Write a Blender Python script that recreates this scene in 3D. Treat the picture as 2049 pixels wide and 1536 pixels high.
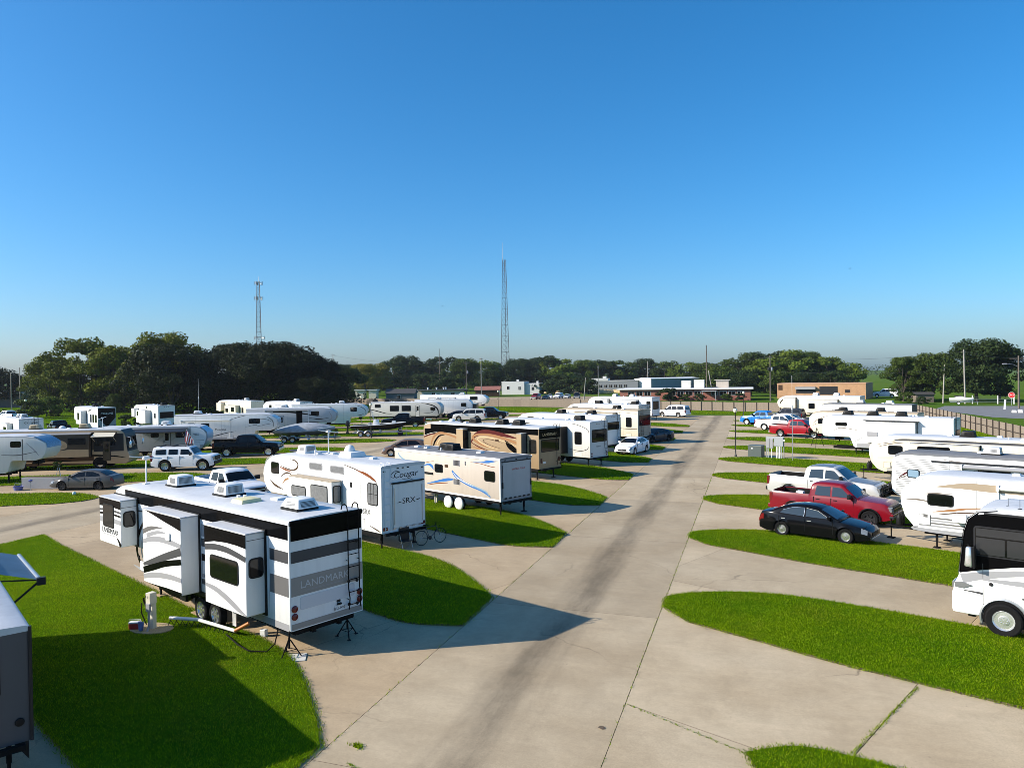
import bpy, bmesh, math, random
import numpy as np
from mathutils import Vector, Matrix
R = math.radians
random.seed(11)
rng = np.random.default_rng(11)
scn = bpy.context.scene
for o in list(bpy.data.objects):
    bpy.data.objects.remove(o)
COL = scn.collection

# ------------------------------------------------------------------ camera
def make_camera():
    h, p, roll = R(18.04), R(0.71), R(0.8)
    f = Vector((-math.sin(h)*math.cos(p), math.cos(h)*math.cos(p), -math.sin(p)))
    r = Vector((math.cos(h), math.sin(h), 0))
    u = r.cross(f)
    r2 = r*math.cos(roll) - u*math.sin(roll)
    u2 = r*math.sin(roll) + u*math.cos(roll)
    cam = bpy.data.cameras.new('camera')
    cam.sensor_width = 36.0
    cam.lens = 36.0*1476/2049
    cam.clip_start = 0.1
    cam.clip_end = 20000
    o = bpy.data.objects.new('camera', cam)
    COL.objects.link(o)
    m = Matrix((r2, u2, -f)).transposed().to_4x4()
    m.translation = (0, 0, 8.0)
    o.matrix_world = m
    scn.camera = o
make_camera()

# ------------------------------------------------------------------ sky and sun
SUN_EL = 28.2
SUN_AZ = Vector((-0.875, -0.478, 0)).normalized()      # horizontal direction towards the sun
world = bpy.data.worlds.new('World')
scn.world = world
world.use_nodes = True
wn = world.node_tree
bg = wn.nodes['Background']
sky = wn.nodes.new('ShaderNodeTexSky')
sky.sky_type = 'NISHITA'
sky.sun_disc = False
sky.sun_elevation = R(SUN_EL)
sky.sun_rotation = math.atan2(SUN_AZ.x, SUN_AZ.y)
sky.altitude = 0
sky.air_density = 1.0
sky.dust_density = 1.25
sky.ozone_density = 8.0
hs = wn.nodes.new('ShaderNodeHueSaturation')
hs.inputs['Saturation'].default_value = 1.18
hs.inputs['Hue'].default_value = 0.493
wn.links.new(sky.outputs[0], hs.inputs['Color'])
wn.links.new(hs.outputs[0], bg.inputs[0])
bg.inputs[1].default_value = 0.13
sl = bpy.data.lights.new('sun', 'SUN')
sl.energy = 5.0
sl.angle = R(0.5)
sl.color = (1.0, 0.91, 0.78)
so = bpy.data.objects.new('sun', sl)
COL.objects.link(so)
S = Vector((SUN_AZ.x*math.cos(R(SUN_EL)), SUN_AZ.y*math.cos(R(SUN_EL)), math.sin(R(SUN_EL))))
so.rotation_euler = S.to_track_quat('Z', 'Y').to_euler()
so.location = (0, 0, 60)
scn.view_settings.view_transform = 'Standard'
scn.view_settings.look = 'None'
scn.view_settings.gamma = 1.0
scn.view_settings.use_curve_mapping = False
scn.view_settings.exposure = 0.58
scn.render.engine = 'CYCLES'
scn.cycles.max_bounces = 6
scn.cycles.diffuse_bounces = 4
scn.cycles.glossy_bounces = 3
scn.cycles.transmission_bounces = 4
scn.cycles.transparent_max_bounces = 6
scn.cycles.use_denoising = True
scn.cycles.denoiser = 'OPENIMAGEDENOISE'
scn.cycles.denoising_input_passes = 'RGB_ALBEDO_NORMAL'
scn.cycles.denoising_prefilter = 'ACCURATE'
scn.cycles.use_adaptive_sampling = False
scn.cycles.pixel_filter_type = 'BLACKMAN_HARRIS'
scn.cycles.filter_width = 0.8

# ------------------------------------------------------------------ materials
MATS = {}
def mat(name, col, rough=0.5, metal=0.0, var=0.0, scale=3.0, bump=0.0, bscale=40.0, coat=0.0, rnd=0.0, spec=0.5, dirt=0.0):
    if name in MATS:
        return MATS[name]
    m = bpy.data.materials.new(name)
    m.use_nodes = True
    nt = m.node_tree
    N, Lk = nt.nodes, nt.links
    b = N['Principled BSDF']
    b.inputs['Base Color'].default_value = (*col, 1)
    b.inputs['Roughness'].default_value = rough
    b.inputs['Metallic'].default_value = metal
    b.inputs['Specular IOR Level'].default_value = spec
    if coat:
        b.inputs['Coat Weight'].default_value = coat
        b.inputs['Coat Roughness'].default_value = 0.05
    if var or rnd or bump or dirt:
        tc = N.new('ShaderNodeTexCoord')
    fac = None
    if var:
        nz = N.new('ShaderNodeTexNoise')
        nz.inputs['Scale'].default_value = scale
        nz.inputs['Detail'].default_value = 6
        nz.inputs['Roughness'].default_value = 0.65
        Lk.new(tc.outputs['Object'], nz.inputs['Vector'])
        mr = N.new('ShaderNodeMapRange')
        mr.inputs[1].default_value = 0.25
        mr.inputs[2].default_value = 0.75
        mr.inputs[3].default_value = 1-var
        mr.inputs[4].default_value = 1+var
        Lk.new(nz.outputs['Fac'], mr.inputs[0])
        fac = mr.outputs[0]
    if rnd:
        oi = N.new('ShaderNodeObjectInfo')
        mr2 = N.new('ShaderNodeMapRange')
        mr2.inputs[3].default_value = 1-rnd
        mr2.inputs[4].default_value = 1+rnd
        Lk.new(oi.outputs['Random'], mr2.inputs[0])
        if fac:
            mu = N.new('ShaderNodeMath'); mu.operation = 'MULTIPLY'
            Lk.new(fac, mu.inputs[0]); Lk.new(mr2.outputs[0], mu.inputs[1]); fac = mu.outputs[0]
        else:
            fac = mr2.outputs[0]
    if dirt:
        # rain streaks: noise stretched along z
        mp = N.new('ShaderNodeMapping'); mp.inputs['Scale'].default_value = (2.2, 2.2, 0.18)
        Lk.new(tc.outputs['Object'], mp.inputs['Vector'])
        n2 = N.new('ShaderNodeTexNoise'); n2.inputs['Scale'].default_value = 2.0; n2.inputs['Detail'].default_value = 5
        Lk.new(mp.outputs[0], n2.inputs['Vector'])
        mr3 = N.new('ShaderNodeMapRange'); mr3.inputs[1].default_value = 0.45; mr3.inputs[2].default_value = 0.85
        mr3.inputs[3].default_value = 1.0; mr3.inputs[4].default_value = 1-dirt
        Lk.new(n2.outputs['Fac'], mr3.inputs[0])
        if fac:
            mu = N.new('ShaderNodeMath'); mu.operation = 'MULTIPLY'
            Lk.new(fac, mu.inputs[0]); Lk.new(mr3.outputs[0], mu.inputs[1]); fac = mu.outputs[0]
        else:
            fac = mr3.outputs[0]
    if fac:
        sc = N.new('ShaderNodeVectorMath'); sc.operation = 'SCALE'
        sc.inputs[0].default_value = col
        Lk.new(fac, sc.inputs['Scale'])
        Lk.new(sc.outputs[0], b.inputs['Base Color'])
    if bump:
        n3 = N.new('ShaderNodeTexNoise'); n3.inputs['Scale'].default_value = bscale; n3.inputs['Detail'].default_value = 4
        Lk.new(tc.outputs['Object'], n3.inputs['Vector'])
        bp = N.new('ShaderNodeBump'); bp.inputs['Strength'].default_value = bump; bp.inputs['Distance'].default_value = 0.02
        Lk.new(n3.outputs['Fac'], bp.inputs['Height']); Lk.new(bp.outputs[0], b.inputs['Normal'])
    MATS[name] = m
    return m

def paint(name, col, metal=0.0):
    return mat(name, col, rough=0.32 if metal else 0.25, metal=metal, coat=0.15, spec=0.30, var=0.05, scale=1.5)

white = mat('gelcoat_white', (0.74, 0.74, 0.72), 0.32, var=0.03, scale=1.2, dirt=0.10)
offwhite = mat('offwhite_panel', (0.68, 0.66, 0.60), 0.4, var=0.04, scale=1.2, dirt=0.12)
cream = mat('cream_panel', (0.70, 0.63, 0.49), 0.4, var=0.04, scale=1.3, dirt=0.12)
beige = mat('beige_panel', (0.52, 0.45, 0.375), 0.4, var=0.04, scale=1.3, dirt=0.10)
tan = mat('tan_panel', (0.40, 0.285, 0.165), 0.35, var=0.04, scale=1.3, dirt=0.08)
greypanel = mat('grey_panel', (0.42, 0.42, 0.42), 0.45, var=0.05, scale=1.3, dirt=0.10)
roofwhite = mat('roof_membrane', (0.55, 0.56, 0.57), 0.5, spec=0.3, var=0.10, scale=0.9, dirt=0.12, bump=0.12, bscale=9)
roofgrey = mat('roof_membrane_grey', (0.17, 0.175, 0.185), 0.75, spec=0.2, var=0.14, scale=1.1, dirt=0.15, bump=0.15, bscale=10)
rooftan = mat('roof_membrane_dusty', (0.40, 0.33, 0.24), 0.7, spec=0.2, var=0.14, scale=1.1, dirt=0.15, bump=0.15, bscale=10)
black = mat('gloss_black', (0.003, 0.003, 0.0034), 0.16, spec=0.04)
charcoal = mat('charcoal', (0.018, 0.018, 0.020), 0.45, spec=0.25)
darkgrey = mat('dark_grey_vinyl', (0.060, 0.060, 0.063), 0.4, spec=0.2)
midgrey = mat('mid_grey_vinyl', (0.13, 0.125, 0.12), 0.35, spec=0.3)
lightgrey = mat('light_grey_vinyl', (0.30, 0.30, 0.31), 0.35, spec=0.3)
taupe = mat('taupe_vinyl', (0.17, 0.14, 0.11), 0.35, spec=0.3)
brown = mat('brown_vinyl', (0.06, 0.03, 0.014), 0.35, spec=0.3)
rust = mat('rust_vinyl', (0.20, 0.055, 0.015), 0.35, spec=0.3)
maroon = mat('maroon_vinyl', (0.075, 0.006, 0.006), 0.3, spec=0.3)
copper = mat('copper_vinyl', (0.30, 0.15, 0.065), 0.35, spec=0.3)
palegold = mat('pale_gold_vinyl', (0.58, 0.42, 0.23), 0.3)
skyblue = mat('blue_vinyl', (0.035, 0.15, 0.42), 0.3)
paleblue = mat('pale_blue_vinyl', (0.22, 0.33, 0.42), 0.3)
glass = mat('tinted_glass', (0.004, 0.0045, 0.005), 0.05, spec=0.35)
blueglass = mat('clear_blue_glass', (0.018, 0.032, 0.045), 0.04, spec=0.5)
blind = mat('window_blind', (0.16, 0.165, 0.17), 0.12, var=0.25, scale=6)
rubber = mat('rubber', (0.010, 0.010, 0.010), 0.9, spec=0.12, var=0.2, scale=8)
underside = mat('chassis_black', (0.007, 0.007, 0.007), 0.8, spec=0.1)
steel = mat('galvanised_steel', (0.46, 0.47, 0.48), 0.38, metal=0.85, var=0.1)
chrome = mat('chrome', (0.80, 0.80, 0.80), 0.22, metal=0.75)
alloy = mat('alloy_rim', (0.62, 0.62, 0.62), 0.25, metal=0.9)
plastic_w = mat('white_plastic', (0.74, 0.74, 0.72), 0.45, var=0.05, scale=4)
plastic_y = mat('yellowed_plastic', (0.68, 0.62, 0.34), 0.5, var=0.06, scale=4)
plastic_b = mat('black_plastic', (0.007, 0.007, 0.007), 0.5, spec=0.2)
redlens = mat('red_lens', (0.13, 0.006, 0.005), 0.15)
amber = mat('amber_lens', (0.6, 0.2, 0.02), 0.2)
headlens = mat('headlamp_lens', (0.22, 0.225, 0.23), 0.15, metal=0.3, coat=0.3)
wood = mat('raw_lumber', (0.40, 0.28, 0.16), 0.8, var=0.2, scale=6)
redpaint = mat('red_plastic', (0.42, 0.03, 0.03), 0.4)
pvc = mat('white_pipe', (0.72, 0.72, 0.68), 0.4, var=0.08)
postcream = mat('pedestal_cream', (0.62, 0.58, 0.46), 0.55, var=0.08, scale=5)

# ------------------------------------------------------------------ mesh helpers
class MB:
    def __init__(s):
        s.v = []; s.f = []
    def add(s, vs, fs):
        n = len(s.v)
        s.v += [tuple(p) for p in vs]
        s.f += [tuple(i+n for i in q) for q in fs]
        return s
    def box(s, x0, x1, y0, y1, z0, z1):
        return s.add([(x0,y0,z0),(x1,y0,z0),(x1,y1,z0),(x0,y1,z0),(x0,y0,z1),(x1,y0,z1),(x1,y1,z1),(x0,y1,z1)],
                     [(0,3,2,1),(4,5,6,7),(0,1,5,4),(1,2,6,5),(2,3,7,6),(3,0,4,7)])
    def frustum(s, x0, x1, y0, y1, z0, z1, ix0, ix1, iy):
        return s.add([(x0,y0,z0),(x1,y0,z0),(x1,y1,z0),(x0,y1,z0),(x0+ix0,y0+iy,z1),(x1-ix1,y0+iy,z1),(x1-ix1,y1-iy,z1),(x0+ix0,y1-iy,z1)],
                     [(0,3,2,1),(4,5,6,7),(0,1,5,4),(1,2,6,5),(2,3,7,6),(3,0,4,7)])
    def tube(s, p, q, r0, r1=None, n=8):
        r1 = r0 if r1 is None else r1
        p, q = Vector(p), Vector(q)
        d = (q-p).normalized()
        a = d.orthogonal().normalized(); b = d.cross(a)
        vs = []
        for c, r in ((p, r0), (q, r1)):
            for i in range(n):
                t = 2*math.pi*i/n
                vs.append(c + a*math.cos(t)*r + b*math.sin(t)*r)
        fs = [(i, (i+1) % n, n+(i+1) % n, n+i) for i in range(n)]
        fs += [tuple(range(n-1, -1, -1)), tuple(range(n, 2*n))]
        return s.add(vs, fs)
    def path(s, pts, r, n=6):
        pts = [Vector(p) for p in pts]
        rs = r if isinstance(r, (list, tuple)) else [r]*len(pts)
        vs = []; a = None
        for k, c in enumerate(pts):
            d = (pts[min(k+1, len(pts)-1)] - pts[max(k-1, 0)]).normalized()
            if a is None:
                a = d.orthogonal().normalized()
            else:
                a = (a - d*a.dot(d)).normalized()
            b = d.cross(a)
            for i in range(n):
                t = 2*math.pi*i/n
                vs.append(c + a*math.cos(t)*rs[k] + b*math.sin(t)*rs[k])
        fs = []
        for k in range(len(pts)-1):
            for i in range(n):
                fs.append((k*n+i, k*n+(i+1) % n, (k+1)*n+(i+1) % n, (k+1)*n+i))
        fs += [tuple(range(n-1, -1, -1)), tuple(range((len(pts)-1)*n, len(pts)*n))]
        return s.add(vs, fs)
    def lathe(s, prof, c=(0,0,0), axis='z', n=16, close=True):
        vs = []
        for (r, h) in prof:
            for i in range(n):
                t = 2*math.pi*i/n
                a, b = r*math.cos(t), r*math.sin(t)
                p = (a, b, h) if axis == 'z' else ((a, h, b) if axis == 'y' else (h, a, b))
                vs.append((p[0]+c[0], p[1]+c[1], p[2]+c[2]))
        fs = []
        m = len(prof)
        for k in range(m-1):
            for i in range(n):
                fs.append((k*n+i, k*n+(i+1) % n, (k+1)*n+(i+1) % n, (k+1)*n+i))
        if close:
            fs += [tuple(range(n-1, -1, -1)), tuple(range((m-1)*n, m*n))]
        return s.add(vs, fs)
    def plate(s, poly, fr, d0, d1=None):
        """polygon in a face frame; d1 None: single sheet at offset d0, else a slab from d0 to d1"""
        n = len(poly)
        if d1 is None:
            return s.add([fr(a, b, d0) for a, b in poly], [tuple(range(n))])
        vs = [fr(a, b, d0) for a, b in poly] + [fr(a, b, d1) for a, b in poly]
        fs = [tuple(range(n, 2*n))] + [(i, (i+1) % n, n+(i+1) % n, n+i) for i in range(n)]
        return s.add(vs, fs)
    def strip(s, top, bot, fr, d):
        n = len(top)
        vs = [fr(a, b, d) for a, b in top] + [fr(a, b, d) for a, b in bot]
        return s.add(vs, [(i, i+1, n+i+1, n+i) for i in range(n-1)])
    def prism_y(s, poly, y0, y1):
        n = len(poly)
        vs = [(a, y0, b) for a, b in poly] + [(a, y1, b) for a, b in poly]
        return s.add(vs, [tuple(range(n)), tuple(range(2*n-1, n-1, -1))] + [(i, n+i, n+(i+1) % n, (i+1) % n) for i in range(n)])
    def mesh(s, name, smooth=0, bevel=0.0, seg=2, sharp=30):
        me = bpy.data.meshes.new(name)
        me.from_pydata(s.v, [], s.f)
        if bevel:
            bm = bmesh.new(); bm.from_mesh(me)
            bmesh.ops.recalc_face_normals(bm, faces=bm.faces)
            es = [e for e in bm.edges if len(e.link_faces) == 2 and e.calc_face_angle(0) > R(28)]
            bmesh.ops.bevel(bm, geom=es, offset=bevel, segments=seg, profile=0.5, affect='EDGES', clamp_overlap=True)
            bm.to_mesh(me); bm.free()
        if smooth:
            me.shade_smooth()
            me.set_sharp_from_angle(angle=R(smooth if smooth > 1 else 35))
        me.update()
        return me
    def build(s, name, m, parent=None, smooth=0, bevel=0.0, seg=2):
        return obj(name, s.mesh(name, smooth, bevel, seg), m, parent)

def obj(name, me, m, parent=None, label=None):
    if m is not None and not me.materials:
        me.materials.append(m)
    o = bpy.data.objects.new(name, me)
    COL.objects.link(o)
    if parent is not None:
        o.parent = parent
    if label:
        o['label'] = label
    return o

def root(name, label, cat, loc=(0,0,0), rz=0.0, group=None):
    o = bpy.data.objects.new(name, None)
    COL.objects.link(o)
    o.location = loc if len(loc) == 3 else (loc[0], loc[1], 0)
    o.rotation_euler = (0, 0, rz)
    o.empty_display_size = 0.3
    o['label'] = label; o['category'] = cat
    if group:
        o['group'] = group
    return o

def tag(o, label=None, cat=None, group=None, kind=None):
    if label: o['label'] = label
    if cat: o['category'] = cat
    if group: o['group'] = group
    if kind: o['kind'] = kind
    return o

def kids(o):
    return [c for c in o.children]

def copy_tree(o, loc, rz, label=None, group=None, parent=None, scale=None):
    c = o.copy(); COL.objects.link(c)
    if parent is None:
        c.location = loc if len(loc) == 3 else (loc[0], loc[1], 0)
        c.rotation_euler = (0, 0, rz)
        if scale: c.scale = scale if isinstance(scale, tuple) else (scale,)*3
        if label: c['label'] = label
        if group: c['group'] = group
    for k in kids(o):
        d = k.copy(); COL.objects.link(d); d.parent = c
        for k2 in kids(k):
            e = k2.copy(); COL.objects.link(e); e.parent = d
    return c

# face frames: (a, b, offset outward) -> point
def frL(y0): return lambda a, b, d: (a, y0+d, b)       # left side, a = x, b = z
def frR(y0): return lambda a, b, d: (a, y0-d, b)       # right side
def frB(x0): return lambda a, b, d: (x0-d, a, b)       # rear, a = y
def frF(x0): return lambda a, b, d: (x0+d, a, b)       # front

def rrect(a0, a1, b0, b1, r, n=3):
    out = []
    for (ca, cb, t0) in ((a1-r, b1-r, 0), (a0+r, b1-r, 90), (a0+r, b0+r, 180), (a1-r, b0+r, 270)):
        for i in range(n+1):
            t = R(t0+90*i/n)
            out.append((ca+r*math.cos(t), cb+r*math.sin(t)))
    return out

def spline(pts, n=8):
    """Catmull-Rom through 2-D or n-D points"""
    P = [np.array(p, float) for p in pts]
    P = [2*P[0]-P[1]] + P + [2*P[-1]-P[-2]]
    out = []
    for i in range(1, len(P)-2):
        for k in range(n):
            t = k/n
            a, b, c, d = P[i-1], P[i], P[i+1], P[i+2]
            out.append(0.5*((2*b)+(-a+c)*t+(2*a-5*b+4*c-d)*t*t+(-a+3*b-3*c+d)*t**3))
    out.append(P[-2])
    return [tuple(float(x) for x in q) for q in out]

def swoosh_pts(pts, ws, n=7):
    q = spline([(*p, w) for p, w in zip(pts, ws)], n)
    top, bot = [], []
    for i, (x, z, w) in enumerate(q):
        x1, z1, _ = q[min(i+1, len(q)-1)]; x0, z0, _ = q[max(i-1, 0)]
        dx, dz = x1-x0, z1-z0; l = math.hypot(dx, dz) or 1
        nx, nz = -dz/l, dx/l
        w = max(w, 0.002)
        top.append((x+nx*w/2, z+nz*w/2)); bot.append((x-nx*w/2, z-nz*w/2))
    return top, bot

_DG = None
def text_mesh(body, size, sx=1.0, shear=0.0, extrude=0.002):
    cu = bpy.data.curves.new('lettering', 'FONT')
    cu.body = body; cu.size = size; cu.extrude = extrude; cu.shear = shear
    cu.align_x = 'CENTER'; cu.align_y = 'CENTER'
    cu.resolution_u = 2
    o = bpy.data.objects.new('lettering', cu); COL.objects.link(o)
    bpy.context.view_layer.update()
    me = bpy.data.meshes.new_from_object(o.evaluated_get(bpy.context.evaluated_depsgraph_get()))
    bpy.data.objects.remove(o)
    me.transform(Matrix.Diagonal((sx, 1, 1, 1)))
    me.materials.clear()
    return me

def lettering(body, size, m, parent, face, a, b, d, sx=1.0, shear=0.0, name='lettering', tilt=0.0):
    """face: ('L',y0) ('R',y0) ('B',x0) ('F',x0)"""
    me = text_mesh(body, size, sx, shear)
    k, c = face
    if k == 'L': X, Y, Z, t = (-1,0,0), (0,0,1), (0,1,0), (a, c+d, b)
    elif k == 'R': X, Y, Z, t = (1,0,0), (0,0,1), (0,-1,0), (a, c-d, b)
    elif k == 'B': X, Y, Z, t = (0,-1,0), (0,0,1), (-1,0,0), (c-d, a, b)
    else: X, Y, Z, t = (0,1,0), (0,0,1), (1,0,0), (c+d, a, b)
    mm = Matrix((X, Y, Z)).transposed().to_4x4()
    mm.translation = t
    me.transform(mm @ Matrix.Rotation(tilt, 4, 'Z'))
    return obj(name, me, m, parent)
# ------------------------------------------------------------------ ground materials
def nodes_of(name):
    m = bpy.data.materials.new(name); m.use_nodes = True
    return m, m.node_tree.nodes, m.node_tree.links, m.node_tree.nodes['Principled BSDF']

def noise(N, Lk, vec, scale, detail=5, rough=0.6, dist=0.0):
    n = N.new('ShaderNodeTexNoise')
    n.inputs['Scale'].default_value = scale; n.inputs['Detail'].default_value = detail
    n.inputs['Roughness'].default_value = rough; n.inputs['Distortion'].default_value = dist
    Lk.new(vec, n.inputs['Vector'])
    return n.outputs['Fac']

def mrange(N, Lk, v, a, b, c, d, smooth=False):
    n = N.new('ShaderNodeMapRange')
    if smooth: n.interpolation_type = 'SMOOTHSTEP'
    for i, x in enumerate((a, b, c, d)):
        n.inputs[i+1].default_value = x
    Lk.new(v, n.inputs[0])
    return n.outputs[0]

def math_(N, Lk, op, a, b=None):
    n = N.new('ShaderNodeMath'); n.operation = op
    for i, x in enumerate((a, b)):
        if x is None: continue
        if isinstance(x, (int, float)): n.inputs[i].default_value = x
        else: Lk.new(x, n.inputs[i])
    return n.outputs[0]

def mixc(N, Lk, fac, c0, c1):
    n = N.new('ShaderNodeMix'); n.data_type = 'RGBA'
    if isinstance(fac, (int, float)): n.inputs[0].default_value = fac
    else: Lk.new(fac, n.inputs[0])
    for i, c in ((6, c0), (7, c1)):
        if isinstance(c, tuple): n.inputs[i].default_value = (*c, 1)
        else: Lk.new(c, n.inputs[i])
    return n.outputs[2]

def concrete_material(name, tyre=None, gain=(1.0, 1.0, 1.0)):
    m, N, Lk, b = nodes_of(name)
    geo = N.new('ShaderNodeNewGeometry')
    pos = geo.outputs['Position']
    oi = N.new('ShaderNodeObjectInfo')
    base = mixc(N, Lk, mrange(N, Lk, noise(N, Lk, pos, 0.22, 4), 0.35, 0.65, 0, 1), tuple(a*b for a, b in zip((0.385, 0.298, 0.188), gain)), tuple(a*b for a, b in zip((0.47, 0.378, 0.252), gain)))
    tone = mrange(N, Lk, oi.outputs['Random'], 0, 1, 0.88, 1.06)
    # blotches, brushed streaks across the lane, sandy grain
    st = mrange(N, Lk, noise(N, Lk, pos, 0.9, 7, 0.7, 0.6), 0.30, 0.62, 0.89, 1.04)
    mp = N.new('ShaderNodeMapping'); mp.inputs['Scale'].default_value = (0.35, 2.6, 1.0)
    mp.inputs['Rotation'].default_value = (0, 0, R(14))
    Lk.new(pos, mp.inputs['Vector'])
    br = mrange(N, Lk, noise(N, Lk, mp.outputs[0], 1.1, 6, 0.7), 0.35, 0.7, 0.95, 1.03)
    gr = mrange(N, Lk, noise(N, Lk, pos, 26.0, 4, 0.85), 0.25, 0.75, 0.80, 1.17)
    # oil and leaf stains: sparse dark spots
    sp = mrange(N, Lk, noise(N, Lk, pos, 2.3, 5, 0.75, 1.2), 0.68, 0.78, 1.0, 0.62, True)
    f = math_(N, Lk, 'MULTIPLY', tone, st)
    f = math_(N, Lk, 'MULTIPLY', f, br)
    f = math_(N, Lk, 'MULTIPLY', f, gr)
    f = math_(N, Lk, 'MULTIPLY', f, sp)
    f = math_(N, Lk, 'MULTIPLY', f, mrange(N, Lk, noise(N, Lk, pos, 7.0, 6, 0.8), 0.3, 0.7, 0.92, 1.07))
    nd = N.new('ShaderNodeTexNoise'); nd.inputs['Scale'].default_value = 0.8; nd.inputs['Detail'].default_value = 6
    Lk.new(pos, nd.inputs['Vector'])
    va = N.new('ShaderNodeVectorMath'); va.operation = 'MULTIPLY_ADD'; Lk.new(nd.outputs['Color'], va.inputs[0]); va.inputs[1].default_value = (1.6, 1.6, 0); Lk.new(pos, va.inputs[2])
    vo = N.new('ShaderNodeTexVoronoi'); vo.feature = 'DISTANCE_TO_EDGE'; vo.inputs['Scale'].default_value = 0.16
    Lk.new(va.outputs[0], vo.inputs['Vector'])
    ck = mrange(N, Lk, vo.outputs['Distance'], 0.0015, 0.0045, 1.0, 0.0)
    msk = mrange(N, Lk, noise(N, Lk, pos, 0.13, 3), 0.50, 0.62, 0.0, 0.42)
    f = math_(N, Lk, 'MULTIPLY', f, mrange(N, Lk, math_(N, Lk, 'MULTIPLY', ck, msk), 0, 1, 1.0, 0.0))
    # small dark specks of leaf litter and grit
    vs_ = N.new('ShaderNodeTexVoronoi'); vs_.inputs['Scale'].default_value = 1.6; Lk.new(pos, vs_.inputs['Vector'])
    spk = mrange(N, Lk, vs_.outputs['Distance'], 0.018, 0.045, 0.55, 1.0)
    f = math_(N, Lk, 'MULTIPLY', f, spk)
    if tyre is not None:
        sx = N.new('ShaderNodeSeparateXYZ'); Lk.new(pos, sx.inputs[0])
        mp2 = N.new('ShaderNodeMapping'); mp2.inputs['Scale'].default_value = (1.0, 0.10, 1.0)
        Lk.new(pos, mp2.inputs['Vector'])
        wob = mrange(N, Lk, noise(N, Lk, mp2.outputs[0], 0.9, 3), 0.2, 0.8, -0.55, 0.55)
        d = math_(N, Lk, 'ABSOLUTE', math_(N, Lk, 'ADD', math_(N, Lk, 'SUBTRACT', sx.outputs[0], tyre), wob))
        band = mrange(N, Lk, d, 0.10, 1.10, 1.0, 0.0, True)
        mp3 = N.new('ShaderNodeMapping'); mp3.inputs['Scale'].default_value = (1.0, 0.22, 1.0)
        Lk.new(pos, mp3.inputs['Vector'])
        br2 = mrange(N, Lk, noise(N, Lk, mp3.outputs[0], 1.0, 5, 0.7), 0.36, 0.60, 0.45, 1.0)
        k = math_(N, Lk, 'MULTIPLY', band, br2)
        f = math_(N, Lk, 'MULTIPLY', f, mrange(N, Lk, k, 0, 1, 1.0, 0.50))
    sc = N.new('ShaderNodeVectorMath'); sc.operation = 'SCALE'
    Lk.new(base, sc.inputs[0]); Lk.new(f, sc.inputs['Scale'])
    Lk.new(sc.outputs[0], b.inputs['Base Color'])
    b.inputs['Roughness'].default_value = 0.85
    b.inputs['Specular IOR Level'].default_value = 0.25
    bp = N.new('ShaderNodeBump'); bp.inputs['Strength'].default_value = 0.25; bp.inputs['Distance'].default_value = 0.01
    Lk.new(noise(N, Lk, pos, 30, 4, 0.7), bp.inputs['Height']); Lk.new(bp.outputs[0], b.inputs['Normal'])
    return m

def turf_material(name, c0, c1, dry, patch=0.10, fine=6.0, dryamt=0.35):
    m, N, Lk, b = nodes_of(name)
    geo = N.new('ShaderNodeNewGeometry'); pos = geo.outputs['Position']
    base = mixc(N, Lk, mrange(N, Lk, noise(N, Lk, pos, patch, 5, 0.65), 0.35, 0.65, 0, 1), c0, c1)
    d = mrange(N, Lk, noise(N, Lk, pos, patch*2.7, 5, 0.7, 0.4), 0.55, 0.75, 0, dryamt)
    base = mixc(N, Lk, d, base, dry)
    f = mrange(N, Lk, noise(N, Lk, pos, fine, 6, 0.75), 0.25, 0.75, 0.60, 1.35)
    sc = N.new('ShaderNodeVectorMath'); sc.operation = 'SCALE'
    Lk.new(base, sc.inputs[0]); Lk.new(f, sc.inputs['Scale'])
    Lk.new(sc.outputs[0], b.inputs['Base Color'])
    b.inputs['Roughness'].default_value = 0.9
    b.inputs['Specular IOR Level'].default_value = 0.0
    bp = N.new('ShaderNodeBump'); bp.inputs['Strength'].default_value = 0.8; bp.inputs['Distance'].default_value = 0.06
    Lk.new(noise(N, Lk, pos, fine*1.7, 5, 0.75), bp.inputs['Height']); Lk.new(bp.outputs[0], b.inputs['Normal'])
    return m

def blade_material():
    m, N, Lk, b = nodes_of('grass_blade')
    geo = N.new('ShaderNodeNewGeometry'); pos = geo.outputs['Position']
    ri = geo.outputs['Random Per Island']
    c = mixc(N, Lk, mrange(N, Lk, noise(N, Lk, pos, 0.16, 5, 0.65), 0.35, 0.65, 0, 1), (0.150, 0.275, 0.001), (0.245, 0.335, 0.002))
    dr = mrange(N, Lk, noise(N, Lk, pos, 0.45, 5, 0.7, 0.4), 0.50, 0.72, 0.0, 0.75)
    c = mixc(N, Lk, dr, c, (0.23, 0.235, 0.012))
    dk = mrange(N, Lk, noise(N, Lk, pos, 1.3, 4, 0.7), 0.50, 0.70, 0.0, 0.55)
    c = mixc(N, Lk, dk, c, (0.035, 0.120, 0.002))
    c = mixc(N, Lk, mrange(N, Lk, ri, 0.90, 1.0, 0, 0.5), c, (0.26, 0.24, 0.05))
    f = mrange(N, Lk, ri, 0, 1, 0.35, 1.55)
    sc = N.new('ShaderNodeVectorMath'); sc.operation = 'SCALE'
    Lk.new(c, sc.inputs[0]); Lk.new(f, sc.inputs['Scale'])
    Lk.new(sc.outputs[0], b.inputs['Base Color'])
    b.inputs['Roughness'].default_value = 0.6
    b.inputs['Specular IOR Level'].default_value = 0.04
    tr = N.new('ShaderNodeBsdfTranslucent'); Lk.new(sc.outputs[0], tr.inputs['Color'])
    mx = N.new('ShaderNodeMixShader'); mx.inputs[0].default_value = 0.40
    out = N['Material Output']
    Lk.new(b.outputs[0], mx.inputs[1]); Lk.new(tr.outputs[0], mx.inputs[2]); Lk.new(mx.outputs[0], out.inputs['Surface'])
    return m

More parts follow.
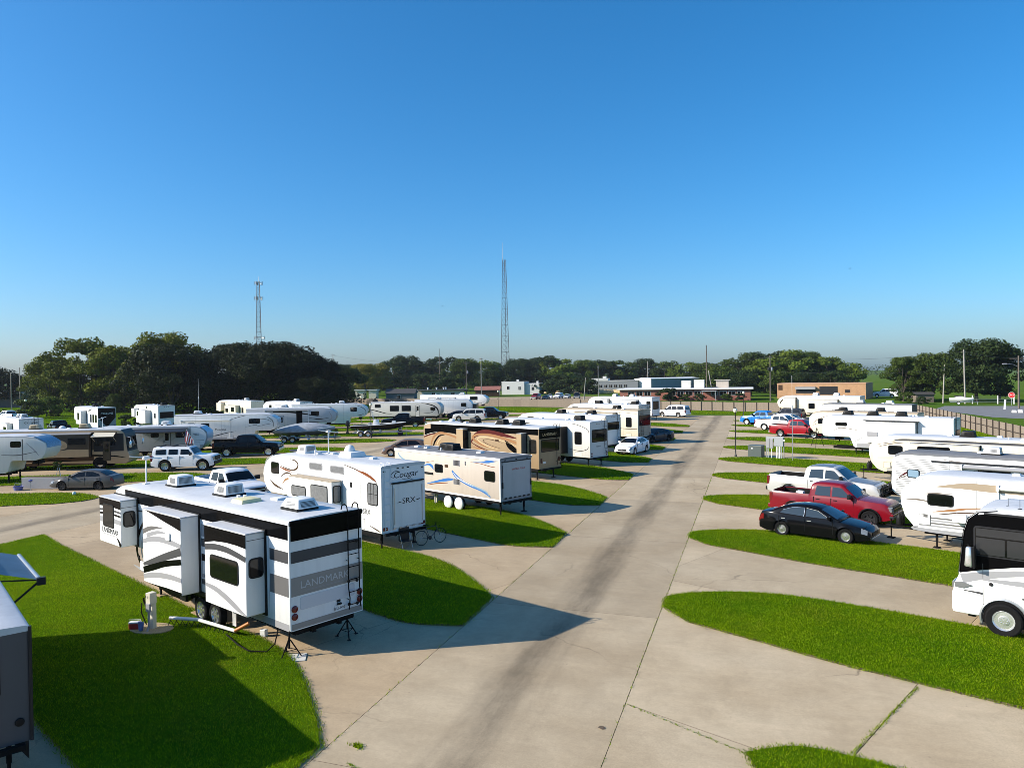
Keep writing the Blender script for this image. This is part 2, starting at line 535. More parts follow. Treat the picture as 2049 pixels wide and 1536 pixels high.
conc = concrete_material('concrete', gain=(1.0, 0.95, 0.90))
conc_pale = concrete_material('concrete_pale', gain=(1.10, 1.10, 1.10))
conc_lane = concrete_material('concrete_lane', tyre=-5.9)
conc_lane2 = concrete_material('concrete_lane_old', tyre=-38.8)
turf = turf_material('turf', (0.045, 0.110, 0.003), (0.085, 0.155, 0.004), (0.16, 0.16, 0.02), 0.16)
fieldmat = turf_material('field', (0.060, 0.125, 0.014), (0.10, 0.155, 0.022), (0.17, 0.16, 0.05), 0.02, 1.5, 0.4)
blademat = blade_material()
soil = mat('soil', (0.10, 0.07, 0.045), 0.95, var=0.3, scale=2)
asphalt = mat('asphalt', (0.17, 0.17, 0.17), 0.9, var=0.15, scale=0.6)
soil = mat('soil', (0.10, 0.07, 0.045), 0.95, var=0.3, scale=2)

# ------------------------------------------------------------------ ground sheet
g_ = MB(); g_.add([(-6000,-400,-0.03),(6000,-400,-0.03),(6000,9000,-0.03),(-6000,9000,-0.03)], [(0,1,2,3)])
tag(g_.build('ground', fieldmat), 'green field and rough grass around the park', kind='structure')

# public road beyond the fence, with a verge
rd = MB(); rd.add([(x, y, 0.0) for x, y in ((33.5,163),(35,156),(37.3,138.5),(40.5,134.5),(70,128),(140,135),(140,176),(54,179.6),(39.3,179.7))], [tuple(range(9))])
tag(rd.build('road', asphalt), 'grey asphalt public road beyond the fence', kind='structure')
lot = MB(); lot.add([(-77.1,210.7,-0.01),(-43.5,215.0,-0.01),(-52.3,258.4,-0.01),(-92.2,252.1,-0.01)], [(0,1,2,3)])
tag(lot.build('parking_ground', conc), 'pale concrete parking ground beyond the far fence', kind='structure')
fr_ = MB(); fr_.add([(-240,150,-0.012),(-128,139,-0.012),(-110,146,-0.012),(-110,151,-0.012),(-240,160,-0.012)], [(0,1,2,3,4)])
tag(fr_.build('side_road', asphalt), 'pale side road running under the big trees', kind='structure')

# ------------------------------------------------------------------ concrete slabs
AL = R(25.0)
def cells(rect, lines):
    """cut a rectangle by lines ((px,py),(dx,dy)); returns polygons"""
    x0, x1, y0, y1 = rect
    polys = [[(x0,y0),(x1,y0),(x1,y1),(x0,y1)]]
    for (p, d) in lines:
        nx, ny = -d[1], d[0]
        out = []
        for q in polys:
            s = [(a-p[0])*nx+(b-p[1])*ny for a, b in q]
            if min(s) > -0.15 or max(s) < 0.15:
                out.append(q); continue
            A, B = [], []
            for i in range(len(q)):
                j = (i+1) % len(q)
                if s[i] >= 0: A.append(q[i])
                if s[i] <= 0: B.append(q[i])
                if s[i]*s[j] < 0:
                    t = s[i]/(s[i]-s[j])
                    c = (q[i][0]+(q[j][0]-q[i][0])*t, q[i][1]+(q[j][1]-q[i][1])*t)
                    A.append(c); B.append(c)
            out += [A, B]
        polys = out
    return polys

def inset(poly, w):
    n = len(poly); out = []
    for i in range(n):
        p0, p1, p2 = Vector(poly[i-1]), Vector(poly[i]), Vector(poly[(i+1) % n])
        a, b = (p1-p0).normalized(), (p2-p1).normalized()
        na, nb = Vector((-a.y, a.x)), Vector((-b.y, b.x))
        k = (na+nb); l = max(0.3, k.length_squared/2)
        out.append(tuple(p1 + k*(w/l)))
    return out

def area(p):
    return 0.5*sum(p[i][0]*p[(i+1) % len(p)][1]-p[(i+1) % len(p)][0]*p[i][1] for i in range(len(p)))

pavement = bpy.data.objects.new('pavement', None); COL.objects.link(pavement)
tag(pavement, 'tan concrete lanes and camping pads with dark joints', kind='structure')
def slabs(rect, lines, m, gap=0.007):
    for p in cells(rect, lines):
        if abs(area(p)) < 0.4: continue
        if area(p) < 0: p = p[::-1]
        q = inset(p, gap*random.uniform(0.8, 1.5))
        b = MB(); n = len(q)
        t = 0.0
        b.add([(x, y, -0.10) for x, y in q]+[(x, y, t-0.004) for x, y in q],
              [tuple(range(n, 2*n))]+[(i, (i+1) % n, n+(i+1) % n, n+i) for i in range(n)])
        o = b.build('slab', m, pavement, bevel=0)
        o.data.materials.append(soil)
        for f_ in o.data.polygons:
            if abs(f_.normal.z) < 0.5: f_.material_index = 1
slabs((-8.85, -3.0, 2, 141), [((0, 13.1+11.1*k), (1, -0.02)) for k in range(12)], conc_lane)
axL = (-math.cos(AL), math.sin(AL)); axR = (math.cos(AL), -math.sin(AL)); axM = (math.cos(R(23)), math.sin(R(23)))
perp = (math.sin(AL), math.cos(AL))
lL = [((-8.85, 12.2+11.1*k), axL) for k in range(-2, 12)]
lL += [((-13.2, 0), perp), ((-19.5, 0), perp), ((-26, 0), perp)][:0]
for k in range(-2, 12):
    pass
slabs((-35.2, -8.85, 2, 141), lL + [((-12.3, 19.5), perp), ((-22.0, 28.0), perp), ((-29, 60), perp), ((-13.5, 42.0), perp), ((-18.5, 56.0), perp)], conc)
slabs((-3.0, 22.0, 2, 141), [((-3.0, 17.75+11.08*k), axR) for k in range(-1, 12)] + [((2.9, 18.7), perp), ((8.2, 21), perp), ((-1.6, 34.0), perp)], conc_pale)
slabs((-42.4, -35.2, 2, 141), [((0, 16+12*k), (1, 0.03)) for k in range(11)], conc_lane2)
slabs((-70, -42.4, 2, 160), [((-42.4, 33+11.1*k), axM) for k in range(-1, 13)], conc)
slabs((-81, -74, 20, 150), [((0, 30+15*k), (1, 0.05)) for k in range(9)], conc)

# ------------------------------------------------------------------ lawns
def lawn(poly, label, z=0.045):
    pts = poly
    b = MB(); n = len(pts)
    b.add([(x, y, z) for x, y in pts]+[(x, y, -0.06) for x, y in pts],
          [tuple(range(n))]+[(i, n+i, n+(i+1) % n, (i+1) % n) for i in range(n)])
    o = b.build('lawn', turf)
    o.data.materials.append(soil)
    for p in o.data.polygons:
        if abs(p.normal.z) < 0.5: p.material_index = 1
    tag(o, label, kind='structure')
    return pts

def poly_smooth(keys, n=5):
    return [tuple(p) for p in spline(keys, n)]

def lawn_L(y0, xa=-8.9, xb=-35.15):
    s = math.tan(AL)
    up = [(xa-0.1, y0), (-9.9, y0+1.2), (-12.2, y0+3.75), (-14.4, y0+5.2), (-17.2, y0+6.3)]
    c = y0+6.3
    up += [(x, c+(-17.2-x)*s*1.02) for x in (-21, -25, -29, -32)] + [(xb, y0+15.0)]
    lo = [(xa, y0-3.1), (-10.7, y0-3.3), (-12.7, y0-2.5)]
    lo += [(x, y0-2.5+(-12.7-x)*s*1.02) for x in (-17, -21, -25, -28)] + [(-31.0, y0+7.6), (-33.4, y0+10.0), (xb, y0+12.0)]
    return poly_smooth(up) + poly_smooth(lo)[::-1]

def lawn_R(y0, xe=21.9, tip=None):
    s = math.tan(AL)
    up = [(-2.95, y0), (-2.8, y0+1.4), (-1.0, y0+2.3), (0.9, y0+2.45), (3.1, y0+1.9), (7.7, y0+0.1)]
    up += [(x, y0+0.1-(x-7.7)*s) for x in (12, 17, xe)]
    lo = [(-2.0, y0-1.3), (-0.1, y0-2.35), (2.4, y0-3.75), (6.0, y0-5.35)]
    lo += [(x, y0-5.35-(x-6.0)*s) for x in (10, 15, xe)]
    return poly_smooth(up) + poly_smooth(lo)[::-1]

def lawn_M(y0, xe=-69.9):
    return [(-45.4-x, y) for x, y in lawn_R(y0, -45.4-xe)]

def inside(P, poly):
    x, y = P[:, 0], P[:, 1]
    c = np.zeros(len(P), bool)
    n = len(poly)
    for i in range(n):
        x0, y0 = poly[i]; x1, y1 = poly[(i+1) % n]
        if y0 == y1: continue
        m = ((y0 > y) != (y1 > y)) & (x < (x1-x0)*(y-y0)/(y1-y0)+x0)
        c ^= m
    return c

def blades(poly, dens, h, w, label, z=0.04, edge=0.0, far=None):
    A = np.array(poly); lo, hi = A.min(0), A.max(0)
    n = int((hi[0]-lo[0])*(hi[1]-lo[1])*dens)
    P = lo + rng.random((n, 2))*(hi-lo)
    P = P[inside(P, poly)]
    # keep only what the camera can see
    u = P[:, 0]*0.951+P[:, 1]*0.31; v = -P[:, 0]*0.31+P[:, 1]*0.951
    P = P[(v > 1) & (np.abs(u) < v*0.74+9)]
    if far: 
        d = np.hypot(P[:, 0], P[:, 1]); P = P[rng.random(len(P)) < np.clip(far/d, 0, 1)**1.3]
    # ragged rim: short blades leaning out over the concrete
    E = []
    for i in range(len(A)):
        a, b = A[i], A[(i+1) % len(A)]
        l = np.hypot(*(b-a)); k = int(l*dens*0.16)
        if k and l < 8:
            t = rng.random((k, 1)); nrm = np.array([b[1]-a[1], a[0]-b[0]])/max(l, 1e-6)
            if area(poly) < 0: nrm = -nrm
            E.append(a+(b-a)*t+nrm*rng.normal(0.01, 0.06, (k, 1)))
    if E:
        E = np.concatenate(E); u = E[:, 0]*0.951+E[:, 1]*0.31; v = -E[:, 0]*0.31+E[:, 1]*0.951
        P = np.concatenate([P, E[(v > 1) & (np.abs(u) < v*0.74+9)]])
    n = len(P)
    if not n: return
    th = rng.random(n)*2*np.pi
    ln = rng.random(n)*2*np.pi
    clump = 0.75+0.5*np.sin(P[:, 0]*2.1+np.sin(P[:, 1]*1.7))*np.sin(P[:, 1]*2.3)
    hh = h*(0.55+0.8*rng.random(n))*(0.8+0.3*clump)
    ww = w*(0.6+0.7*rng.random(n))
    V = np.zeros((n, 3, 3), np.float32)
    V[:, 0, 0] = P[:, 0]-np.cos(th)*ww/2; V[:, 0, 1] = P[:, 1]-np.sin(th)*ww/2; V[:, 0, 2] = z-0.02
    V[:, 1, 0] = P[:, 0]+np.cos(th)*ww/2; V[:, 1, 1] = P[:, 1]+np.sin(th)*ww/2; V[:, 1, 2] = z-0.02
    k = hh*(0.3+0.8*rng.random(n))
    V[:, 2, 0] = P[:, 0]+np.cos(ln)*k; V[:, 2, 1] = P[:, 1]+np.sin(ln)*k; V[:, 2, 2] = z+hh*0.85
    me = bpy.data.meshes.new('grass')
    me.vertices.add(n*3); me.loops.add(n*3); me.polygons.add(n)
    me.vertices.foreach_set('co', V.reshape(-1))
    me.loops.foreach_set('vertex_index', np.arange(n*3, dtype=np.int32))
    me.polygons.foreach_set('loop_start', np.arange(0, n*3, 3, dtype=np.int32))
    me.polygons.foreach_set('loop_total', np.full(n, 3, np.int32))
    me.update(); me.validate()
    tag(obj('grass', me, blademat), label, 'grass', kind='stuff')

ordn = ['first', 'second', 'third', 'fourth', 'fifth', 'sixth', 'seventh', 'eighth', 'ninth', 'tenth', 'eleventh', 'twelfth']
for k in range(-1, 11):
    y0 = 24.9+11.1*k-11.1
    if y0 > 122: continue
    P = lawn(lawn_L(y0), f'{ordn[k+1]} lawn strip between the pads west of the main lane')
    d = [1150, 1150, 850, 560, 260, 160, 110, 80, 60, 50, 45, 40][k+1]
    sc = [1, 1, 1.1, 1.3, 1.7, 2.2, 2.6, 3, 3.3, 3.5, 3.7, 4][k+1]
    blades(P, d, 0.058*min(sc, 1.3), 0.019*sc, f'mown green grass on the {ordn[k+1]} lawn strip west of the main lane', far=26 if k < 2 else None)
for k in range(0, 11):
    y0 = 25.4+11.08*(k-1)
    P = lawn_R(y0)
    if k == 0:
        P = poly_smooth([(-0.2,16.1),(0.8,16.65),(1.8,16.55),(2.8,16.25),(7.7,14.4),(12,12.4)]) + poly_smooth([(0.0,15.5),(0.9,14.6),(2.4,13.6),(6,12),(12,9.2)])[::-1]
    lawn(P, f'{ordn[k]} lawn strip between the pads east of the main lane')
    d = [1150, 1150, 850, 560, 260, 160, 110, 80, 60, 50, 45][k]
    sc = [1, 1, 1.1, 1.3, 1.7, 2.2, 2.6, 3, 3.3, 3.5, 3.7][k]
    blades(P, d, 0.058*min(sc, 1.3), 0.019*sc, f'mown green grass on the {ordn[k]} lawn strip east of the main lane', far=26 if k < 2 else None)
for k in range(0, 10):
    y0 = 37.6+11.1*k
    P = lawn(lawn_M(y0), f'{ordn[k]} lawn strip between the pads west of the second lane')
    sc = 2.0+0.3*k
    blades(P, 190/(1+0.5*k), 0.09, 0.020*sc, f'mown green grass on the {ordn[k]} lawn strip west of the second lane')
# edge strips
for nm, P in (('grass strip along the east fence', [(21.9,20),(27,20),(27,143),(21.9,143)]),
              ('grass strip along the far fence', [(-70,158),(-70,176),(27,144),(27,139),(-2.9,139.5),(-2.9,144),(-35,144)]),
              ('grass field west of the third lane', [(-260,60),(-81.2,20),(-81.2,150),(-100,166),(-260,215)]),
              ('grass strip between second row and third lane', [(-74,20),(-70.1,20),(-70.1,160),(-74,160)])):
    lawn(P, nm, 0.02)
    blades(P, 40 if 'field' not in nm else 4, 0.10, 0.07 if 'field' not in nm else 0.16, 'mown grass on the '+nm, z=0.02)
# weeds in the joints and loose debris
def weeds(pts, label, n=40, spread=0.05, h=0.05):
    b = MB()
    for i in range(n):
        t = random.random()*(len(pts)-1); k = int(t); t -= k
        x = pts[k][0]+(pts[k+1][0]-pts[k][0])*t+random.gauss(0, spread); y = pts[k][1]+(pts[k+1][1]-pts[k][1])*t+random.gauss(0, spread)
        a = random.random()*6.28; hh = h*random.uniform(0.4, 1.3); w = 0.012
        b.add([(x-w*math.cos(a), y-w*math.sin(a), -0.01), (x+w*math.cos(a), y+w*math.sin(a), -0.01), (x+hh*math.cos(a*3)*0.7, y+hh*math.sin(a*3)*0.7, hh)], [(0,1,2)])
    tag(b.build('weeds', blademat), label, 'weeds', kind='stuff')
weeds([(3.9,20.7),(1.9,16.7)], 'weeds sprouting along the pad joint beside the near right lawn', 420, 0.025, 0.05)
weeds([(-2.95,17.7),(-0.2,16.1)], 'weeds in the diagonal joint that leaves the lane', 160, 0.02, 0.04)
weeds([(-8.05,13.35),(-7.4,13.1),(-6.5,12.9)], 'weeds in the cross joint at the bottom of the lane', 170, 0.02, 0.04)
weeds([(-8.35,14.1),(-8.1,14.0)], 'small tuft of weeds on the lane edge', 120, 0.05, 0.07)
weeds([(-8.85,13),(-8.85,60)], 'sparse weeds along the west lane joint', 500, 0.02, 0.05)
weeds([(-3.0,14),(-3.0,60)], 'sparse weeds along the east lane joint', 500, 0.02, 0.05)
# ------------------------------------------------------------------ wheels
def wheel_meshes():
    t = MB(); t.lathe([(0.60,-0.30),(0.90,-0.36),(0.985,-0.28),(1.0,-0.1),(1.0,0.1),(0.985,0.28),(0.90,0.36),(0.60,0.30)], axis='y', n=24, close=False)
    tyre = t.mesh('tyre', smooth=40)
    r = MB(); r.lathe([(0.64,0.22),(0.66,0.32),(0.60,0.30),(0.54,0.16),(0.14,0.13)], axis='y', n=24, close=False)
    r.lathe([(0.16,0.10),(0.16,0.24),(0.12,0.27)], axis='y', n=12)
    for k in range(6):
        a = 2*math.pi*k/6; c, s_ = math.cos(a), math.sin(a)
        vs = []
        for (rr, w, h) in ((0.10, 0.10, 0.26), (0.60, 0.075, 0.31)):
            for sg in (-1, 1):
                for hh in (h, h-0.10):
                    x, z = rr*c-sg*w*s_, rr*s_+sg*w*c
                    vs.append((x, hh, z))
        r.add(vs, [(0,2,6,4),(1,5,7,3),(0,4,5,1),(2,3,7,6)])
    rim = r.mesh('rim', smooth=30)
    d = MB(); d.lathe([(0.0,0.10),(0.60,0.10)], axis='y', n=20, close=False)
    disc = d.mesh('brake_disc')
    b = MB(); b.lathe([(0.64,0.22),(0.66,0.30),(0.60,0.28),(0.50,0.12),(0.30,0.14),(0.26,0.24),(0.10,0.26),(0.0,0.27)], axis='y', n=24, close=False)
    for k in range(8):
        a = 2*math.pi*k/8
        b.lathe([(0.035,0.20),(0.035,0.29),(0.0,0.295)], c=(0.19*math.cos(a),0,0.19*math.sin(a)), axis='y', n=6, close=False)
    dish = b.mesh('rim_dish', smooth=30)
    return tyre, rim, disc, dish
TYRE, RIM, DISC, DISH = wheel_meshes()
TYRE.materials.append(rubber)
DISC.materials.append(underside)
_RIMS = {}
def rim_mesh(m, dish=False):
    k = (m.name, dish)
    if k not in _RIMS:
        me = (DISH if dish else RIM).copy(); me.materials.clear(); me.materials.append(m); _RIMS[k] = me
    return _RIMS[k]
def wheel(parent, x, y, r, side, m=None, dish=False, width=1.0):
    w = obj('wheel', TYRE, None, parent)
    w.location = (x, y, r); w.scale = (r, r*0.9*width, r)
    if side < 0: w.rotation_euler = (0, 0, math.pi)
    q = obj('rim', rim_mesh(m or alloy, dish), None, w)
    if not dish:
        obj('brake_disc', DISC, None, w)
    return w

# ------------------------------------------------------------------ cars and pickups
def loft(sections, close_ends=True):
    """sections: list of lists of (x,y,z), equal length, left half from bottom to centre; mirrored"""
    b = MB(); full = []
    for s in sections:
        full.append(list(s)+[(x, -y, z) for x, y, z in s[-2::-1]])
    n = len(full[0])
    for s in full: b.v += s
    for i in range(len(full)-1):
        for k in range(n-1):
            b.f.append((i*n+k, i*n+k+1, (i+1)*n+k+1, (i+1)*n+k))
    if close_ends:
        b.f.append(tuple(range(n-1, -1, -1))); b.f.append(tuple(range((len(full)-1)*n, len(full)*n)))
    return b, full

SPECS = {
 'sedan': dict(L=4.85, W=1.80, wb=2.78, fo=0.98, wr=0.33, clr=0.19, belt=0.98, k=0.42, taper=0.17,
   top=[(-2.43,0.78),(-2.38,1.0),(-2.1,1.05),(-1.5,1.02),(0.9,0.96),(1.6,0.85),(2.15,0.74),(2.38,0.62),(2.43,0.52)],
   gh=[(-2.0,1.03),(-1.35,1.33),(-0.8,1.44),(-0.2,1.46),(0.3,1.37),(1.2,0.95)],
   win=[[(0.80,1.0),(0.25,1.30),(-0.26,1.37),(-0.26,1.01)], [(-0.34,1.01),(-0.34,1.37),(-0.85,1.35),(-1.30,1.20),(-1.42,1.06)]],
   ws=(0.33,1.12), bl=(-1.95,-1.32)),
 'coupe': dict(L=4.75, W=1.86, wb=2.72, fo=0.95, wr=0.34, clr=0.18, belt=0.94, k=0.48, taper=0.16,
   top=[(-2.38,0.80),(-2.33,1.02),(-1.9,1.04),(-1.4,0.98),(0.7,0.93),(1.6,0.86),(2.2,0.72),(2.35,0.6),(2.38,0.5)],
   gh=[(-2.1,1.02),(-1.2,1.28),(-0.6,1.37),(-0.2,1.38),(0.2,1.30),(1.0,0.92)],
   win=[[(0.65,0.97),(0.18,1.24),(-0.45,1.30),(-0.5,0.98)], [(-0.6,0.98),(-0.55,1.29),(-1.0,1.24),(-1.3,1.10),(-1.2,1.0)]],
   ws=(0.23,0.95), bl=(-2.0,-1.2)),
 'hatch': dict(L=4.2, W=1.75, wb=2.55, fo=0.85, wr=0.32, clr=0.19, belt=1.0, k=0.40, taper=0.17,
   top=[(-2.1,0.7),(-2.06,0.98),(-1.8,1.04),(0.9,0.98),(1.6,0.86),(1.95,0.72),(2.1,0.5)],
   gh=[(-2.0,1.02),(-1.75,1.36),(-1.3,1.48),(-0.2,1.52),(0.3,1.42),(1.25,0.98)],
   win=[[(0.85,1.02),(0.25,1.36),(-0.25,1.42),(-0.25,1.04)], [(-0.33,1.04),(-0.33,1.42),(-1.1,1.41),(-1.45,1.15),(-1.4,1.06)]],
   ws=(0.33,1.15), bl=(-1.97,-1.72)),
 'suv': dict(L=5.2, W=2.0, wb=2.95, fo=0.98, wr=0.38, clr=0.25, belt=1.18, k=0.26, taper=0.09,
   top=[(-2.6,0.75),(-2.56,1.15),(-2.4,1.19),(1.0,1.18),(1.5,1.15),(2.35,1.06),(2.55,0.92),(2.6,0.7)],
   gh=[(-2.56,1.18),(-2.42,1.70),(-2.2,1.86),(-1.0,1.92),(0.3,1.88),(0.55,1.80),(1.25,1.16)],
   win=[[(0.95,1.22),(0.48,1.70),(0.02,1.74),(0.02,1.22)], [(-0.06,1.22),(-0.06,1.74),(-0.95,1.75),(-1.05,1.22)], [(-1.15,1.22),(-1.06,1.74),(-2.15,1.72),(-2.30,1.24)]],
   ws=(0.58,1.18), bl=(-2.53,-2.43)),
 'boxy': dict(L=4.75, W=1.92, wb=2.84, fo=0.85, wr=0.42, clr=0.34, belt=1.22, k=0.22, taper=0.05,
   top=[(-2.37,0.85),(-2.35,1.18),(-2.25,1.24),(0.85,1.24),(1.2,1.21),(2.2,1.16),(2.35,1.05),(2.37,0.8)],
   gh=[(-2.32,1.23),(-2.25,1.72),(-2.05,1.83),(-1.0,1.87),(0.35,1.84),(0.52,1.80),(0.95,1.22)],
   win=[[(0.70,1.29),(0.42,1.66),(-0.15,1.68),(-0.15,1.29)], [(-0.36,1.29),(-0.36,1.68),(-1.05,1.68),(-1.05,1.29)], [(-1.25,1.29),(-1.25,1.68),(-2.02,1.66),(-2.02,1.29)]],
   ws=(0.55,0.90), bl=(-2.31,-2.26)),
 'pickup': dict(L=5.85, W=2.0, wb=3.65, fo=0.95, wr=0.40, clr=0.34, belt=1.27, k=0.25, taper=0.07, bed=(-2.82,-0.92),
   top=[(-2.92,0.9),(-2.90,1.33),(-0.9,1.31),(-0.85,1.28),(1.15,1.27),(1.6,1.24),(2.6,1.16),(2.85,1.04),(2.92,0.8)],
   gh=[(-0.90,1.27),(-0.80,1.78),(-0.62,1.88),(-0.2,1.92),(0.45,1.90),(0.75,1.82),(1.45,1.25)],
   win=[[(1.12,1.31),(0.66,1.74),(0.22,1.77),(0.22,1.31)], [(0.12,1.31),(0.12,1.77),(-0.55,1.76),(-0.62,1.31)]],
   ws=(0.78,1.38), bl=(-0.885,-0.81)),
}

def make_car(name, label, cat, xy, deg, style, pmat, scale=1.05, group=None, rim=None, dish=False, wins=None,
             lift=0.0, chrome_trim=False, dark_hood=False, lights=True, mirror=True, flare=None, bumper=None, two_tone=None, z=0.0):
    sp = SPECS[style]
    t = root(name, label, cat, (xy[0], xy[1], z), R(deg), group)
    t.scale = (scale,)*3
    L, W, wr = sp['L'], sp['W'], sp['wr']*(1+lift*0.3)
    xf = L/2-sp['fo']; xr = xf-sp['wb']
    clr = sp['clr']+lift
    topx = [p[0] for p in sp['top']]; topz = [p[1]+lift for p in sp['top']]
    belt = sp['belt']+lift
    bed = sp.get('bed')
    ra = wr*1.20
    xs = set(np.round(np.linspace(-L/2, L/2, 41), 3))
    for xc in (xf, xr):
        for a in np.linspace(0, math.pi, 13): xs.add(round(xc+ra*math.cos(a), 3))
        xs.add(round(xc-ra-0.004, 3)); xs.add(round(xc+ra+0.004, 3))
    if bed:
        for q in bed: xs.add(round(q-0.006, 3)); xs.add(round(q+0.006, 3))
    xs = sorted(x for x in xs if -L/2 <= x <= L/2)
    hw = W/2
    def plan(x):
        e = abs(x)/(L/2); e = max(0, (e-0.55)/0.45)
        return hw*(1-sp['taper']*e**2.2)
    secs = []
    for x in xs:
        w = plan(x); zt = float(np.interp(x, topx, topz))
        zl = clr+0.10*max(0, (abs(x)/(L/2)-0.86)/0.14)
        for xc in (xf, xr):
            d = abs(x-xc)
            if d <= ra: zl = max(zl, wr+math.sqrt(max(0, ra*ra-d*d)))
        zl = min(zl, zt-0.12)
        zm = max(zl+0.03, clr+(zt-clr)*0.60)
        zs = max(zm+0.02, zt-0.10)
        inbed = bed and bed[0] < x < bed[1]
        s = [(x, w*0.90, zl), (x, w*0.975, zl+0.005), (x, w*1.0, zl+(zm-zl)*0.55), (x, w*0.995, zm), (x, w*0.965, zs), (x, w*0.92, zt)]
        if inbed:
            s += [(x, w*0.86, zt), (x, w*0.85, clr+0.42), (x, 0, clr+0.42)]
        else:
            s += [(x, w*0.85, zt+0.012), (x, w*0.45, zt+0.030), (x, 0, zt+0.038)]
        secs.append(s)
    b, full = loft(secs)
    body = b.build('body', pmat, t, smooth=32)
    # underbody
    u = MB(); u.box(-L/2+0.25, L/2-0.25, -hw*0.86, hw*0.86, clr+0.05, belt-0.22)
    if bed:
        u = MB(); u.box(bed[1]+0.05, L/2-0.3, -hw*0.84, hw*0.84, clr+0.02, belt-0.2); u.box(-L/2+0.3, bed[1]+0.05, -hw*0.84, hw*0.84, clr+0.02, clr+0.38)
    u.build('underbody', underside, t)
    # greenhouse
    gx = [p[0] for p in sp['gh']]; gz = [p[1]+lift for p in sp['gh']]
    q = spline(sp['gh'], 5); gxx = [p[0] for p in q]; gzz = [p[1]+lift for p in q]
    k = sp['k']
    wb0 = hw*0.915
    def gy(z, x): return (min(wb0, plan(x)*0.93)) - k*max(0, z-belt)
    secs = []
    for x, zr in zip(gxx, gzz):
        zr = max(zr, belt+0.005)
        y0 = gy(belt-0.03, x); y1 = gy(zr-0.05, x)
        secs.append([(x, y0, belt-0.03), (x, y0*0.5+y1*0.5, (belt-0.03+zr-0.05)/2), (x, y1, max(belt-0.02, zr-0.05)), (x, y1-0.045, zr-0.005), (x, y1*0.5, zr+0.022), (x, 0, zr+0.03)])
    if two_tone: cm = two_tone
    else: cm = pmat
    c, gf = loft(secs)
    cab = c.build('cabin', cm, t, smooth=45)
    gl = wins or glass
    for wpoly in sp['win']:
        for sg in (1, -1):
            p = MB(); n = len(wpoly)
            cx = sum(a for a, _ in wpoly)/n; cz = sum(b_ for _, b_ in wpoly)/n
            vs = [(a, sg*(gy(b_+lift, a)+0.010), b_+lift) for a, b_ in wpoly]
            vs2 = [(a, sg*(gy(b_+lift, a)-0.004), b_+lift) for a, b_ in wpoly]
            p.add(vs+vs2, [tuple(range(n))]+[(i, (i+1) % n, n+(i+1) % n, n+i) for i in range(n)])
            p.build('side_window', gl, t)
            if chrome_trim:
                m_ = MB(); m_.path([(a, sg*(gy(b_+lift, a)+0.012), b_+lift) for a, b_ in wpoly[:-1]], 0.012, 4)
                m_.build('window_trim', chrome, t)
    def patch(nm, x0, x1, n=7):
        p = MB(); rows = []
        for i in range(n):
            x = x0+(x1-x0)*i/(n-1); zr = float(np.interp(x, gxx, gzz)); y1 = gy(zr, x)-0.07
            rows.append([(x, y, zr+0.026*(1-(y/max(y1, .1))**2)+0.012) for y in np.linspace(-y1, y1, 7)])
        for rw in rows: p.v += rw
        for i in range(n-1):
            for j in range(6): p.f.append((i*7+j, i*7+j+1, (i+1)*7+j+1, (i+1)*7+j))
        # offset outward along the slope
        dx, dz = x1-x0, float(np.interp(x1, gxx, gzz))-float(np.interp(x0, gxx, gzz))
        return p.build(nm, gl, t, smooth=60)
    patch('windshield', sp['ws'][0]+0.04, sp['ws'][1])
    if sp['bl'][1]-sp['bl'][0] > 0.3:
        patch('rear_window', sp['bl'][0]+0.05, sp['bl'][1]-0.02)
    else:
        xb0, xb1 = sp['bl']; p = MB()
        z0 = belt+0.06; z1 = float(np.interp(xb1, gxx, gzz))-0.03
        y0, y1 = gy(z0, xb0)-0.10, gy(z1, xb1)-0.10
        x0b = float(np.interp(z0, gzz[:6], gxx[:6]))-0.014; x1b = float(np.interp(z1, gzz[:6], gxx[:6]))-0.014
        p.add([(x0b, -y0, z0), (x0b, y0, z0), (x1b, y1, z1), (x1b, -y1, z1)], [(0,1,2,3)])
        p.build('rear_window', gl, t)
    # wheels
    for sg in (1, -1):
        for xc in (xf, xr):
            wheel(t, xc, sg*(hw-0.13), wr, sg, rim, dish, 1.0 if style in ('sedan','coupe','hatch') else 1.05)
    # lights, grille, bumpers
    xF, zF = L/2, float(np.interp(L/2-0.1, topx, topz))
    def wrap(nm, m_, xa, xb, ka, kb, push=0.010):
        sel = [i for i, x in enumerate(xs) if xa <= x <= xb]
        if len(sel) < 2: return
        for sg in (0, 1):
            p = MB()
            for i in sel:
                for kk in range(ka, kb+1):
                    x, y, z_ = full[i][kk] if sg == 0 else full[i][len(full[i])-1-kk]
                    p.v.append((x+(0.012 if xa > 0 else -0.012), y*1.012, z_+0.004))
            m2 = kb-ka+1
            for i in range(len(sel)-1):
                for kk in range(m2-1): p.f.append((i*m2+kk, i*m2+kk+1, (i+1)*m2+kk+1, (i+1)*m2+kk))
            p.build(nm, m_, t, smooth=50)
    if style in ('sedan', 'coupe', 'hatch'):
        wrap('headlight', headlens, L/2-0.42, L/2-0.05, 3, 5)
        wrap('tail_light', redlens, -L/2+0.0, -L/2+0.30, 3, 4)
        w = plan(L/2)
        f = MB(); f.box(L/2-0.05, L/2+0.022, -w*0.55, w*0.55, clr+0.22, zF-0.10); f.build('grille', plastic_b, t, bevel=0.01)
        f = MB(); f.box(L/2-0.05, L/2+0.03, -w*0.8, w*0.8, clr+0.10, clr+0.15); f.build('bumper_lip', chrome if chrome_trim else plastic_b, t, bevel=0.01)
    else:
        bm_ = bumper or chrome
        w = plan(L/2)*1.0
        z0 = clr+0.12
        f = MB(); f.box(L/2-0.10, L/2+0.09, -w*0.98, w*0.98, z0, z0+0.26); f.build('front_bumper', bm_, t, bevel=0.04)
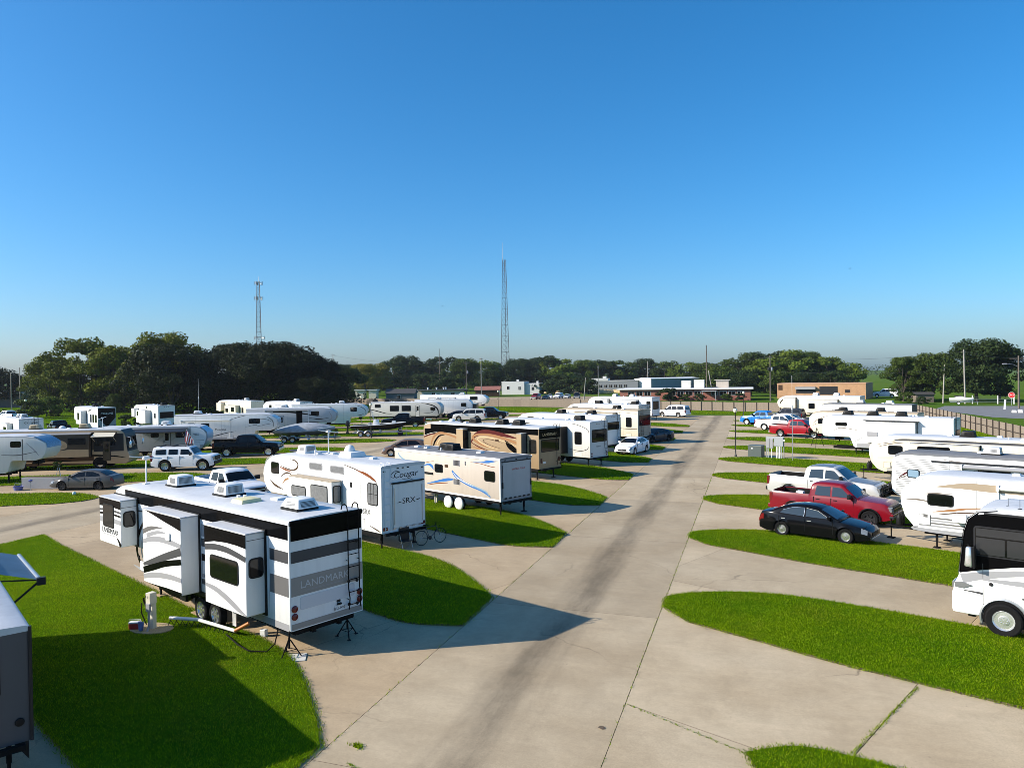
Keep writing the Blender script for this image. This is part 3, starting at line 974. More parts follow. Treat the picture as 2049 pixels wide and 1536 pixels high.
        f = MB(); f.box(L/2-0.05, L/2+0.03, -w*0.60, w*0.60, z0+0.30, zF-0.02); f.build('grille', plastic_b if not chrome_trim else charcoal, t, bevel=0.015)
        f = MB(); f.box(L/2+0.0, L/2+0.045, -w*0.60, w*0.60, z0+0.30+(zF-z0-0.32)*0.45, z0+0.30+(zF-z0-0.32)*0.62); f.build('grille_bar', bm_, t, bevel=0.01)
        for sg in (1, -1):
            f = MB(); f.frustum(L/2-0.22, L/2+0.035, sg*w*0.80-w*0.17, sg*w*0.80+w*0.17, z0+0.34, zF-0.03, 0.05, 0.03, 0.01); f.build('headlight', headlens, t, bevel=0.02)
            wz = belt-0.02
            f = MB(); f.box(-L/2-0.02, -L/2+0.14, sg*plan(-L/2)*0.93-0.075, sg*plan(-L/2)*0.93+0.075, clr+0.45, wz+(0.0 if bed else 0.02)); f.build('tail_light', redlens, t, bevel=0.015)
        f = MB(); f.box(-L/2-0.12, -L/2+0.08, -w*0.97, w*0.97, clr+0.10, clr+0.30); f.build('rear_bumper', bm_, t, bevel=0.03)
    if mirror:
        for sg in (1, -1):
            mx = sp['win'][0][0][0]-0.02
            f = MB(); y = gy(belt, mx); big = 1.5 if style in ('pickup', 'suv', 'boxy') else 1.0
            f.frustum(mx-0.07, mx+0.07, min(sg*(y+0.03), sg*(y+0.24*big)), max(sg*(y+0.03), sg*(y+0.24*big)), belt+0.02, belt+0.02+0.15*big, 0.02, 0.02, 0.01)
            f.build('mirror', plastic_b if style in ('pickup', 'suv', 'boxy') else pmat, t, bevel=0.02)
    for sg in (1, -1):
        for wpoly in sp['win'][:2]:
            xh = min(a for a, _ in wpoly)+0.16
            f = MB(); f.box(xh-0.09, xh+0.09, sg*hw*0.975-0.02, sg*hw*0.975+0.02, belt-0.16, belt-0.125); f.build('door_handle', plastic_b if not chrome_trim else chrome, t)
        for xj in [min(a for a, _ in wp)-0.04 for wp in sp['win'][:2]]+[sp['win'][0][0][0]+0.12]:
            zt = belt-0.03
            f = MB(); f.box(xj-0.006, xj+0.006, sg*hw*0.968-0.031, sg*hw*0.968+0.031, clr+0.16, zt-0.02); f.build('door_seam', plastic_b, t)
    if bed:
        f = MB(); x0, x1 = bed[0]+0.02, bed[1]-0.02; w = plan(x0)*0.845; zf = clr+0.43
        f.add([(x0,-w,zf),(x1,-w,zf),(x1,w,zf),(x0,w,zf)], [(0,1,2,3)])
        for (a0, a1, c0, c1) in ((x0, x1, w-0.012, w-0.012), (x0, x1, -w+0.012, -w+0.012)):
            f.add([(a0,c0,zf),(a1,c1,zf),(a1,c1,belt+0.03),(a0,c0,belt+0.03)], [(0,1,2,3)])
        f.add([(x1-0.012,-w,zf),(x1-0.012,w,zf),(x1-0.012,w,belt),(x1-0.012,-w,belt)], [(0,1,2,3)])
        f.build('bed_liner', rubber, t)
        # wheel wells in the bed
    if flare:
        for sg in (1, -1):
            for xc in (xf, xr):
                f = MB(); f.path([(xc+ra*1.02*math.cos(a), sg*(hw+0.005), wr+ra*1.02*math.sin(a)) for a in np.linspace(-0.1, math.pi+0.1, 15)], 0.035, 6)
                f.build('fender_flare', flare, t, smooth=50)
    if dark_hood:
        sel = [i for i, x in enumerate(xs) if sp['ws'][1]-0.05 <= x <= L/2-0.15]
        p = MB()
        for i in sel:
            for kk in range(6, 11):
                x, y, z_ = full[i][kk]; p.v.append((x, y*0.95, z_+0.012))
        for i in range(len(sel)-1):
            for kk in range(4): p.f.append((i*5+kk, i*5+kk+1, (i+1)*5+kk+1, (i+1)*5+kk))
        p.build('hood', dark_hood, t, smooth=50)
        p = MB(); xs2 = np.linspace(sp['bl'][1]+0.18, sp['ws'][0]-0.02, 7)
        for x in xs2:
            zr = float(np.interp(x, gxx, gzz)); y1 = gy(zr, x)-0.06
            for y in np.linspace(-y1, y1, 5): p.v.append((x, y, zr+0.03*(1-(y/y1)**2)*0.9+0.012))
        for i in range(6):
            for kk in range(4): p.f.append((i*5+kk, i*5+kk+1, (i+1)*5+kk+1, (i+1)*5+kk))
        p.build('roof_panel', dark_hood, t, smooth=50)
    return t
# ------------------------------------------------------------------ recreational vehicles
class RV:
    """x forward from the rear wall (x=0) to the nose (x=L); y left; z up"""
    def __init__(s, name, label, cat, P, deg, kind, L, H, bodym, roofm=None, W=2.55, z0=0.8, anchor=None, group=None, nose=None, capm=None, rear_lean=0.0, z=0.0):
        s.L, s.H, s.W, s.z0, s.kind = L, H, W, z0, kind
        a = R(deg); ax, ay = anchor if anchor else (0, W/2)
        loc = (P[0]-(ax*math.cos(a)-ay*math.sin(a)), P[1]-(ax*math.sin(a)+ay*math.cos(a)), z)
        s.t = root(name, label, cat, loc, a, group)
        s.bodym = bodym; s.roofm = roofm or roofwhite
        w = W/2
        s.sides = {'L': frL(w), 'R': frR(-w), 'B': frB(0), 'F': frF(L)}
        s.prof = s.profile(nose)
        b = MB(); b.prism_y(s.prof, -w, w)
        me = bpy.data.meshes.new('body'); me.from_pydata(b.v, [], b.f)
        bm = bmesh.new(); bm.from_mesh(me)
        bmesh.ops.recalc_face_normals(bm, faces=bm.faces)
        side = [f for f in bm.faces if abs(f.normal.y) > 0.9]
        es = set()
        for f in side: es |= set(f.edges)
        bmesh.ops.bevel(bm, geom=list(es), offset=0.05, segments=2, profile=0.5, affect='EDGES', clamp_overlap=True)
        bm.to_mesh(me); bm.free()
        me.shade_smooth(); me.set_sharp_from_angle(angle=R(28))
        s.body = obj('body', me, bodym, s.t)
        s.roof()
        # chassis rails
        c = MB()
        for y in (-0.45, 0.45): c.box(0.05, L-(3.0 if kind == 'fw' else 0.8), y-0.06, y+0.06, z0-0.22, z0+0.02)
        for x in np.arange(0.6, L-3.2, 1.2): c.box(x-0.04, x+0.04, -w+0.15, w-0.15, z0-0.14, z0-0.01)
        c.build('chassis', underside, s.t)
    def profile(s, nose):
        L, H, z0 = s.L, s.H, s.z0
        if s.kind == 'fw':
            lo = z0+0.95
            p = [(0, z0), (L-3.05, z0), (L-2.85, z0+0.12), (L-2.62, lo-0.05), (L-2.5, lo), (L-0.85, lo), (L-0.40, lo+0.14), (L-0.12, lo+0.50), (L, lo+0.95), (L-0.08, lo+1.35), (L-0.38, H-0.42), (L-0.9, H-0.14), (L-1.6, H-0.02), (L-2.2, H)]
        elif s.kind == 'fwflat':
            lo = z0+0.95
            p = [(0, z0), (L-3.05, z0), (L-2.9, z0+0.12), (L-2.6, lo-0.03), (L-2.5, lo), (L-0.25, lo), (L-0.06, lo+0.12), (L, lo+0.4), (L-0.05, H-0.45), (L-0.22, H-0.16), (L-0.6, H-0.03), (L-1.0, H)]
        elif s.kind == 'tt':
            p = [(0, z0), (L-1.0, z0), (L-0.55, z0+0.18), (L-0.18, z0+0.62), (L-0.02, z0+1.15), (L, z0+1.5), (L-0.07, z0+1.85), (L-0.30, H-0.45), (L-0.65, H-0.17), (L-1.1, H-0.04), (L-1.6, H)]
        elif s.kind == 'ttflat':
            p = [(0, z0), (L-0.35, z0), (L-0.05, z0+0.25), (L, z0+0.7), (L-0.05, H-0.5), (L-0.22, H-0.15), (L-0.5, H-0.03), (L-0.9, H)]
        elif s.kind == 'ttbox':
            p = [(0, z0), (L, z0), (L, H-0.12), (L-0.12, H), (0.3, H)]
            return p[:4]+[(0, H)]
        elif s.kind == 'moho':
            p = [(0, z0), (L-0.35, z0-0.30), (L-0.06, z0-0.12), (L, z0+0.25), (L-0.03, z0+0.55), (L-0.16, z0+0.85), (L-0.30, H-0.75), (L-0.42, H-0.35), (L-0.70, H-0.10), (L-1.2, H-0.01), (L-1.6, H)]
        return p+[(0, H)]
    def roof(s):
        w = s.W/2; L, H = s.L, s.H
        xs = [x for x, z in s.prof if z >= H-0.30 and x > L*0.4]
        pts = sorted([(x, z) for x, z in s.prof if z >= H-0.20], key=lambda q: q[0])
        x0, x1 = -0.015, pts[-1][0]+0.0
        px = [q[0] for q in pts]; pz = [q[1] for q in pts]
        b = MB(); rows = []
        for x in sorted(set([x0]+list(np.linspace(0.3, px[-2] if len(px) > 2 else x1, 8))+[q for q in px if q > 0.3])):
            z = float(np.interp(x, px, pz))
            rows.append([(x, -w-0.012, z-0.09), (x, -w-0.012, z-0.02), (x, -w+0.07, z+0.030), (x, -w*0.5, z+0.055), (x, 0, z+0.065), (x, w*0.5, z+0.055), (x, w-0.07, z+0.030), (x, w+0.012, z-0.02), (x, w+0.012, z-0.09)])
        n = 9
        for r in rows: b.v += r
        for i in range(len(rows)-1):
            for k in range(n-1): b.f.append((i*n+k, (i+1)*n+k, (i+1)*n+k+1, i*n+k+1))
        b.f.append(tuple(range(n))); b.f.append(tuple(range(len(rows)*n-1, (len(rows)-1)*n-1, -1)))
        b.build('roof', s.roofm, s.t, smooth=50)
    def cap(s, m, za, zb, name='front_cap'):
        pts = sorted([(x, z) for x, z in s.prof if x > s.L*0.6 and z > s.z0+0.05], key=lambda q: q[1])
        zs = sorted(set([za, zb]+[z for x, z in pts if za < z < zb]+list(np.linspace(za, zb, 6))))
        b = MB(); w = s.W/2-0.045
        for z in zs:
            x = float(np.interp(z, [q[1] for q in pts], [q[0] for q in pts]))
            for y in np.linspace(-w, w, 5): b.v.append((x+0.014, y, z+0.004))
        for i in range(len(zs)-1):
            for k in range(4): b.f.append((i*5+k, i*5+k+1, (i+1)*5+k+1, (i+1)*5+k))
        return b.build(name, m, s.t, smooth=50)
    def seams(s, side, xs, z0=None, z1=None):
        for x in xs:
            b = MB(); b.plate([(x-0.008, z0 or s.z0+0.05), (x+0.008, z0 or s.z0+0.05), (x+0.008, z1 or s.H-0.1), (x-0.008, z1 or s.H-0.1)], s.sides[side], 0.0025); b.build('panel_seam', lightgrey, s.t)
    # ---- decals and parts
    def sw(s, side, pts, ws, m, d=0.005, fr=None, parent=None, name='graphic_stripe'):
        top, bot = swoosh_pts(pts, ws)
        b = MB(); b.strip(top, bot, fr or s.sides[side], d)
        return b.build(name, m, parent or s.t)
    def poly(s, side, pts, m, d=0.004, fr=None, parent=None, name='graphic_panel'):
        b = MB(); b.plate(pts, fr or s.sides[side], d)
        return b.build(name, m, parent or s.t)
    def rect(s, side, a0, a1, b0, b1, m, d=0.004, fr=None, parent=None, name='graphic_panel'):
        return s.poly(side, [(a0,b0),(a1,b0),(a1,b1),(a0,b1)], m, d, fr, parent, name)
    def win(s, side, a0, a1, b0, b1, r=0.09, gm=None, fm=None, fr=None, parent=None, bars=0, d=0.006):
        f = fr or s.sides[side]
        q = MB(); q.plate(rrect(a0-0.045, a1+0.045, b0-0.045, b1+0.045, r+0.03), f, 0.0, d+0.014)
        if parent is None:
            o = q.build('window', fm or plastic_b, s.t)
            p = MB(); p.plate(rrect(a0, a1, b0, b1, r), f, d+0.018); p.build('pane', gm or glass, o)
            if bars:
                p = MB()
                for i in range(1, bars+1):
                    c = a0+(a1-a0)*i/(bars+1); p.plate([(c-0.012,b0),(c+0.012,b0),(c+0.012,b1),(c-0.012,b1)], f, d+0.02, d+0.026)
                p.plate([(a0,(b0+b1)/2-0.012),(a1,(b0+b1)/2-0.012),(a1,(b0+b1)/2+0.012),(a0,(b0+b1)/2+0.012)], f, d+0.02, d+0.027)
                p.build('window_bars', fm or plastic_b, o)
        else:
            q.build('window_frame', fm or plastic_b, parent)
            p = MB(); p.plate(rrect(a0, a1, b0, b1, r), f, d+0.018); p.build('pane', gm or glass, parent)
            o = None
        return o
    def slide(s, side, x0, x1, zb, zt, depth, m, roofm=None, trim=None, endm=None, nm='slide_out'):
        w = s.W/2; sg = 1 if side == 'L' else -1
        ya, yb = sg*(w-0.05), sg*(w+depth)
        b = MB(); b.box(x0, x1, min(ya, yb), max(ya, yb), zb, zt)
        o = b.build(nm, m, s.t, bevel=0.018, seg=1)
        r_ = MB(); yc = sg*(w+depth+0.02)
        r_.box(x0-0.02, x1+0.02, min(ya, yc), max(ya, yc), zt+0.004, zt+0.035)
        r_.build('slide_roof', roofm or s.roofm, o, bevel=0.008, seg=1)
        f = MB(); d0, d1 = sg*(w+0.003), sg*(w+0.045); e = 0.075
        lo, hi = min(d0, d1), max(d0, d1)
        f.box(x0-e, x0-0.003, lo, hi, zb-e, zt+e); f.box(x1+0.003, x1+e, lo, hi, zb-e, zt+e)
        f.box(x0-0.003, x1+0.003, lo, hi, zt+0.040, zt+e); f.box(x0-0.003, x1+0.003, lo, hi, zb-e, zb-0.004)
        f.build('slide_trim', trim or plastic_b, o)
        fr = (frL if sg > 0 else frR)(sg*(w+depth))
        return o, fr
    def topper(s, side, x0, x1, z, depth, m):
        w = s.W/2; sg = 1 if side == 'L' else -1
        b = MB(); b.add([(x0, sg*(w+0.02), z+0.10), (x1, sg*(w+0.02), z+0.10), (x1, sg*(w+depth+0.05), z), (x0, sg*(w+depth+0.05), z)], [(0,1,2,3)])
        b.tube((x0, sg*(w+depth+0.06), z), (x1, sg*(w+depth+0.06), z), 0.045, n=8)
        return b.build('slide_topper', m, s.t)
    def ac(s, x, m=None, y=0.0, base=None, style=0):
        m = m or plastic_w
        z = s.H+0.05
        b = MB(); h = 0.42 if style == 0 else 0.36
        if style == 0:
            b.frustum(x-0.44, x+0.44, y-0.36, y+0.36, z+0.06, z+h, 0.05, 0.14, 0.05)
        else:
            b.frustum(x-0.52, x+0.50, y-0.38, y+0.38, z+0.08, z+h, 0.14, 0.20, 0.09)
        o = b.build('air_conditioner', m, s.t, bevel=0.04, smooth=40)
        f = MB(); f.box(x-0.46, x+0.46, y-0.38, y+0.38, z-0.02, z+0.075); f.build('base', base or plastic_b, o, bevel=0.01)
        gm = midgrey if m is plastic_w else underside
        v = MB(); i0 = 0.05 if style == 0 else 0.14; w0 = 0.44 if style == 0 else 0.52; iy = 0.05 if style == 0 else 0.09; y0 = 0.36 if style == 0 else 0.38
        def ex(zz): return x-w0+i0*(zz-z-0.07)/(h-0.07)-0.006
        def ey(zz): return y0-iy*(zz-z-0.07)/(h-0.07)+0.006
        zz = z+0.13
        while zz < z+h-0.07:
            z2 = zz+0.022
            v.add([(ex(zz), y-0.25, zz), (ex(zz), y+0.25, zz), (ex(z2), y+0.25, z2), (ex(z2), y-0.25, z2)], [(0,1,2,3)])
            zz += 0.034
        for i in range(9):
            c = x-0.26+i*0.05
            for sg in (1, -1):
                za, zb = z+0.14, z+h-0.08
                v.add([(c-0.012, y+sg*ey(za), za), (c+0.012, y+sg*ey(za), za), (c+0.012, y+sg*ey(zb), zb), (c-0.012, y+sg*ey(zb), zb)], [(0,1,2,3)])
        v.build('grille', gm, o)
        return o
    def vent(s, x, y, m=None, w=0.36, h=0.13):
        z = s.H+0.03
        b = MB(); b.frustum(x-w/2, x+w/2, y-w/2, y+w/2, z, z+h, 0.05, 0.05, 0.05)
        return b.build('roof_vent', m or plastic_w, s.t, bevel=0.02, smooth=40)
    def pipe(s, x, y, h=0.16):
        b = MB(); b.lathe([(0.035, 0), (0.035, h*0.6), (0.06, h*0.6), (0.06, h)], c=(x, y, s.H+0.03), n=10)
        return b.build('vent_pipe', plastic_w, s.t, smooth=40)
    def dome(s, x, y, r=0.35, m=None):
        b = MB(); z = s.H+0.04
        b.lathe([(r*0.75, 0), (r*0.8, 0.06)]+[(r*math.cos(a), 0.06+r*0.75*math.sin(a)) for a in np.linspace(0, math.pi/2-0.05, 7)], c=(x, y, z), n=18)
        return b.build('satellite_dome', m or plastic_w, s.t, smooth=50)
    def antenna(s, x, y, h=0.9):
        z = s.H+0.04
        b = MB(); b.box(x-0.10, x+0.10, y-0.10, y+0.10, z-0.01, z+0.05); b.tube((x, y, z), (x, y, z+h), 0.03, n=8)
        o = b.build('antenna_mast', plastic_w, s.t)
        b = MB(); b.tube((x-0.12, y-0.55, z+h-0.05), (x+0.12, y+0.55, z+h+0.12), 0.03, 0.02, n=6); b.box(x-0.09, x+0.09, y-0.10, y+0.10, z+h-0.02, z+h+0.09)
        b.build('antenna_arm', plastic_w, o)
        return o
    def wheels(s, xs, r=0.38, sides=(1, -1), rim=None, dish=False, inset=0.16, cover=None, width=1.0):
        for x in xs:
            for sg in sides:
                wheel(s.t, x, sg*(s.W/2-inset), r, sg, rim, dish, width)
                if cover:
                    b = MB(); y = sg*(s.W/2-inset+r*0.36*width)
                    b.lathe([(r*1.06, -0.03), (r*1.06, 0.02), (r*0.95, 0.06), (0.0, 0.075)] if sg > 0 else [(r*1.06, 0.03), (r*1.06, -0.02), (r*0.95, -0.06), (0.0, -0.075)], c=(x, y, r*1.05), axis='y', n=20, close=False)
                    b.build('wheel_cover', cover, s.t, smooth=50)
    def skirt(s, side, x0, x1, m, drop=0.25):
        s.rect(side, x0, x1, s.z0-drop, s.z0+0.02, m, 0.0, name='lower_skirt')
    def jack(s, x, y, z1=None, pad=None, w=0.10):
        b = MB(); z1 = z1 or s.z0
        b.box(x-0.045, x+0.045, y-0.045, y+0.045, 0.28, z1+0.01); b.box(x-0.03, x+0.03, y-0.03, y+0.03, 0.03, 0.30); b.box(x-0.13, x+0.13, y-0.13, y+0.13, 0.0, 0.035)
        b.build('landing_leg', underside, s.t)
    def ladder(s, y, m, x=-0.10, z0=1.0, z1=None, top=True):
        z1 = z1 or s.H
        b = MB()
        for k in (-0.20, 0.20):
            pts = [(x-0.02, y+k, z0), (x-0.06, y+k, z0+0.35), (x, y+k, z0+0.62), (x, y+k, z1+0.05)]
            if top: pts += [(x+0.04, y+k, z1+0.20), (x+0.16, y+k, z1+0.24), (x+0.28, y+k, z1+0.17), (x+0.32, y+k, z1+0.05)]
            b.path(pts, 0.018, 6)
        for z in np.arange(z0+0.12, z1-0.1, 0.38):
            b.tube((x-0.0, y-0.20, z+0.0), (x-0.0, y+0.20, z+0.0), 0.014, n=6)
        for z in (z0+0.3, (z0+z1)/2, z1-0.4):
            for k in (-0.20, 0.20): b.tube((x, y+k, z), (0.005, y+k, z), 0.013, n=6)
        return b.build('ladder', m, s.t, smooth=40)
    def awning(s, side, x0, x1, z, m=None, r=0.07, arms=None):
        w = s.W/2; sg = 1 if side == 'L' else -1
        b = MB(); b.tube((x0, sg*(w+r+0.02), z), (x1, sg*(w+r+0.02), z), r, n=12)
        o = b.build('awning_roll', m or plastic_w, s.t, smooth=50)
        c = MB()
        for x in (x0, x1):
            c.box(x-0.05, x+0.05, min(sg*(w+0.002), sg*(w+r*2+0.05)), max(sg*(w+0.002), sg*(w+r*2+0.05)), z-r-0.03, z+r+0.03)
            c.box(x-0.03, x+0.03, min(sg*(w+0.002), sg*(w+0.06)), max(sg*(w+0.002), sg*(w+0.06)), s.z0+0.25, z-r-0.03)
        c.build('awning_arm', arms or plastic_w, o)
        return o
    def door(s, side, x, zt=None, w=0.68, m=None, gm=None):
        zb = s.z0+0.05; zt = zt or zb+1.95
        f = s.sides[side]
        b = MB(); b.plate(rrect(x-w/2-0.04, x+w/2+0.04, zb-0.04, zt+0.04, 0.10), f, 0.0, 0.016); o = b.build('door', plastic_b if m is None else m, s.t)
        b = MB(); b.plate(rrect(x-w/2, x+w/2, zb, zt, 0.08), f, 0.016, 0.026); b.build('door_leaf', s.bodym, o)
        b = MB(); b.plate(rrect(x-w*0.28, x+w*0.28, zt-0.95, zt-0.18, 0.07), f, 0.030); b.build('pane', gm or glass, o)
        b = MB(); b.plate(rrect(x-w/2+0.04, x-w/2+0.12, zb+0.85, zb+1.05, 0.02), f, 0.026, 0.06); b.build('door_handle', charcoal, o)
        return o
    def hatch(s, side, a0, a1, b0, b1, m=None, d=0.0):
        f = s.sides[side]
        b = MB(); b.plate(rrect(a0-0.012, a1+0.012, b0-0.012, b1+0.012, 0.03), f, d+0.002, d+0.006); o = b.build('storage_hatch', charcoal, s.t)
        b = MB(); b.plate(rrect(a0, a1, b0, b1, 0.03), f, d+0.006, d+0.012); b.build('hatch_cover', m or s.bodym, o)
        return o
    def tail(s, y, z, r=0.085, m=None):
        for sg in (1, -1):
            b = MB()
            for k, zz in enumerate(z if isinstance(z, (list, tuple)) else [z]):
                b = MB(); b.lathe([(r*1.2, 0.0), (r*1.2, -0.02), (r, -0.035), (0, -0.04)], c=(-0.002, sg*y, zz), axis='x', n=14, close=False)
                b.build('tail_light', m or redlens, s.t, smooth=40)
    def markers(s, zs, side='B', m=None):
        for y in zs[0]:
            b = MB(); b.plate(rrect(y-0.06, y+0.06, zs[1]-0.025, zs[1]+0.025, 0.015), s.sides[side], 0.0, 0.02); b.build('marker_light', m or redlens, s.t)
    def bumper(s, m=None):
        b = MB(); b.box(-0.16, -0.04, -s.W/2+0.12, s.W/2-0.12, s.z0-0.12, s.z0+0.0); b.box(-0.06, 0.2, -0.5, -0.4, s.z0-0.1, s.z0-0.02); b.box(-0.06, 0.2, 0.4, 0.5, s.z0-0.1, s.z0-0.02)
        b.build('rear_bumper', m or underside, s.t, bevel=0.01)
    def hitch(s):
        L = s.L
        b = MB()
        for sg in (1, -1): b.tube((L-0.9, sg*0.75, s.z0-0.05), (L+0.95, 0.03*sg, s.z0-0.12), 0.05, n=6)
        b.tube((L+0.75, 0, 0.03), (L+0.75, 0, s.z0+0.18), 0.03, n=8); b.box(L+0.6, L+0.9, -0.15, 0.15, 0.0, 0.04)
        b.build('tow_hitch', underside, s.t)
        b = MB()
        for sg in (1, -1): b.lathe([(0.02, 0.0), (0.145, 0.03), (0.15, 0.3), (0.13, 0.42), (0.06, 0.50), (0.03, 0.58)], c=(L+0.34, sg*0.17, s.z0-0.02), n=12)
        b.build('gas_bottle_cover', s.gasm if hasattr(s, 'gasm') else plastic_b, s.t, smooth=50)
    def pin(s):
        L = s.L; lo = s.z0+0.95
        b = MB(); b.frustum(L-1.5, L-0.9, -0.45, 0.45, lo-0.35, lo+0.02, 0.15, 0.05, 0.1); b.tube((L-1.2, 0, lo-0.55), (L-1.2, 0, lo-0.3), 0.05); b.build('kingpin_box', underside, s.t)
        for y in (0.85, -0.85): s.jack(L-3.0, y, s.z0+0.05)
    def plate_(s, y, z, txt, m=None):
        b = MB(); b.plate(rrect(y-0.16, y+0.16, z-0.085, z+0.085, 0.015), s.sides['B'], 0.012, 0.02); o = b.build('licence_plate', plastic_w, s.t)
        lettering(txt, 0.115, charcoal, o, ('B', 0), y, z-0.01, 0.024, 0.8)
        return o

# ------------------------------------------------------------------ generic trailers for the rows
def simple_rv(name, label, P, deg, kind, L, H, bodym, anchor='RL', group=None, roofm=None, acs=(0.45, 0.75), acm=None, vis='L', z0=0.8,
              graphics=(), slides=(), wins=(), rear_win=None, ladder=None, dome=False, door=None, awning=None, W=2.55, wheel_x=None, rearm=None, capm=None, low=None, cat=None, z=0.0):
    w = W/2
    an = {'RL': (0, w), 'RR': (0, -w), 'NL': (L-0.4, w), 'NR': (L-0.4, -w)}[anchor]
    r = RV(name, label, cat or ('fifth wheel' if kind.startswith('fw') else 'trailer'), P, deg, kind, L, H, bodym, roofm, W=W, z0=z0, anchor=an, group=group, z=z)
    for x in acs: r.ac(x*L, acm or plastic_w)
    for x, y in ((0.2, 0.5), (0.58, -0.4), (0.33, -0.6)): r.vent(x*L, y)
    r.pipe(L*0.27, 0.6); r.pipe(L*0.52, -0.7)
    if dome: r.dome(L*dome, 0.2)
    wx = wheel_x or L*0.36
    r.wheels((wx, wx+0.95))
    b = MB()
    for sg in (1, -1):
        if low: r.rect('L' if sg > 0 else 'R', 0.06, L-(3.1 if kind.startswith('fw') else 1.0), z0+0.02, z0+low[1], low[0], 0.003)
    if kind.startswith('fw'): r.pin()
    else:
        r.hitch()
        for y in (0.9, -0.9): r.jack(L-1.4, y)
    for y in (0.9, -0.9): r.jack(0.5, y)
    r.bumper()
    for (side, x0, x1, zb, zt, dp, m, wn_) in slides:
        o, fr = r.slide(side, x0, x1, zb, zt, dp, m)
        for (a0, a1, b0, b1) in wn_:
            r.win(side, a0, a1, b0, b1, fr=fr, parent=o)
    for (side, a0, a1, b0, b1) in wins: r.win(side, a0, a1, b0, b1)
    for gdef in graphics:
        side, pts, ws, m = gdef
        if ws is None: r.poly(side, pts, m)
        else: r.sw(side, pts, ws, m, d=0.004+0.0007*graphics.index(gdef))
    if rearm: r.rect('B', -w+0.06, w-0.06, z0+0.05, H-0.06, rearm, 0.003)
    if rear_win: r.win('B', *rear_win)
    if ladder is not None: r.ladder(ladder, charcoal)
    r.tail(w-0.22, [z0+0.35, z0+0.15], 0.07)
    r.markers(([-0.3, 0, 0.3], H-0.18))
    r.seams('L', [L*0.16, L*0.42, L*0.70]); r.seams('R', [L*0.2, L*0.45, L*0.68])
    for sd in 'LR':
        for a0 in (0.9, L*0.5): r.hatch(sd, a0, a0+0.75, z0+0.08, z0+0.42)
    if door is not None: r.door(door[0], door[1])
    if awning: r.awning(*awning)
    return r
GL = 'trailers backed in west of the main lane'
GR = 'trailers parked nose to the lane on the east side'
GM = 'trailers of the second row facing the second lane'
GN = 'trailers of the far row under the trees'

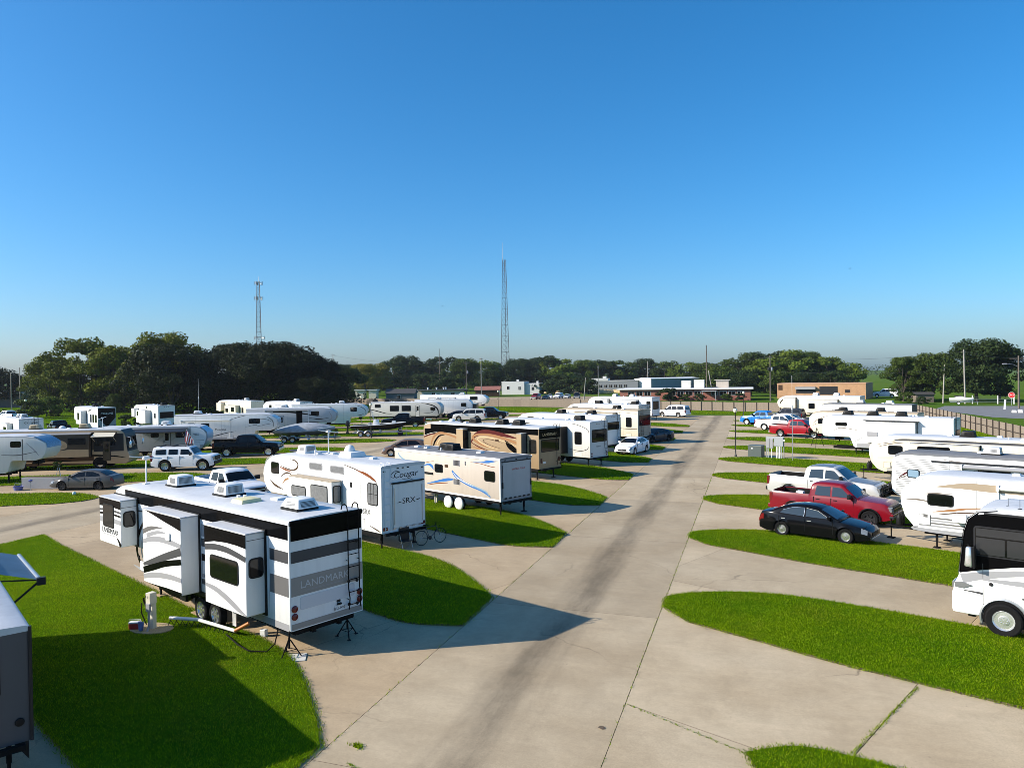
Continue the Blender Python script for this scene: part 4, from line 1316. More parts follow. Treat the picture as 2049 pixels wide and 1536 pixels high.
# ================================================================== white and black fifth wheel, foreground
def landmark():
    L, H, W = 12.3, 3.92, 2.57
    r = RV('fifth_wheel_trailer', 'large white, grey and black fifth wheel in the foreground with three slides open', 'fifth wheel', (-12.5, 17.8), 157, 'fwflat', L, H, white, W=W, z0=0.80, group=GL)
    t, w = r.t, W/2
    # black roof band right round, lower black
    for sd in 'LR':
        r.rect(sd, 0.05, L-1.05, 3.40, H-0.085, black, 0.004)
        r.rect(sd, 0.05, 1.02, 2.73, 3.06, darkgrey, 0.004)
        r.rect(sd, 0.05, 1.02, 1.78, 2.32, midgrey, 0.004)
        r.rect(sd, 0.05, 4.2, 0.80, 1.0, lightgrey, 0.004)
        r.rect(sd, 3.8, L-3.1, 0.80, 1.02, black, 0.004)
        for z0_, z1_, m in ((2.85, 3.25, lightgrey), (2.52, 2.78, darkgrey), (2.05, 2.28, black), (1.5, 1.62, lightgrey), (1.28, 1.45, darkgrey)):
            r.rect(sd, 3.85, 5.2, z0_, z1_, m, 0.004)
    r.rect('B', -w+0.05, w-0.05, 3.36, H-0.03, black, 0.012)
    cap = MB(); cap.box(-0.05, 0.02, -w+0.02, w-0.02, H-0.12, H+0.02); cap.build('rear_cap_lip', black, t, bevel=0.02)
    rearband = mat('rear_band_grey', (0.27, 0.25, 0.225), 0.35, spec=0.3)
    r.rect('B', -w+0.05, w-0.05, 2.73, 3.06, darkgrey, 0.006)
    r.rect('B', -w+0.05, w-0.05, 1.78, 2.32, rearband, 0.006)
    r.rect('B', -w+0.05, w-0.05, 0.83, 1.0, rearband, 0.006)
    b = MB(); b.plate(rrect(-0.95, 0.95, 1.35, 1.72, 0.06), r.sides['B'], 0.0, 0.012); b.build('rear_panel', mat('rear_panel_pale', (0.55,0.56,0.58), 0.25), t)
    lettering('LANDMARK', 0.30, mat('letter_silver', (0.46,0.46,0.46), 0.35), t, ('B', 0), 0.10, 2.06, 0.010, 1.05)
    r.rect('B', -0.55, 0.75, 1.885, 1.895, lightgrey, 0.009)
    # slides
    oA, fA = r.slide('L', 1.25, 3.72, 1.12, 3.50, 0.62, white)
    r.poly('L', [(1.25,3.49),(3.72,3.49),(3.72,2.97),(3.1,3.08),(2.4,3.13),(1.8,3.13),(1.25,3.10)], black, 0.004, fA, oA)
    r.sw('L', [(3.70,2.83),(3.1,2.91),(2.4,2.92),(1.8,2.86),(1.27,2.78)], [0.17,0.18,0.18,0.17,0.16], darkgrey, 0.005, fA, oA)
    r.sw('L', [(3.70,1.68),(3.0,1.62),(2.3,1.45),(1.7,1.26),(1.27,1.15)], [0.10,0.16,0.18,0.14,0.04], lightgrey, 0.005, fA, oA)
    r.win('L', 1.72, 3.33, 1.99, 2.62, 0.10, fr=fA, parent=oA)
    fe = frB(1.25)
    r.rect('B', w+0.02, w+0.60, 3.31, 3.33, midgrey, 0.004, fe, oA)
    r.win('B', w+0.12, w+0.50, 2.25, 2.75, 0.09, fr=fe, parent=oA)
    oB, fB = r.slide('L', 5.32, 8.22, 0.98, 3.50, 0.62, white)
    r.poly('L', [(8.0,3.49),(5.32,3.49),(5.32,3.08),(5.9,3.17),(6.6,3.27),(7.4,3.40)], black, 0.004, fB, oB)
    r.sw('L', [(8.20,2.72),(7.7,2.88),(7.2,2.97),(6.6,3.02)], [0.16,0.15,0.09,0.01], midgrey, 0.005, fB, oB)
    r.sw('L', [(7.9,2.62),(7.0,2.84),(6.2,2.88)], [0.14,0.10,0.01], lightgrey, 0.005, fB, oB)
    r.sw('L', [(8.20,2.38),(7.5,2.55),(6.8,2.62),(6.0,2.62),(5.34,2.58)], [0.13,0.17,0.18,0.17,0.15], lightgrey, 0.006, fB, oB)
    r.sw('L', [(8.20,1.58),(7.4,1.80),(6.5,2.08),(5.34,2.42)], [0.10,0.20,0.24,0.26], darkgrey, 0.006, fB, oB)
    r.sw('L', [(8.20,1.38),(7.4,1.60),(6.5,1.85),(5.34,2.08)], [0.22,0.22,0.20,0.18], black, 0.007, fB, oB)
    r.sw('L', [(8.20,1.16),(7.2,1.36),(6.2,1.46),(5.34,1.48)], [0.16,0.18,0.17,0.15], lightgrey, 0.006, fB, oB)
    r.poly('L', [(5.32,0.985),(8.0,0.985),(7.2,1.02),(6.4,1.06),(5.32,1.08)], black, 0.007, fB, oB)
    b = MB(); b.plate(rrect(6.05,6.35,2.68,2.92,0.03), fB, 0.0, 0.05); b.build('porch_light', plastic_w, oB)
    oC, fC = r.slide('L', 10.15, 12.15, 1.86, 3.55, 0.60, white)
    r.poly('L', [(10.15,3.54),(12.15,3.54),(12.15,3.22),(11.3,3.28),(10.15,3.24)], black, 0.004, fC, oC)
    for z, m in ((3.12, darkgrey), (2.98, black), (2.75, lightgrey)):
        r.sw('L', [(12.13,z-0.04),(11.2,z+0.02),(10.17,z)], [0.07,0.07,0.07] if m is not lightgrey else [.2,.2,.16], m, 0.004, fC, oC)
    r.win('L', 10.82, 11.75, 2.52, 3.30, 0.08, fr=fC, parent=oC)
    lettering('LANDMARK', 0.27, charcoal, oC, ('L', w+0.60), 11.15, 2.34, 0.006, 1.05)
    r.rect('L', 10.5, 11.8, 2.195, 2.205, darkgrey, 0.005, fC, oC)
    r.sw('L', [(10.2,1.88),(10.3,2.0),(10.5,2.15)], [0.2,0.14,0.05], black, 0.006, fC, oC)
    fe = frB(10.15)
    r.rect('B', w+0.02, w+0.58, 3.30, 3.32, midgrey, 0.004, fe, oC)
    r.win('B', w+0.13, w+0.48, 2.62, 3.12, 0.10, fr=fe, parent=oC)
    # ring graphic behind the nose slide, upper swooshes
    r.sw('L', [(9.45,2.95),(9.9,2.5),(10.2,2.05),(10.25,1.6),(9.95,1.22),(9.3,1.0)], [0.05,0.14,0.17,0.17,0.16,0.08], black, 0.006)
    r.sw('L', [(9.3,2.6),(9.65,2.25),(9.85,1.9),(9.8,1.5),(9.5,1.2)], [0.03,0.10,0.12,0.10,0.04], lightgrey, 0.006)
    r.sw('L', [(10.1,3.30),(9.3,3.32),(8.4,3.28)], [0.06,0.07,0.02], white, 0.008)
    r.sw('L', [(10.1,3.14),(9.2,3.18),(8.35,3.12)], [0.05,0.06,0.02], darkgrey, 0.008)
    r.sw('L', [(10.6,1.05),(9.9,0.98),(9.2,0.95)], [0.03,0.12,0.2], lightgrey, 0.004)
    r.seams('L', [1.06, 4.0, 5.15, 8.4, 9.2])
    r.hatch('L', 9.35, 10.0, 0.95, 1.30); r.hatch('R', 3, 4, 0.95, 1.6)
    b = MB(); b.plate(rrect(10.02,10.13,1.35,1.48,0.02), r.sides['L'], 0.0, 0.03); b.build('hatch_latch', plastic_b, t)
    b = MB(); b.lathe([(0.05,0),(0.05,0.12),(0.09,0.13),(0.09,0.2),(0.0,0.22)], c=(8.6,w+0.02,3.05), axis='y', n=10); b.build('porch_light', plastic_w, t, smooth=40)
    # roof
    for x in (9.4, 5.75): r.ac(x, plastic_w, y=0.0)
    r.ac(1.35, plastic_w, y=0.05, style=1)
    r.vent(3.95, 0.35, plastic_y, 0.75, 0.14); r.vent(3.45, -0.55, plastic_w, 0.5, 0.10)
    r.pipe(4.65, 0.25); r.pipe(4.5, 0.10); r.pipe(2.55, -0.3); r.vent(7.6, -0.7, plastic_w, 0.42); r.antenna(11.0, 0.6, 1.0)
    # rear furniture
    r.ladder(-w+0.42, black, z0=1.0)
    for y, z in ((-w+0.62, 3.05), (-w+0.32, 3.02), (-w+0.62, 1.85), (-w+0.32, 1.82), (-w+0.62, 1.15), (-w+0.32, 1.12)):
        b = MB(); b.lathe([(0.05, 0.0), (0.05, -0.03), (0.0, -0.035)], c=(-0.10, y, z), axis='x', n=10, close=False); b.build('ladder_foot', plastic_b, t)
    r.tail(w-0.15, [1.42, 1.20], 0.085)
    r.plate_(-0.38, 1.10, 'BG1-3495')
    b = MB(); b.plate([(-0.42,1.27),(-0.30,1.27),(-0.28,1.33),(-0.36,1.37),(-0.44,1.33)], r.sides['B'], 0.008); b.build('emblem', charcoal, t)
    b = MB(); b.box(-0.06, 0.0, -0.44, -0.30, 1.20, 1.25); b.build('plate_lamp', plastic_b, t)
    # running gear
    r.wheels((4.35, 5.32), r=0.40, inset=0.10, width=0.95)
    b = MB(); b.plate([(3.65,0.80),(3.9,0.88),(5.8,0.88),(6.05,0.80),(6.05,1.0),(3.65,1.0)], r.sides['L'], 0.0, 0.02); b.build('wheel_arch_trim', plastic_b, t)
    b = MB(); b.box(6.2, 9.2, -w+0.02, w-0.02, 0.55, 0.80); b.box(0.15, 3.6, -w+0.25, w-0.25, 0.60, 0.80); b.build('underbelly', underside, t, bevel=0.03)
    b = MB(); b.plate([(9.15,0.80),(8.7,0.60),(7.6,0.46),(6.3,0.46),(6.0,0.60),(6.0,0.80)], r.sides['L'], -0.06, 0.0); b.build('lower_skirt', black, t)
    b = MB(); b.box(6.3, 6.75, w-0.20, w+0.04, 0.46, 0.72); b.build('generator_box', plastic_b, t, bevel=0.02)
    for x in (5.95, 6.05):
        pass
    r.jack(6.1, w-0.25); r.jack(L-3.1, 0.9, 0.9); r.jack(L-3.1, -0.9, 0.9)
    for x, y in ((6.1, w-0.25), (L-3.1, 0.9), (L-3.1, -0.9)):
        b = MB(); b.box(x-0.22, x+0.22, y-0.14, y+0.14, 0.0, 0.045); b.box(x-0.20, x+0.20, y-0.13, y+0.13, 0.046, 0.09); b.build('leg_pad', wood, t)
    b = MB(); b.box(L-1.5, L-1.0, -0.45, 0.45, 1.30, 1.76); b.build('kingpin_box', underside, t, bevel=0.03)
    # sewer valve and hose outlet, stabiliser steps
    b = MB()
    for k in range(3): b.box(3.1+k*0.07, 3.14+k*0.07, w-0.06, w-0.02, 0.3, 0.78)
    b.build('step_rail', plastic_w, t)
    return r
LM = landmark()

def tripod_jack(x, y, h, label, rz=0.0):
    t = root('stabiliser_jack', label, 'jack stand', (x, y, 0), rz)
    b = MB()
    for k in range(3):
        a = 2*math.pi*k/3+0.4
        b.tube((0.34*math.cos(a), 0.34*math.sin(a), 0.01), (0.03*math.cos(a), 0.03*math.sin(a), h*0.62), 0.018, n=6)
        b.box(0.34*math.cos(a)-0.05, 0.34*math.cos(a)+0.05, 0.34*math.sin(a)-0.05, 0.34*math.sin(a)+0.05, 0.0, 0.012)
    b.build('tripod_leg', underside, t)
    b = MB(); b.tube((0, 0, h*0.30), (0, 0, h*0.7), 0.03, n=8); b.build('collar', underside, t)
    b = MB(); b.tube((0, 0, h*0.6), (0, 0, h-0.03), 0.02, n=8); b.box(-0.06, 0.06, -0.06, 0.06, h-0.035, h); b.build('screw_top', underside, t)
    b = MB()
    for k in range(3):
        a = 2*math.pi*k/3+0.4; a2 = a+2*math.pi/3
        b.tube((0.2*math.cos(a), 0.2*math.sin(a), h*0.26), (0.2*math.cos(a2), 0.2*math.sin(a2), h*0.26), 0.010, n=5)
    b.build('brace', underside, t)
tripod_jack(-12.72, 18.05, 0.79, 'black tripod jack stand under the near rear corner of the foreground fifth wheel')
tripod_jack(-11.95, 19.95, 0.79, 'black tripod jack stand under the shaded far rear corner of the foreground fifth wheel', 0.8)

# ================================================================== white and rust fifth wheel with the bicycle
def cougar():
    L, H, W = 10.75, 3.88, 2.6
    r = RV('fifth_wheel_trailer', 'white fifth wheel with rust swirls, a grey ramp door and a bicycle behind it', 'fifth wheel', (-16.1, 30.0), 155, 'fw', L, H, white, W=W, z0=0.82, group=GL)
    t, w = r.t, W/2
    r.sw('L', [(8.9,3.32),(8.2,3.20),(7.6,3.16),(7.2,3.30),(7.1,3.52),(7.4,3.68),(7.9,3.72)], [0.02,0.06,0.08,0.10,0.10,0.07,0.02], brown, 0.005)
    r.sw('L', [(9.0,3.26),(8.4,3.14),(7.7,3.06)], [0.02,0.10,0.03], rust, 0.006)
    r.sw('L', [(10.0,2.45),(9.4,2.20),(8.6,2.05)], [0.02,0.12,0.02], brown, 0.005)
    r.sw('L', [(8.9,2.70),(8.2,2.98),(7.5,2.85)], [0.02,0.08,0.02], brown, 0.005)
    r.sw('L', [(8.7,2.35),(8.3,2.62),(7.7,2.66),(7.4,2.4)], [0.02,0.10,0.08,0.02], copper, 0.005)
    r.sw('L', [(3.0,3.80),(2.1,3.66),(1.2,3.45),(0.25,3.10)], [0.02,0.05,0.05,0.02], brown, 0.005)
    r.sw('L', [(1.9,3.60),(1.2,3.48),(0.6,3.30),(0.35,3.18)], [0.02,0.14,0.10,0.02], rust, 0.006)
    r.sw('L', [(0.9,1.1),(0.4,0.98),(0.1,0.9)], [0.02,0.06,0.03], brown, 0.005)
    r.sw('L', [(9.6,3.85),(10.3,3.55),(10.6,3.1)], [0.03,0.05,0.02], lightgrey, 0.005)
    r.win('L', 9.06, 9.78, 2.88, 3.42, 0.08, fm=plastic_b)
    r.win('L', 4.85, 5.95, 3.38, 3.66, 0.07, gm=blind, fm=lightgrey); r.win('L', 2.95, 4.05, 3.36, 3.64, 0.07, gm=blind, fm=lightgrey)
    r.win('L', 0.30, 1.00, 2.12, 3.06, 0.10, gm=blind, bars=2)
    o, f = r.slide('L', 3.15, 7.1, 0.98, 2.96, 0.56, white, roofm=rooftan, trim=lightgrey)
    r.win('L', 3.55, 4.95, 1.95, 2.70, 0.09, gm=blind, fr=f, parent=o); r.win('L', 5.5, 6.75, 2.05, 2.50, 0.08, gm=blind, fr=f, parent=o)
    r.win('B', w+0.10, w+0.46, 2.0, 2.75, 0.08, gm=blind, fr=frB(3.15), parent=o)
    r.seams('L', [1.6, 8.0]); r.hatch('L', 1.3, 2.3, 0.9, 1.35); r.hatch('L', 7.3, 7.75, 1.0, 1.5)
    b = MB(); b.plate(rrect(2.28,2.42,2.75,3.0,0.03), r.sides['L'], 0, 0.02); b.build('porch_light', plastic_b, t)
    lettering('SRX', 0.34, midgrey, t, ('L', w), 1.15, 1.72, 0.006, 1.0)
    # rear ramp door
    r.rect('B', -w+0.06, w-0.06, 0.86, H-0.05, mat('shaded_white', (0.74, 0.75, 0.76), 0.35, var=0.04), 0.003)
    b = MB(); b.plate(rrect(-w+0.18, w-0.62, 0.98, 3.02, 0.03), r.sides['B'], 0.0, 0.02); o2 = b.build('ramp_door', lightgrey, t)
    b = MB(); b.plate(rrect(-w+0.20, w-0.64, 1.0, 3.0, 0.03), r.sides['B'], 0.02, 0.04); b.build('ramp_panel', white, o2)
    b = MB(); b.box(-0.085, -0.01, -w+0.12, w-0.56, 3.04, 3.10); b.build('ramp_hinge', plastic_b, o2)
    for k in range(5):
        y = -w+0.4+k*0.38
        b = MB(); b.box(-0.07, -0.02, y-0.06, y+0.06, 0.95, 1.02); b.build('hinge', steel, o2)
    for y in (-w+0.24, w-0.70):
        b = MB(); b.box(-0.065, -0.04, y-0.02, y+0.02, 1.15, 2.85); b.build('lock_bar', steel, o2)
    lettering('Cougar', 0.42, charcoal, t, ('B', 0), -0.10, 3.42, 0.008, 1.15, 0.25)
    r.sw('B', [(0.55,3.28),(0.75,3.42),(0.55,3.60),(0.2,3.62)], [0.01,0.03,0.03,0.01], charcoal, 0.008)
    r.sw('B', [(0.1,3.22),(-0.3,3.14),(-0.6,3.16)], [0.01,0.03,0.01], charcoal, 0.008)
    lettering('SRX', 0.36, charcoal, t, ('B', 0), -0.25, 2.18, 0.045, 1.25)
    r.sw('B', [(0.42,2.14),(0.3,2.16),(0.18,2.16)], [0.01,0.04,0.01], charcoal, 0.045); r.sw('B', [(-0.68,2.16),(-0.82,2.17),(-0.95,2.2)], [0.01,0.05,0.01], charcoal, 0.045)
    r.markers(([-0.25, 0.05, 0.35], 3.74), m=plastic_b); r.markers(([-w+0.18, w-0.18], 3.66), m=plastic_b)
    for sg in (1, -1):
        b = MB(); b.plate(rrect(sg*(w-0.20)-0.13, sg*(w-0.20)+0.13, 0.95, 1.10, 0.02), r.sides['B'], 0.0, 0.03); b.build('tail_light', redlens, t)
    b = MB()
    for k in range(7): b.tube((-0.05, w-0.52, 1.05+k*0.36), (-0.05, w-0.16, 1.05+k*0.36), 0.012, n=5)
    for y in (w-0.52, w-0.16): b.path([(-0.05, y, 0.95), (-0.05, y, H), (0.0, y, H+0.14), (0.22, y, H+0.16), (0.3, y, H+0.04)], 0.014, 5)
    b.build('ladder', plastic_w, t)
    r.ac(8.2, plastic_w, 0.1, base=plastic_w); 
    b = MB(); b.frustum(3.9, 5.0, -0.75, 0.25, H+0.05, H+0.32, 0.08, 0.08, 0.08); o3 = b.build('air_conditioner', plastic_w, t, bevel=0.04, smooth=40)
    b = MB(); b.box(3.95, 4.95, -0.7, 0.2, H, H+0.055); b.build('base', plastic_b, o3)
    r2 = MB(); r2.lathe([(0.28*math.cos(a), 0.32*math.sin(a)) for a in np.linspace(0, 1.5, 7)], c=(4.75, -0.3, H+0.32), n=16); r2.build('satellite_dome', plastic_w, t, smooth=50)
    r.vent(6.9, 0.2); r.vent(6.2, -0.3); r.vent(2.6, -0.2); r.pipe(6.6, 0.55, 0.3); r.antenna(7.0, -0.5, 1.15)
    b = MB(); b.box(9.2, 10.0, -0.6, 0.1, H+0.0, H+0.10); b.build('skylight', charcoal, t, bevel=0.03)
    r.wheels((4.1, 5.05), r=0.38); r.pin(); r.bumper()
    for y in (0.95, -0.95): r.jack(0.5, y)
    r.skirt('L', 0.1, L-3.1, underside, 0.2)
    return r
cougar()

# ================================================================== beige toy hauler with blue swooshes
def hauler():
    L, H, W = 10.0, 3.28, 2.55
    r = RV('travel_trailer', 'beige travel trailer with blue swooshes, grey rear ramp door and dusty grey roof', 'trailer', (-13.5, 39.1), 153, 'ttbox', L, H, beige, roofm=roofgrey, W=W, z0=0.85, group=GL)
    t, w = r.t, W/2
    edge = MB(); edge.box(-0.02, L+0.01, w+0.002, w+0.03, H-0.12, H+0.03); edge.box(-0.02, L+0.01, -w-0.03, -w-0.002, H-0.12, H+0.03); edge.build('roof_rail', white, t, bevel=0.01)
    edge = MB(); edge.box(-0.02, 0.06, w+0.002, w+0.025, 0.86, H-0.13); edge.build('corner_trim', white, t)
    r.rect('L', 0.05, L-0.02, 0.87, 0.98, white, 0.004)
    r.win('L', 0.46, 1.28, 1.98, 2.50, 0.10); r.win('L', 5.08, 5.78, 2.12, 2.55, 0.09)
    for z in (2.62, 1.50):
        b = MB(); b.plate(rrect(3.45,4.05,z,z+0.34,0.03), r.sides['L'], 0.0, 0.02); o = b.build('fridge_vent', lightgrey, t)
        b = MB()
        for k in range(5): b.plate([(3.49,z+0.03+k*0.06),(4.01,z+0.03+k*0.06),(4.01,z+0.065+k*0.06),(3.49,z+0.065+k*0.06)], r.sides['L'], 0.02, 0.03)
        b.build('louver', charcoal, o)
    b = MB(); b.plate(rrect(4.55,4.85,2.45,2.62,0.03), r.sides['L'], 0.0, 0.02); b.build('furnace_vent', brown, t)
    b = MB(); b.plate(rrect(2.93,3.0,2.72,2.95,0.02), r.sides['L'], 0.0, 0.03); b.build('porch_light', lightgrey, t)
    r.sw('L', [(2.3,2.93),(1.6,2.98),(1.0,3.06),(0.35,3.12)], [0.02,0.05,0.15,0.02], skyblue, 0.006)
    r.sw('L', [(2.5,2.93),(1.6,2.90),(0.8,2.80),(0.4,2.80)], [0.01,0.03,0.04,0.01], rust, 0.005)
    r.sw('L', [(2.4,2.96),(1.3,3.0),(0.8,2.98)], [0.01,0.05,0.01], lightgrey, 0.005)
    r.sw('L', [(4.18,2.30),(3.9,2.05),(3.4,1.80),(2.6,1.55),(1.6,1.35),(0.95,1.12),(0.85,1.0)], [0.10,0.20,0.16,0.12,0.10,0.10,0.04], skyblue, 0.007)
    r.sw('L', [(4.1,2.20),(3.7,1.92),(3.0,1.70),(2.2,1.50)], [0.02,0.06,0.05,0.01], white, 0.008)
    r.sw('L', [(3.0,1.72),(2.0,1.50),(1.2,1.32),(0.9,1.05)], [0.02,0.08,0.09,0.03], paleblue, 0.009)
    r.sw('L', [(7.2,2.30),(6.5,2.50),(6.1,2.42),(5.95,2.2)], [0.02,0.10,0.18,0.04], skyblue, 0.006)
    r.sw('L', [(7.0,2.55),(6.4,2.66),(5.9,2.75)], [0.01,0.03,0.01], rust, 0.005)
    r.sw('L', [(6.6,1.30),(5.6,1.52),(4.6,1.72),(3.9,1.80)], [0.03,0.12,0.18,0.03], skyblue, 0.006)
    r.sw('L', [(6.6,1.22),(5.6,1.40),(4.6,1.50)], [0.02,0.06,0.02], rust, 0.005)
    r.sw('L', [(9.6,3.05),(9.45,2.85),(9.0,2.65),(8.0,2.45),(6.9,2.35)], [0.05,0.10,0.09,0.05,0.01], paleblue, 0.006)
    b = MB(); b.box(6.0, 7.4, w+0.003, w+0.05, 1.9, 2.02); b.build('grab_rail', plastic_b, t)
    # rear ramp
    r.rect('B', -w+0.03, w-0.03, 0.86, H-0.03, lightgrey, 0.003)
    b = MB(); b.plate(rrect(-w+0.16, w-0.16, 1.02, 3.05, 0.02), r.sides['B'], 0.0, 0.03); o = b.build('ramp_door', greypanel, t)
    b = MB(); b.plate([(-w+0.10,3.06),(w-0.10,3.06),(w-0.10,3.12),(-w+0.10,3.12)], r.sides['B'], 0.0, 0.04); b.build('ramp_seal', charcoal, o)
    for k in range(6):
        y = -w+0.35+k*0.37; b = MB(); b.box(-0.07, -0.02, y-0.10, y+0.06, 0.98, 1.06); b.build('hinge', charcoal, o)
    for sg in (1, -1):
        b = MB(); b.box(-0.08, -0.03, sg*(w-0.13)-0.03, sg*(w-0.13)+0.03, 1.6, 1.95); b.tube((-0.06, sg*(w-0.13), 1.1), (-0.06, sg*(w-0.13), 2.9), 0.015); b.build('latch', plastic_b, o)
    lettering('WORK PLAY', 0.16, redpaint, o, ('B', 0), -0.15, 2.62, 0.034, 1.2)
    r.markers(([-0.9, 0, 0.9], 3.17), m=plastic_b)
    r.ac(5.6, plastic_b, 0.0); r.ac(6.2, plastic_b, -0.05)
    r.vent(9.0, 0.1, plastic_w, 0.42); r.vent(7.9, 0.2); r.pipe(7.7, 0.55, 0.18); r.vent(2.9, 0.1, plastic_w, 0.42); r.pipe(5.9, 0.7, 0.2)
    r.wheels((3.55, 4.55), r=0.36, inset=0.10, cover=plastic_w)
    r.skirt('L', 0.1, L-0.8, underside, 0.12)
    r.bumper(); r.hitch()
    for y in (0.95, -0.95): r.jack(0.35, y)
    return r
hauler()

# ================================================================== tan, maroon and black fifth wheel
def tan_landmark():
    L, H, W = 13.4, 3.95, 2.6
    r = RV('fifth_wheel_trailer', 'tan fifth wheel with maroon, copper and black swirls and three black roof units', 'fifth wheel', (-15.3, 53.3), 155, 'fwflat', L, H, mat('tan_bronze', (0.33, 0.225, 0.125), 0.35, var=0.04, scale=1.3, dirt=0.08), W=W, z0=0.85, group=GL)
    t, w = r.t, W/2
    f = r.sides['L']
    r.rect('L', 0.05, L-1.0, 3.42, H-0.085, black, 0.004)
    r.poly('L', [(13.2,3.45),(13.2,2.78),(12.2,3.02),(11.4,3.16),(10.5,3.2),(9.5,3.15),(8.4,2.95),(8.4,3.45)], black, 0.0045)
    r.rect('B', -w+0.05, w-0.05, 3.12, H-0.03, black, 0.006)
    lettering('LANDMARK', 0.30, palegold, t, ('B', 0), 0.0, 3.42, 0.010, 1.1)
    r.sw('L', [(13.3,2.70),(12.4,2.95),(11.4,3.10)], [0.10,0.10,0.04], maroon, 0.006)
    r.sw('L', [(13.3,2.80),(12.4,3.05),(11.5,3.2)], [0.03,0.04,0.01], offwhite, 0.007)
    r.sw('L', [(7.4,2.45),(6.9,3.10),(5.9,3.40),(4.6,3.38),(3.2,3.22),(2.0,3.02)], [0.05,0.3,0.42,0.36,0.22,0.03], maroon, 0.006)
    r.sw('L', [(4.6,2.20),(5.9,2.35),(6.9,2.70),(7.1,3.02),(6.3,3.22),(5.0,3.20),(3.6,3.00),(2.3,2.72),(1.3,2.40)], [0.03,0.16,0.20,0.20,0.16,0.20,0.22,0.2,0.1], copper, 0.008)
    r.sw('L', [(4.2,2.10),(5.4,2.30),(6.4,2.65),(6.5,2.92),(5.7,3.02),(4.4,2.92),(3.0,2.65),(1.8,2.3)], [0.02,0.07,0.09,0.09,0.07,0.07,0.05,0.02], palegold, 0.009)
    r.sw('L', [(4.0,2.2),(5.1,2.4),(5.9,2.65),(5.8,2.82),(5.0,2.85),(3.8,2.65)], [0.02,0.03,0.05,0.04,0.05,0.02], brown, 0.010)
    r.sw('L', [(7.2,2.2),(6.2,2.0),(5.0,1.75),(3.8,1.6)], [0.05,0.14,0.12,0.03], copper, 0.007)
    r.sw('L', [(7.3,2.50),(6.4,2.18),(5.2,1.92)], [0.05,0.09,0.02], maroon, 0.008)
    r.sw('L', [(3.5,2.85),(3.1,2.50),(2.4,2.10),(1.4,1.62)], [0.05,0.42,0.40,0.08], black, 0.009)
    r.sw('L', [(12.4,1.9),(12.3,2.3),(11.9,2.85),(11.2,3.12),(10.2,3.05),(9.0,2.80),(8.0,2.6)], [0.06,0.14,0.20,0.20,0.18,0.16,0.08], copper, 0.007)
    r.sw('L', [(12.1,1.75),(11.9,2.3),(11.3,2.85),(10.6,2.98)], [0.10,0.18,0.14,0.02], black, 0.006)
    r.sw('L', [(11.6,2.0),(11.4,2.4),(10.9,2.8)], [0.04,0.12,0.02], palegold, 0.008)
    r.sw('L', [(9.9,1.9),(9.6,2.2),(8.9,2.25),(8.1,2.12)], [0.06,0.16,0.20,0.06], black, 0.008)
    r.sw('L', [(9.7,1.9),(9.35,2.05),(8.6,2.08)], [0.03,0.08,0.03], white, 0.009)
    r.sw('L', [(2.6,3.05),(1.6,2.9),(0.7,2.78)], [0.02,0.10,0.02], palegold, 0.009)
    oA, fA = r.slide('L', 7.75, 8.55, 1.25, 3.60, 0.55, tan)
    r.win('B', w+0.08, w+0.45, 2.75, 3.25, 0.07, fr=frB(7.75), parent=oA)
    oB, fB = r.slide('L', 1.25, 1.75, 1.2, 3.50, 0.6, tan)
    for o, x in ((oA, 7.75), (oB, 1.25)):
        r.rect('B', w+0.01, w+0.53, 1.27, 3.48, charcoal if x > 2 else midgrey, 0.003, frB(x), o)
    r.win('L', 0.30, 0.92, 2.05, 3.02, 0.09)
    b = MB(); b.plate(rrect(4.2,4.6,2.75,2.92,0.03), f, 0.0, 0.012); b.build('furnace_vent', brown, t)
    r.win('B', -w+0.28, w-0.28, 2.15, 3.02, 0.08)
    r.ladder(-w+0.42, black)
    for sg in (1, -1):
        b = MB(); b.plate(rrect(sg*(w-0.25)-0.09, sg*(w-0.25)+0.09, 1.3, 1.65, 0.05), r.sides['B'], 0, 0.03); b.build('tail_light', maroon, t)
    r.plate_(0.72, 1.32, '')
    r.ac(3.2, plastic_b); r.ac(5.0, plastic_b); r.ac(8.2, plastic_b); r.dome(9.5, 0.2, 0.22, plastic_b); r.dome(11.3, -0.2, 0.3); r.vent(8.8, 0.5); r.vent(12.0, 0.4); r.pipe(6.8, 0.5)
    r.wheels((4.6, 5.6), r=0.40); r.pin(); r.bumper()
    for y in (0.95, -0.95): r.jack(0.5, y)
    r.skirt('L', 0.1, L-3.1, underside, 0.2)
tan_landmark()

# ================================================================== rest of the west row
r = simple_rv('fifth_wheel_trailer', 'off-white fifth wheel with thin dark curves and black awning box behind the tan one', (-13.2, 61.8), 154, 'fw', 12.0, 3.85, offwhite, acs=(0.18,), acm=plastic_b, group=GL,
    slides=[('L', 2.55, 7.6, 1.15, 3.3, 0.75, offwhite, [(3.1,4.2,2.2,2.8)])], wins=[('L', 0.95, 1.65, 1.95, 2.95)], rear_win=(-1.05, 0.98, 2.15, 3.15, 0.08), ladder=-0.85,
    graphics=[('L', [(11.2,3.0),(9.6,3.45),(8.0,3.55),(6.2,3.5)], [0.02,0.1,0.12,0.02], charcoal), ('L', [(2.4,3.72),(1.4,3.60),(0.3,3.25),(0.1,2.9)], [0.02,0.05,0.05,0.03], charcoal), ('L', [(2.4,1.5),(1.2,1.35),(0.4,1.5),(0.1,1.8)], [0.03,0.05,0.05,0.02], charcoal), ('L', [(9.5,3.2),(8.7,2.9),(7.9,2.8)], [0.02,0.08,0.02], taupe)], rearm=mat('rear_cap_grey', (0.6,0.6,0.59), 0.35))
b = MB(); b.box(2.5, 3.1, 1.28, 2.1, 1.1, 3.4); b.build('slide_awning_box', plastic_b, r.t)
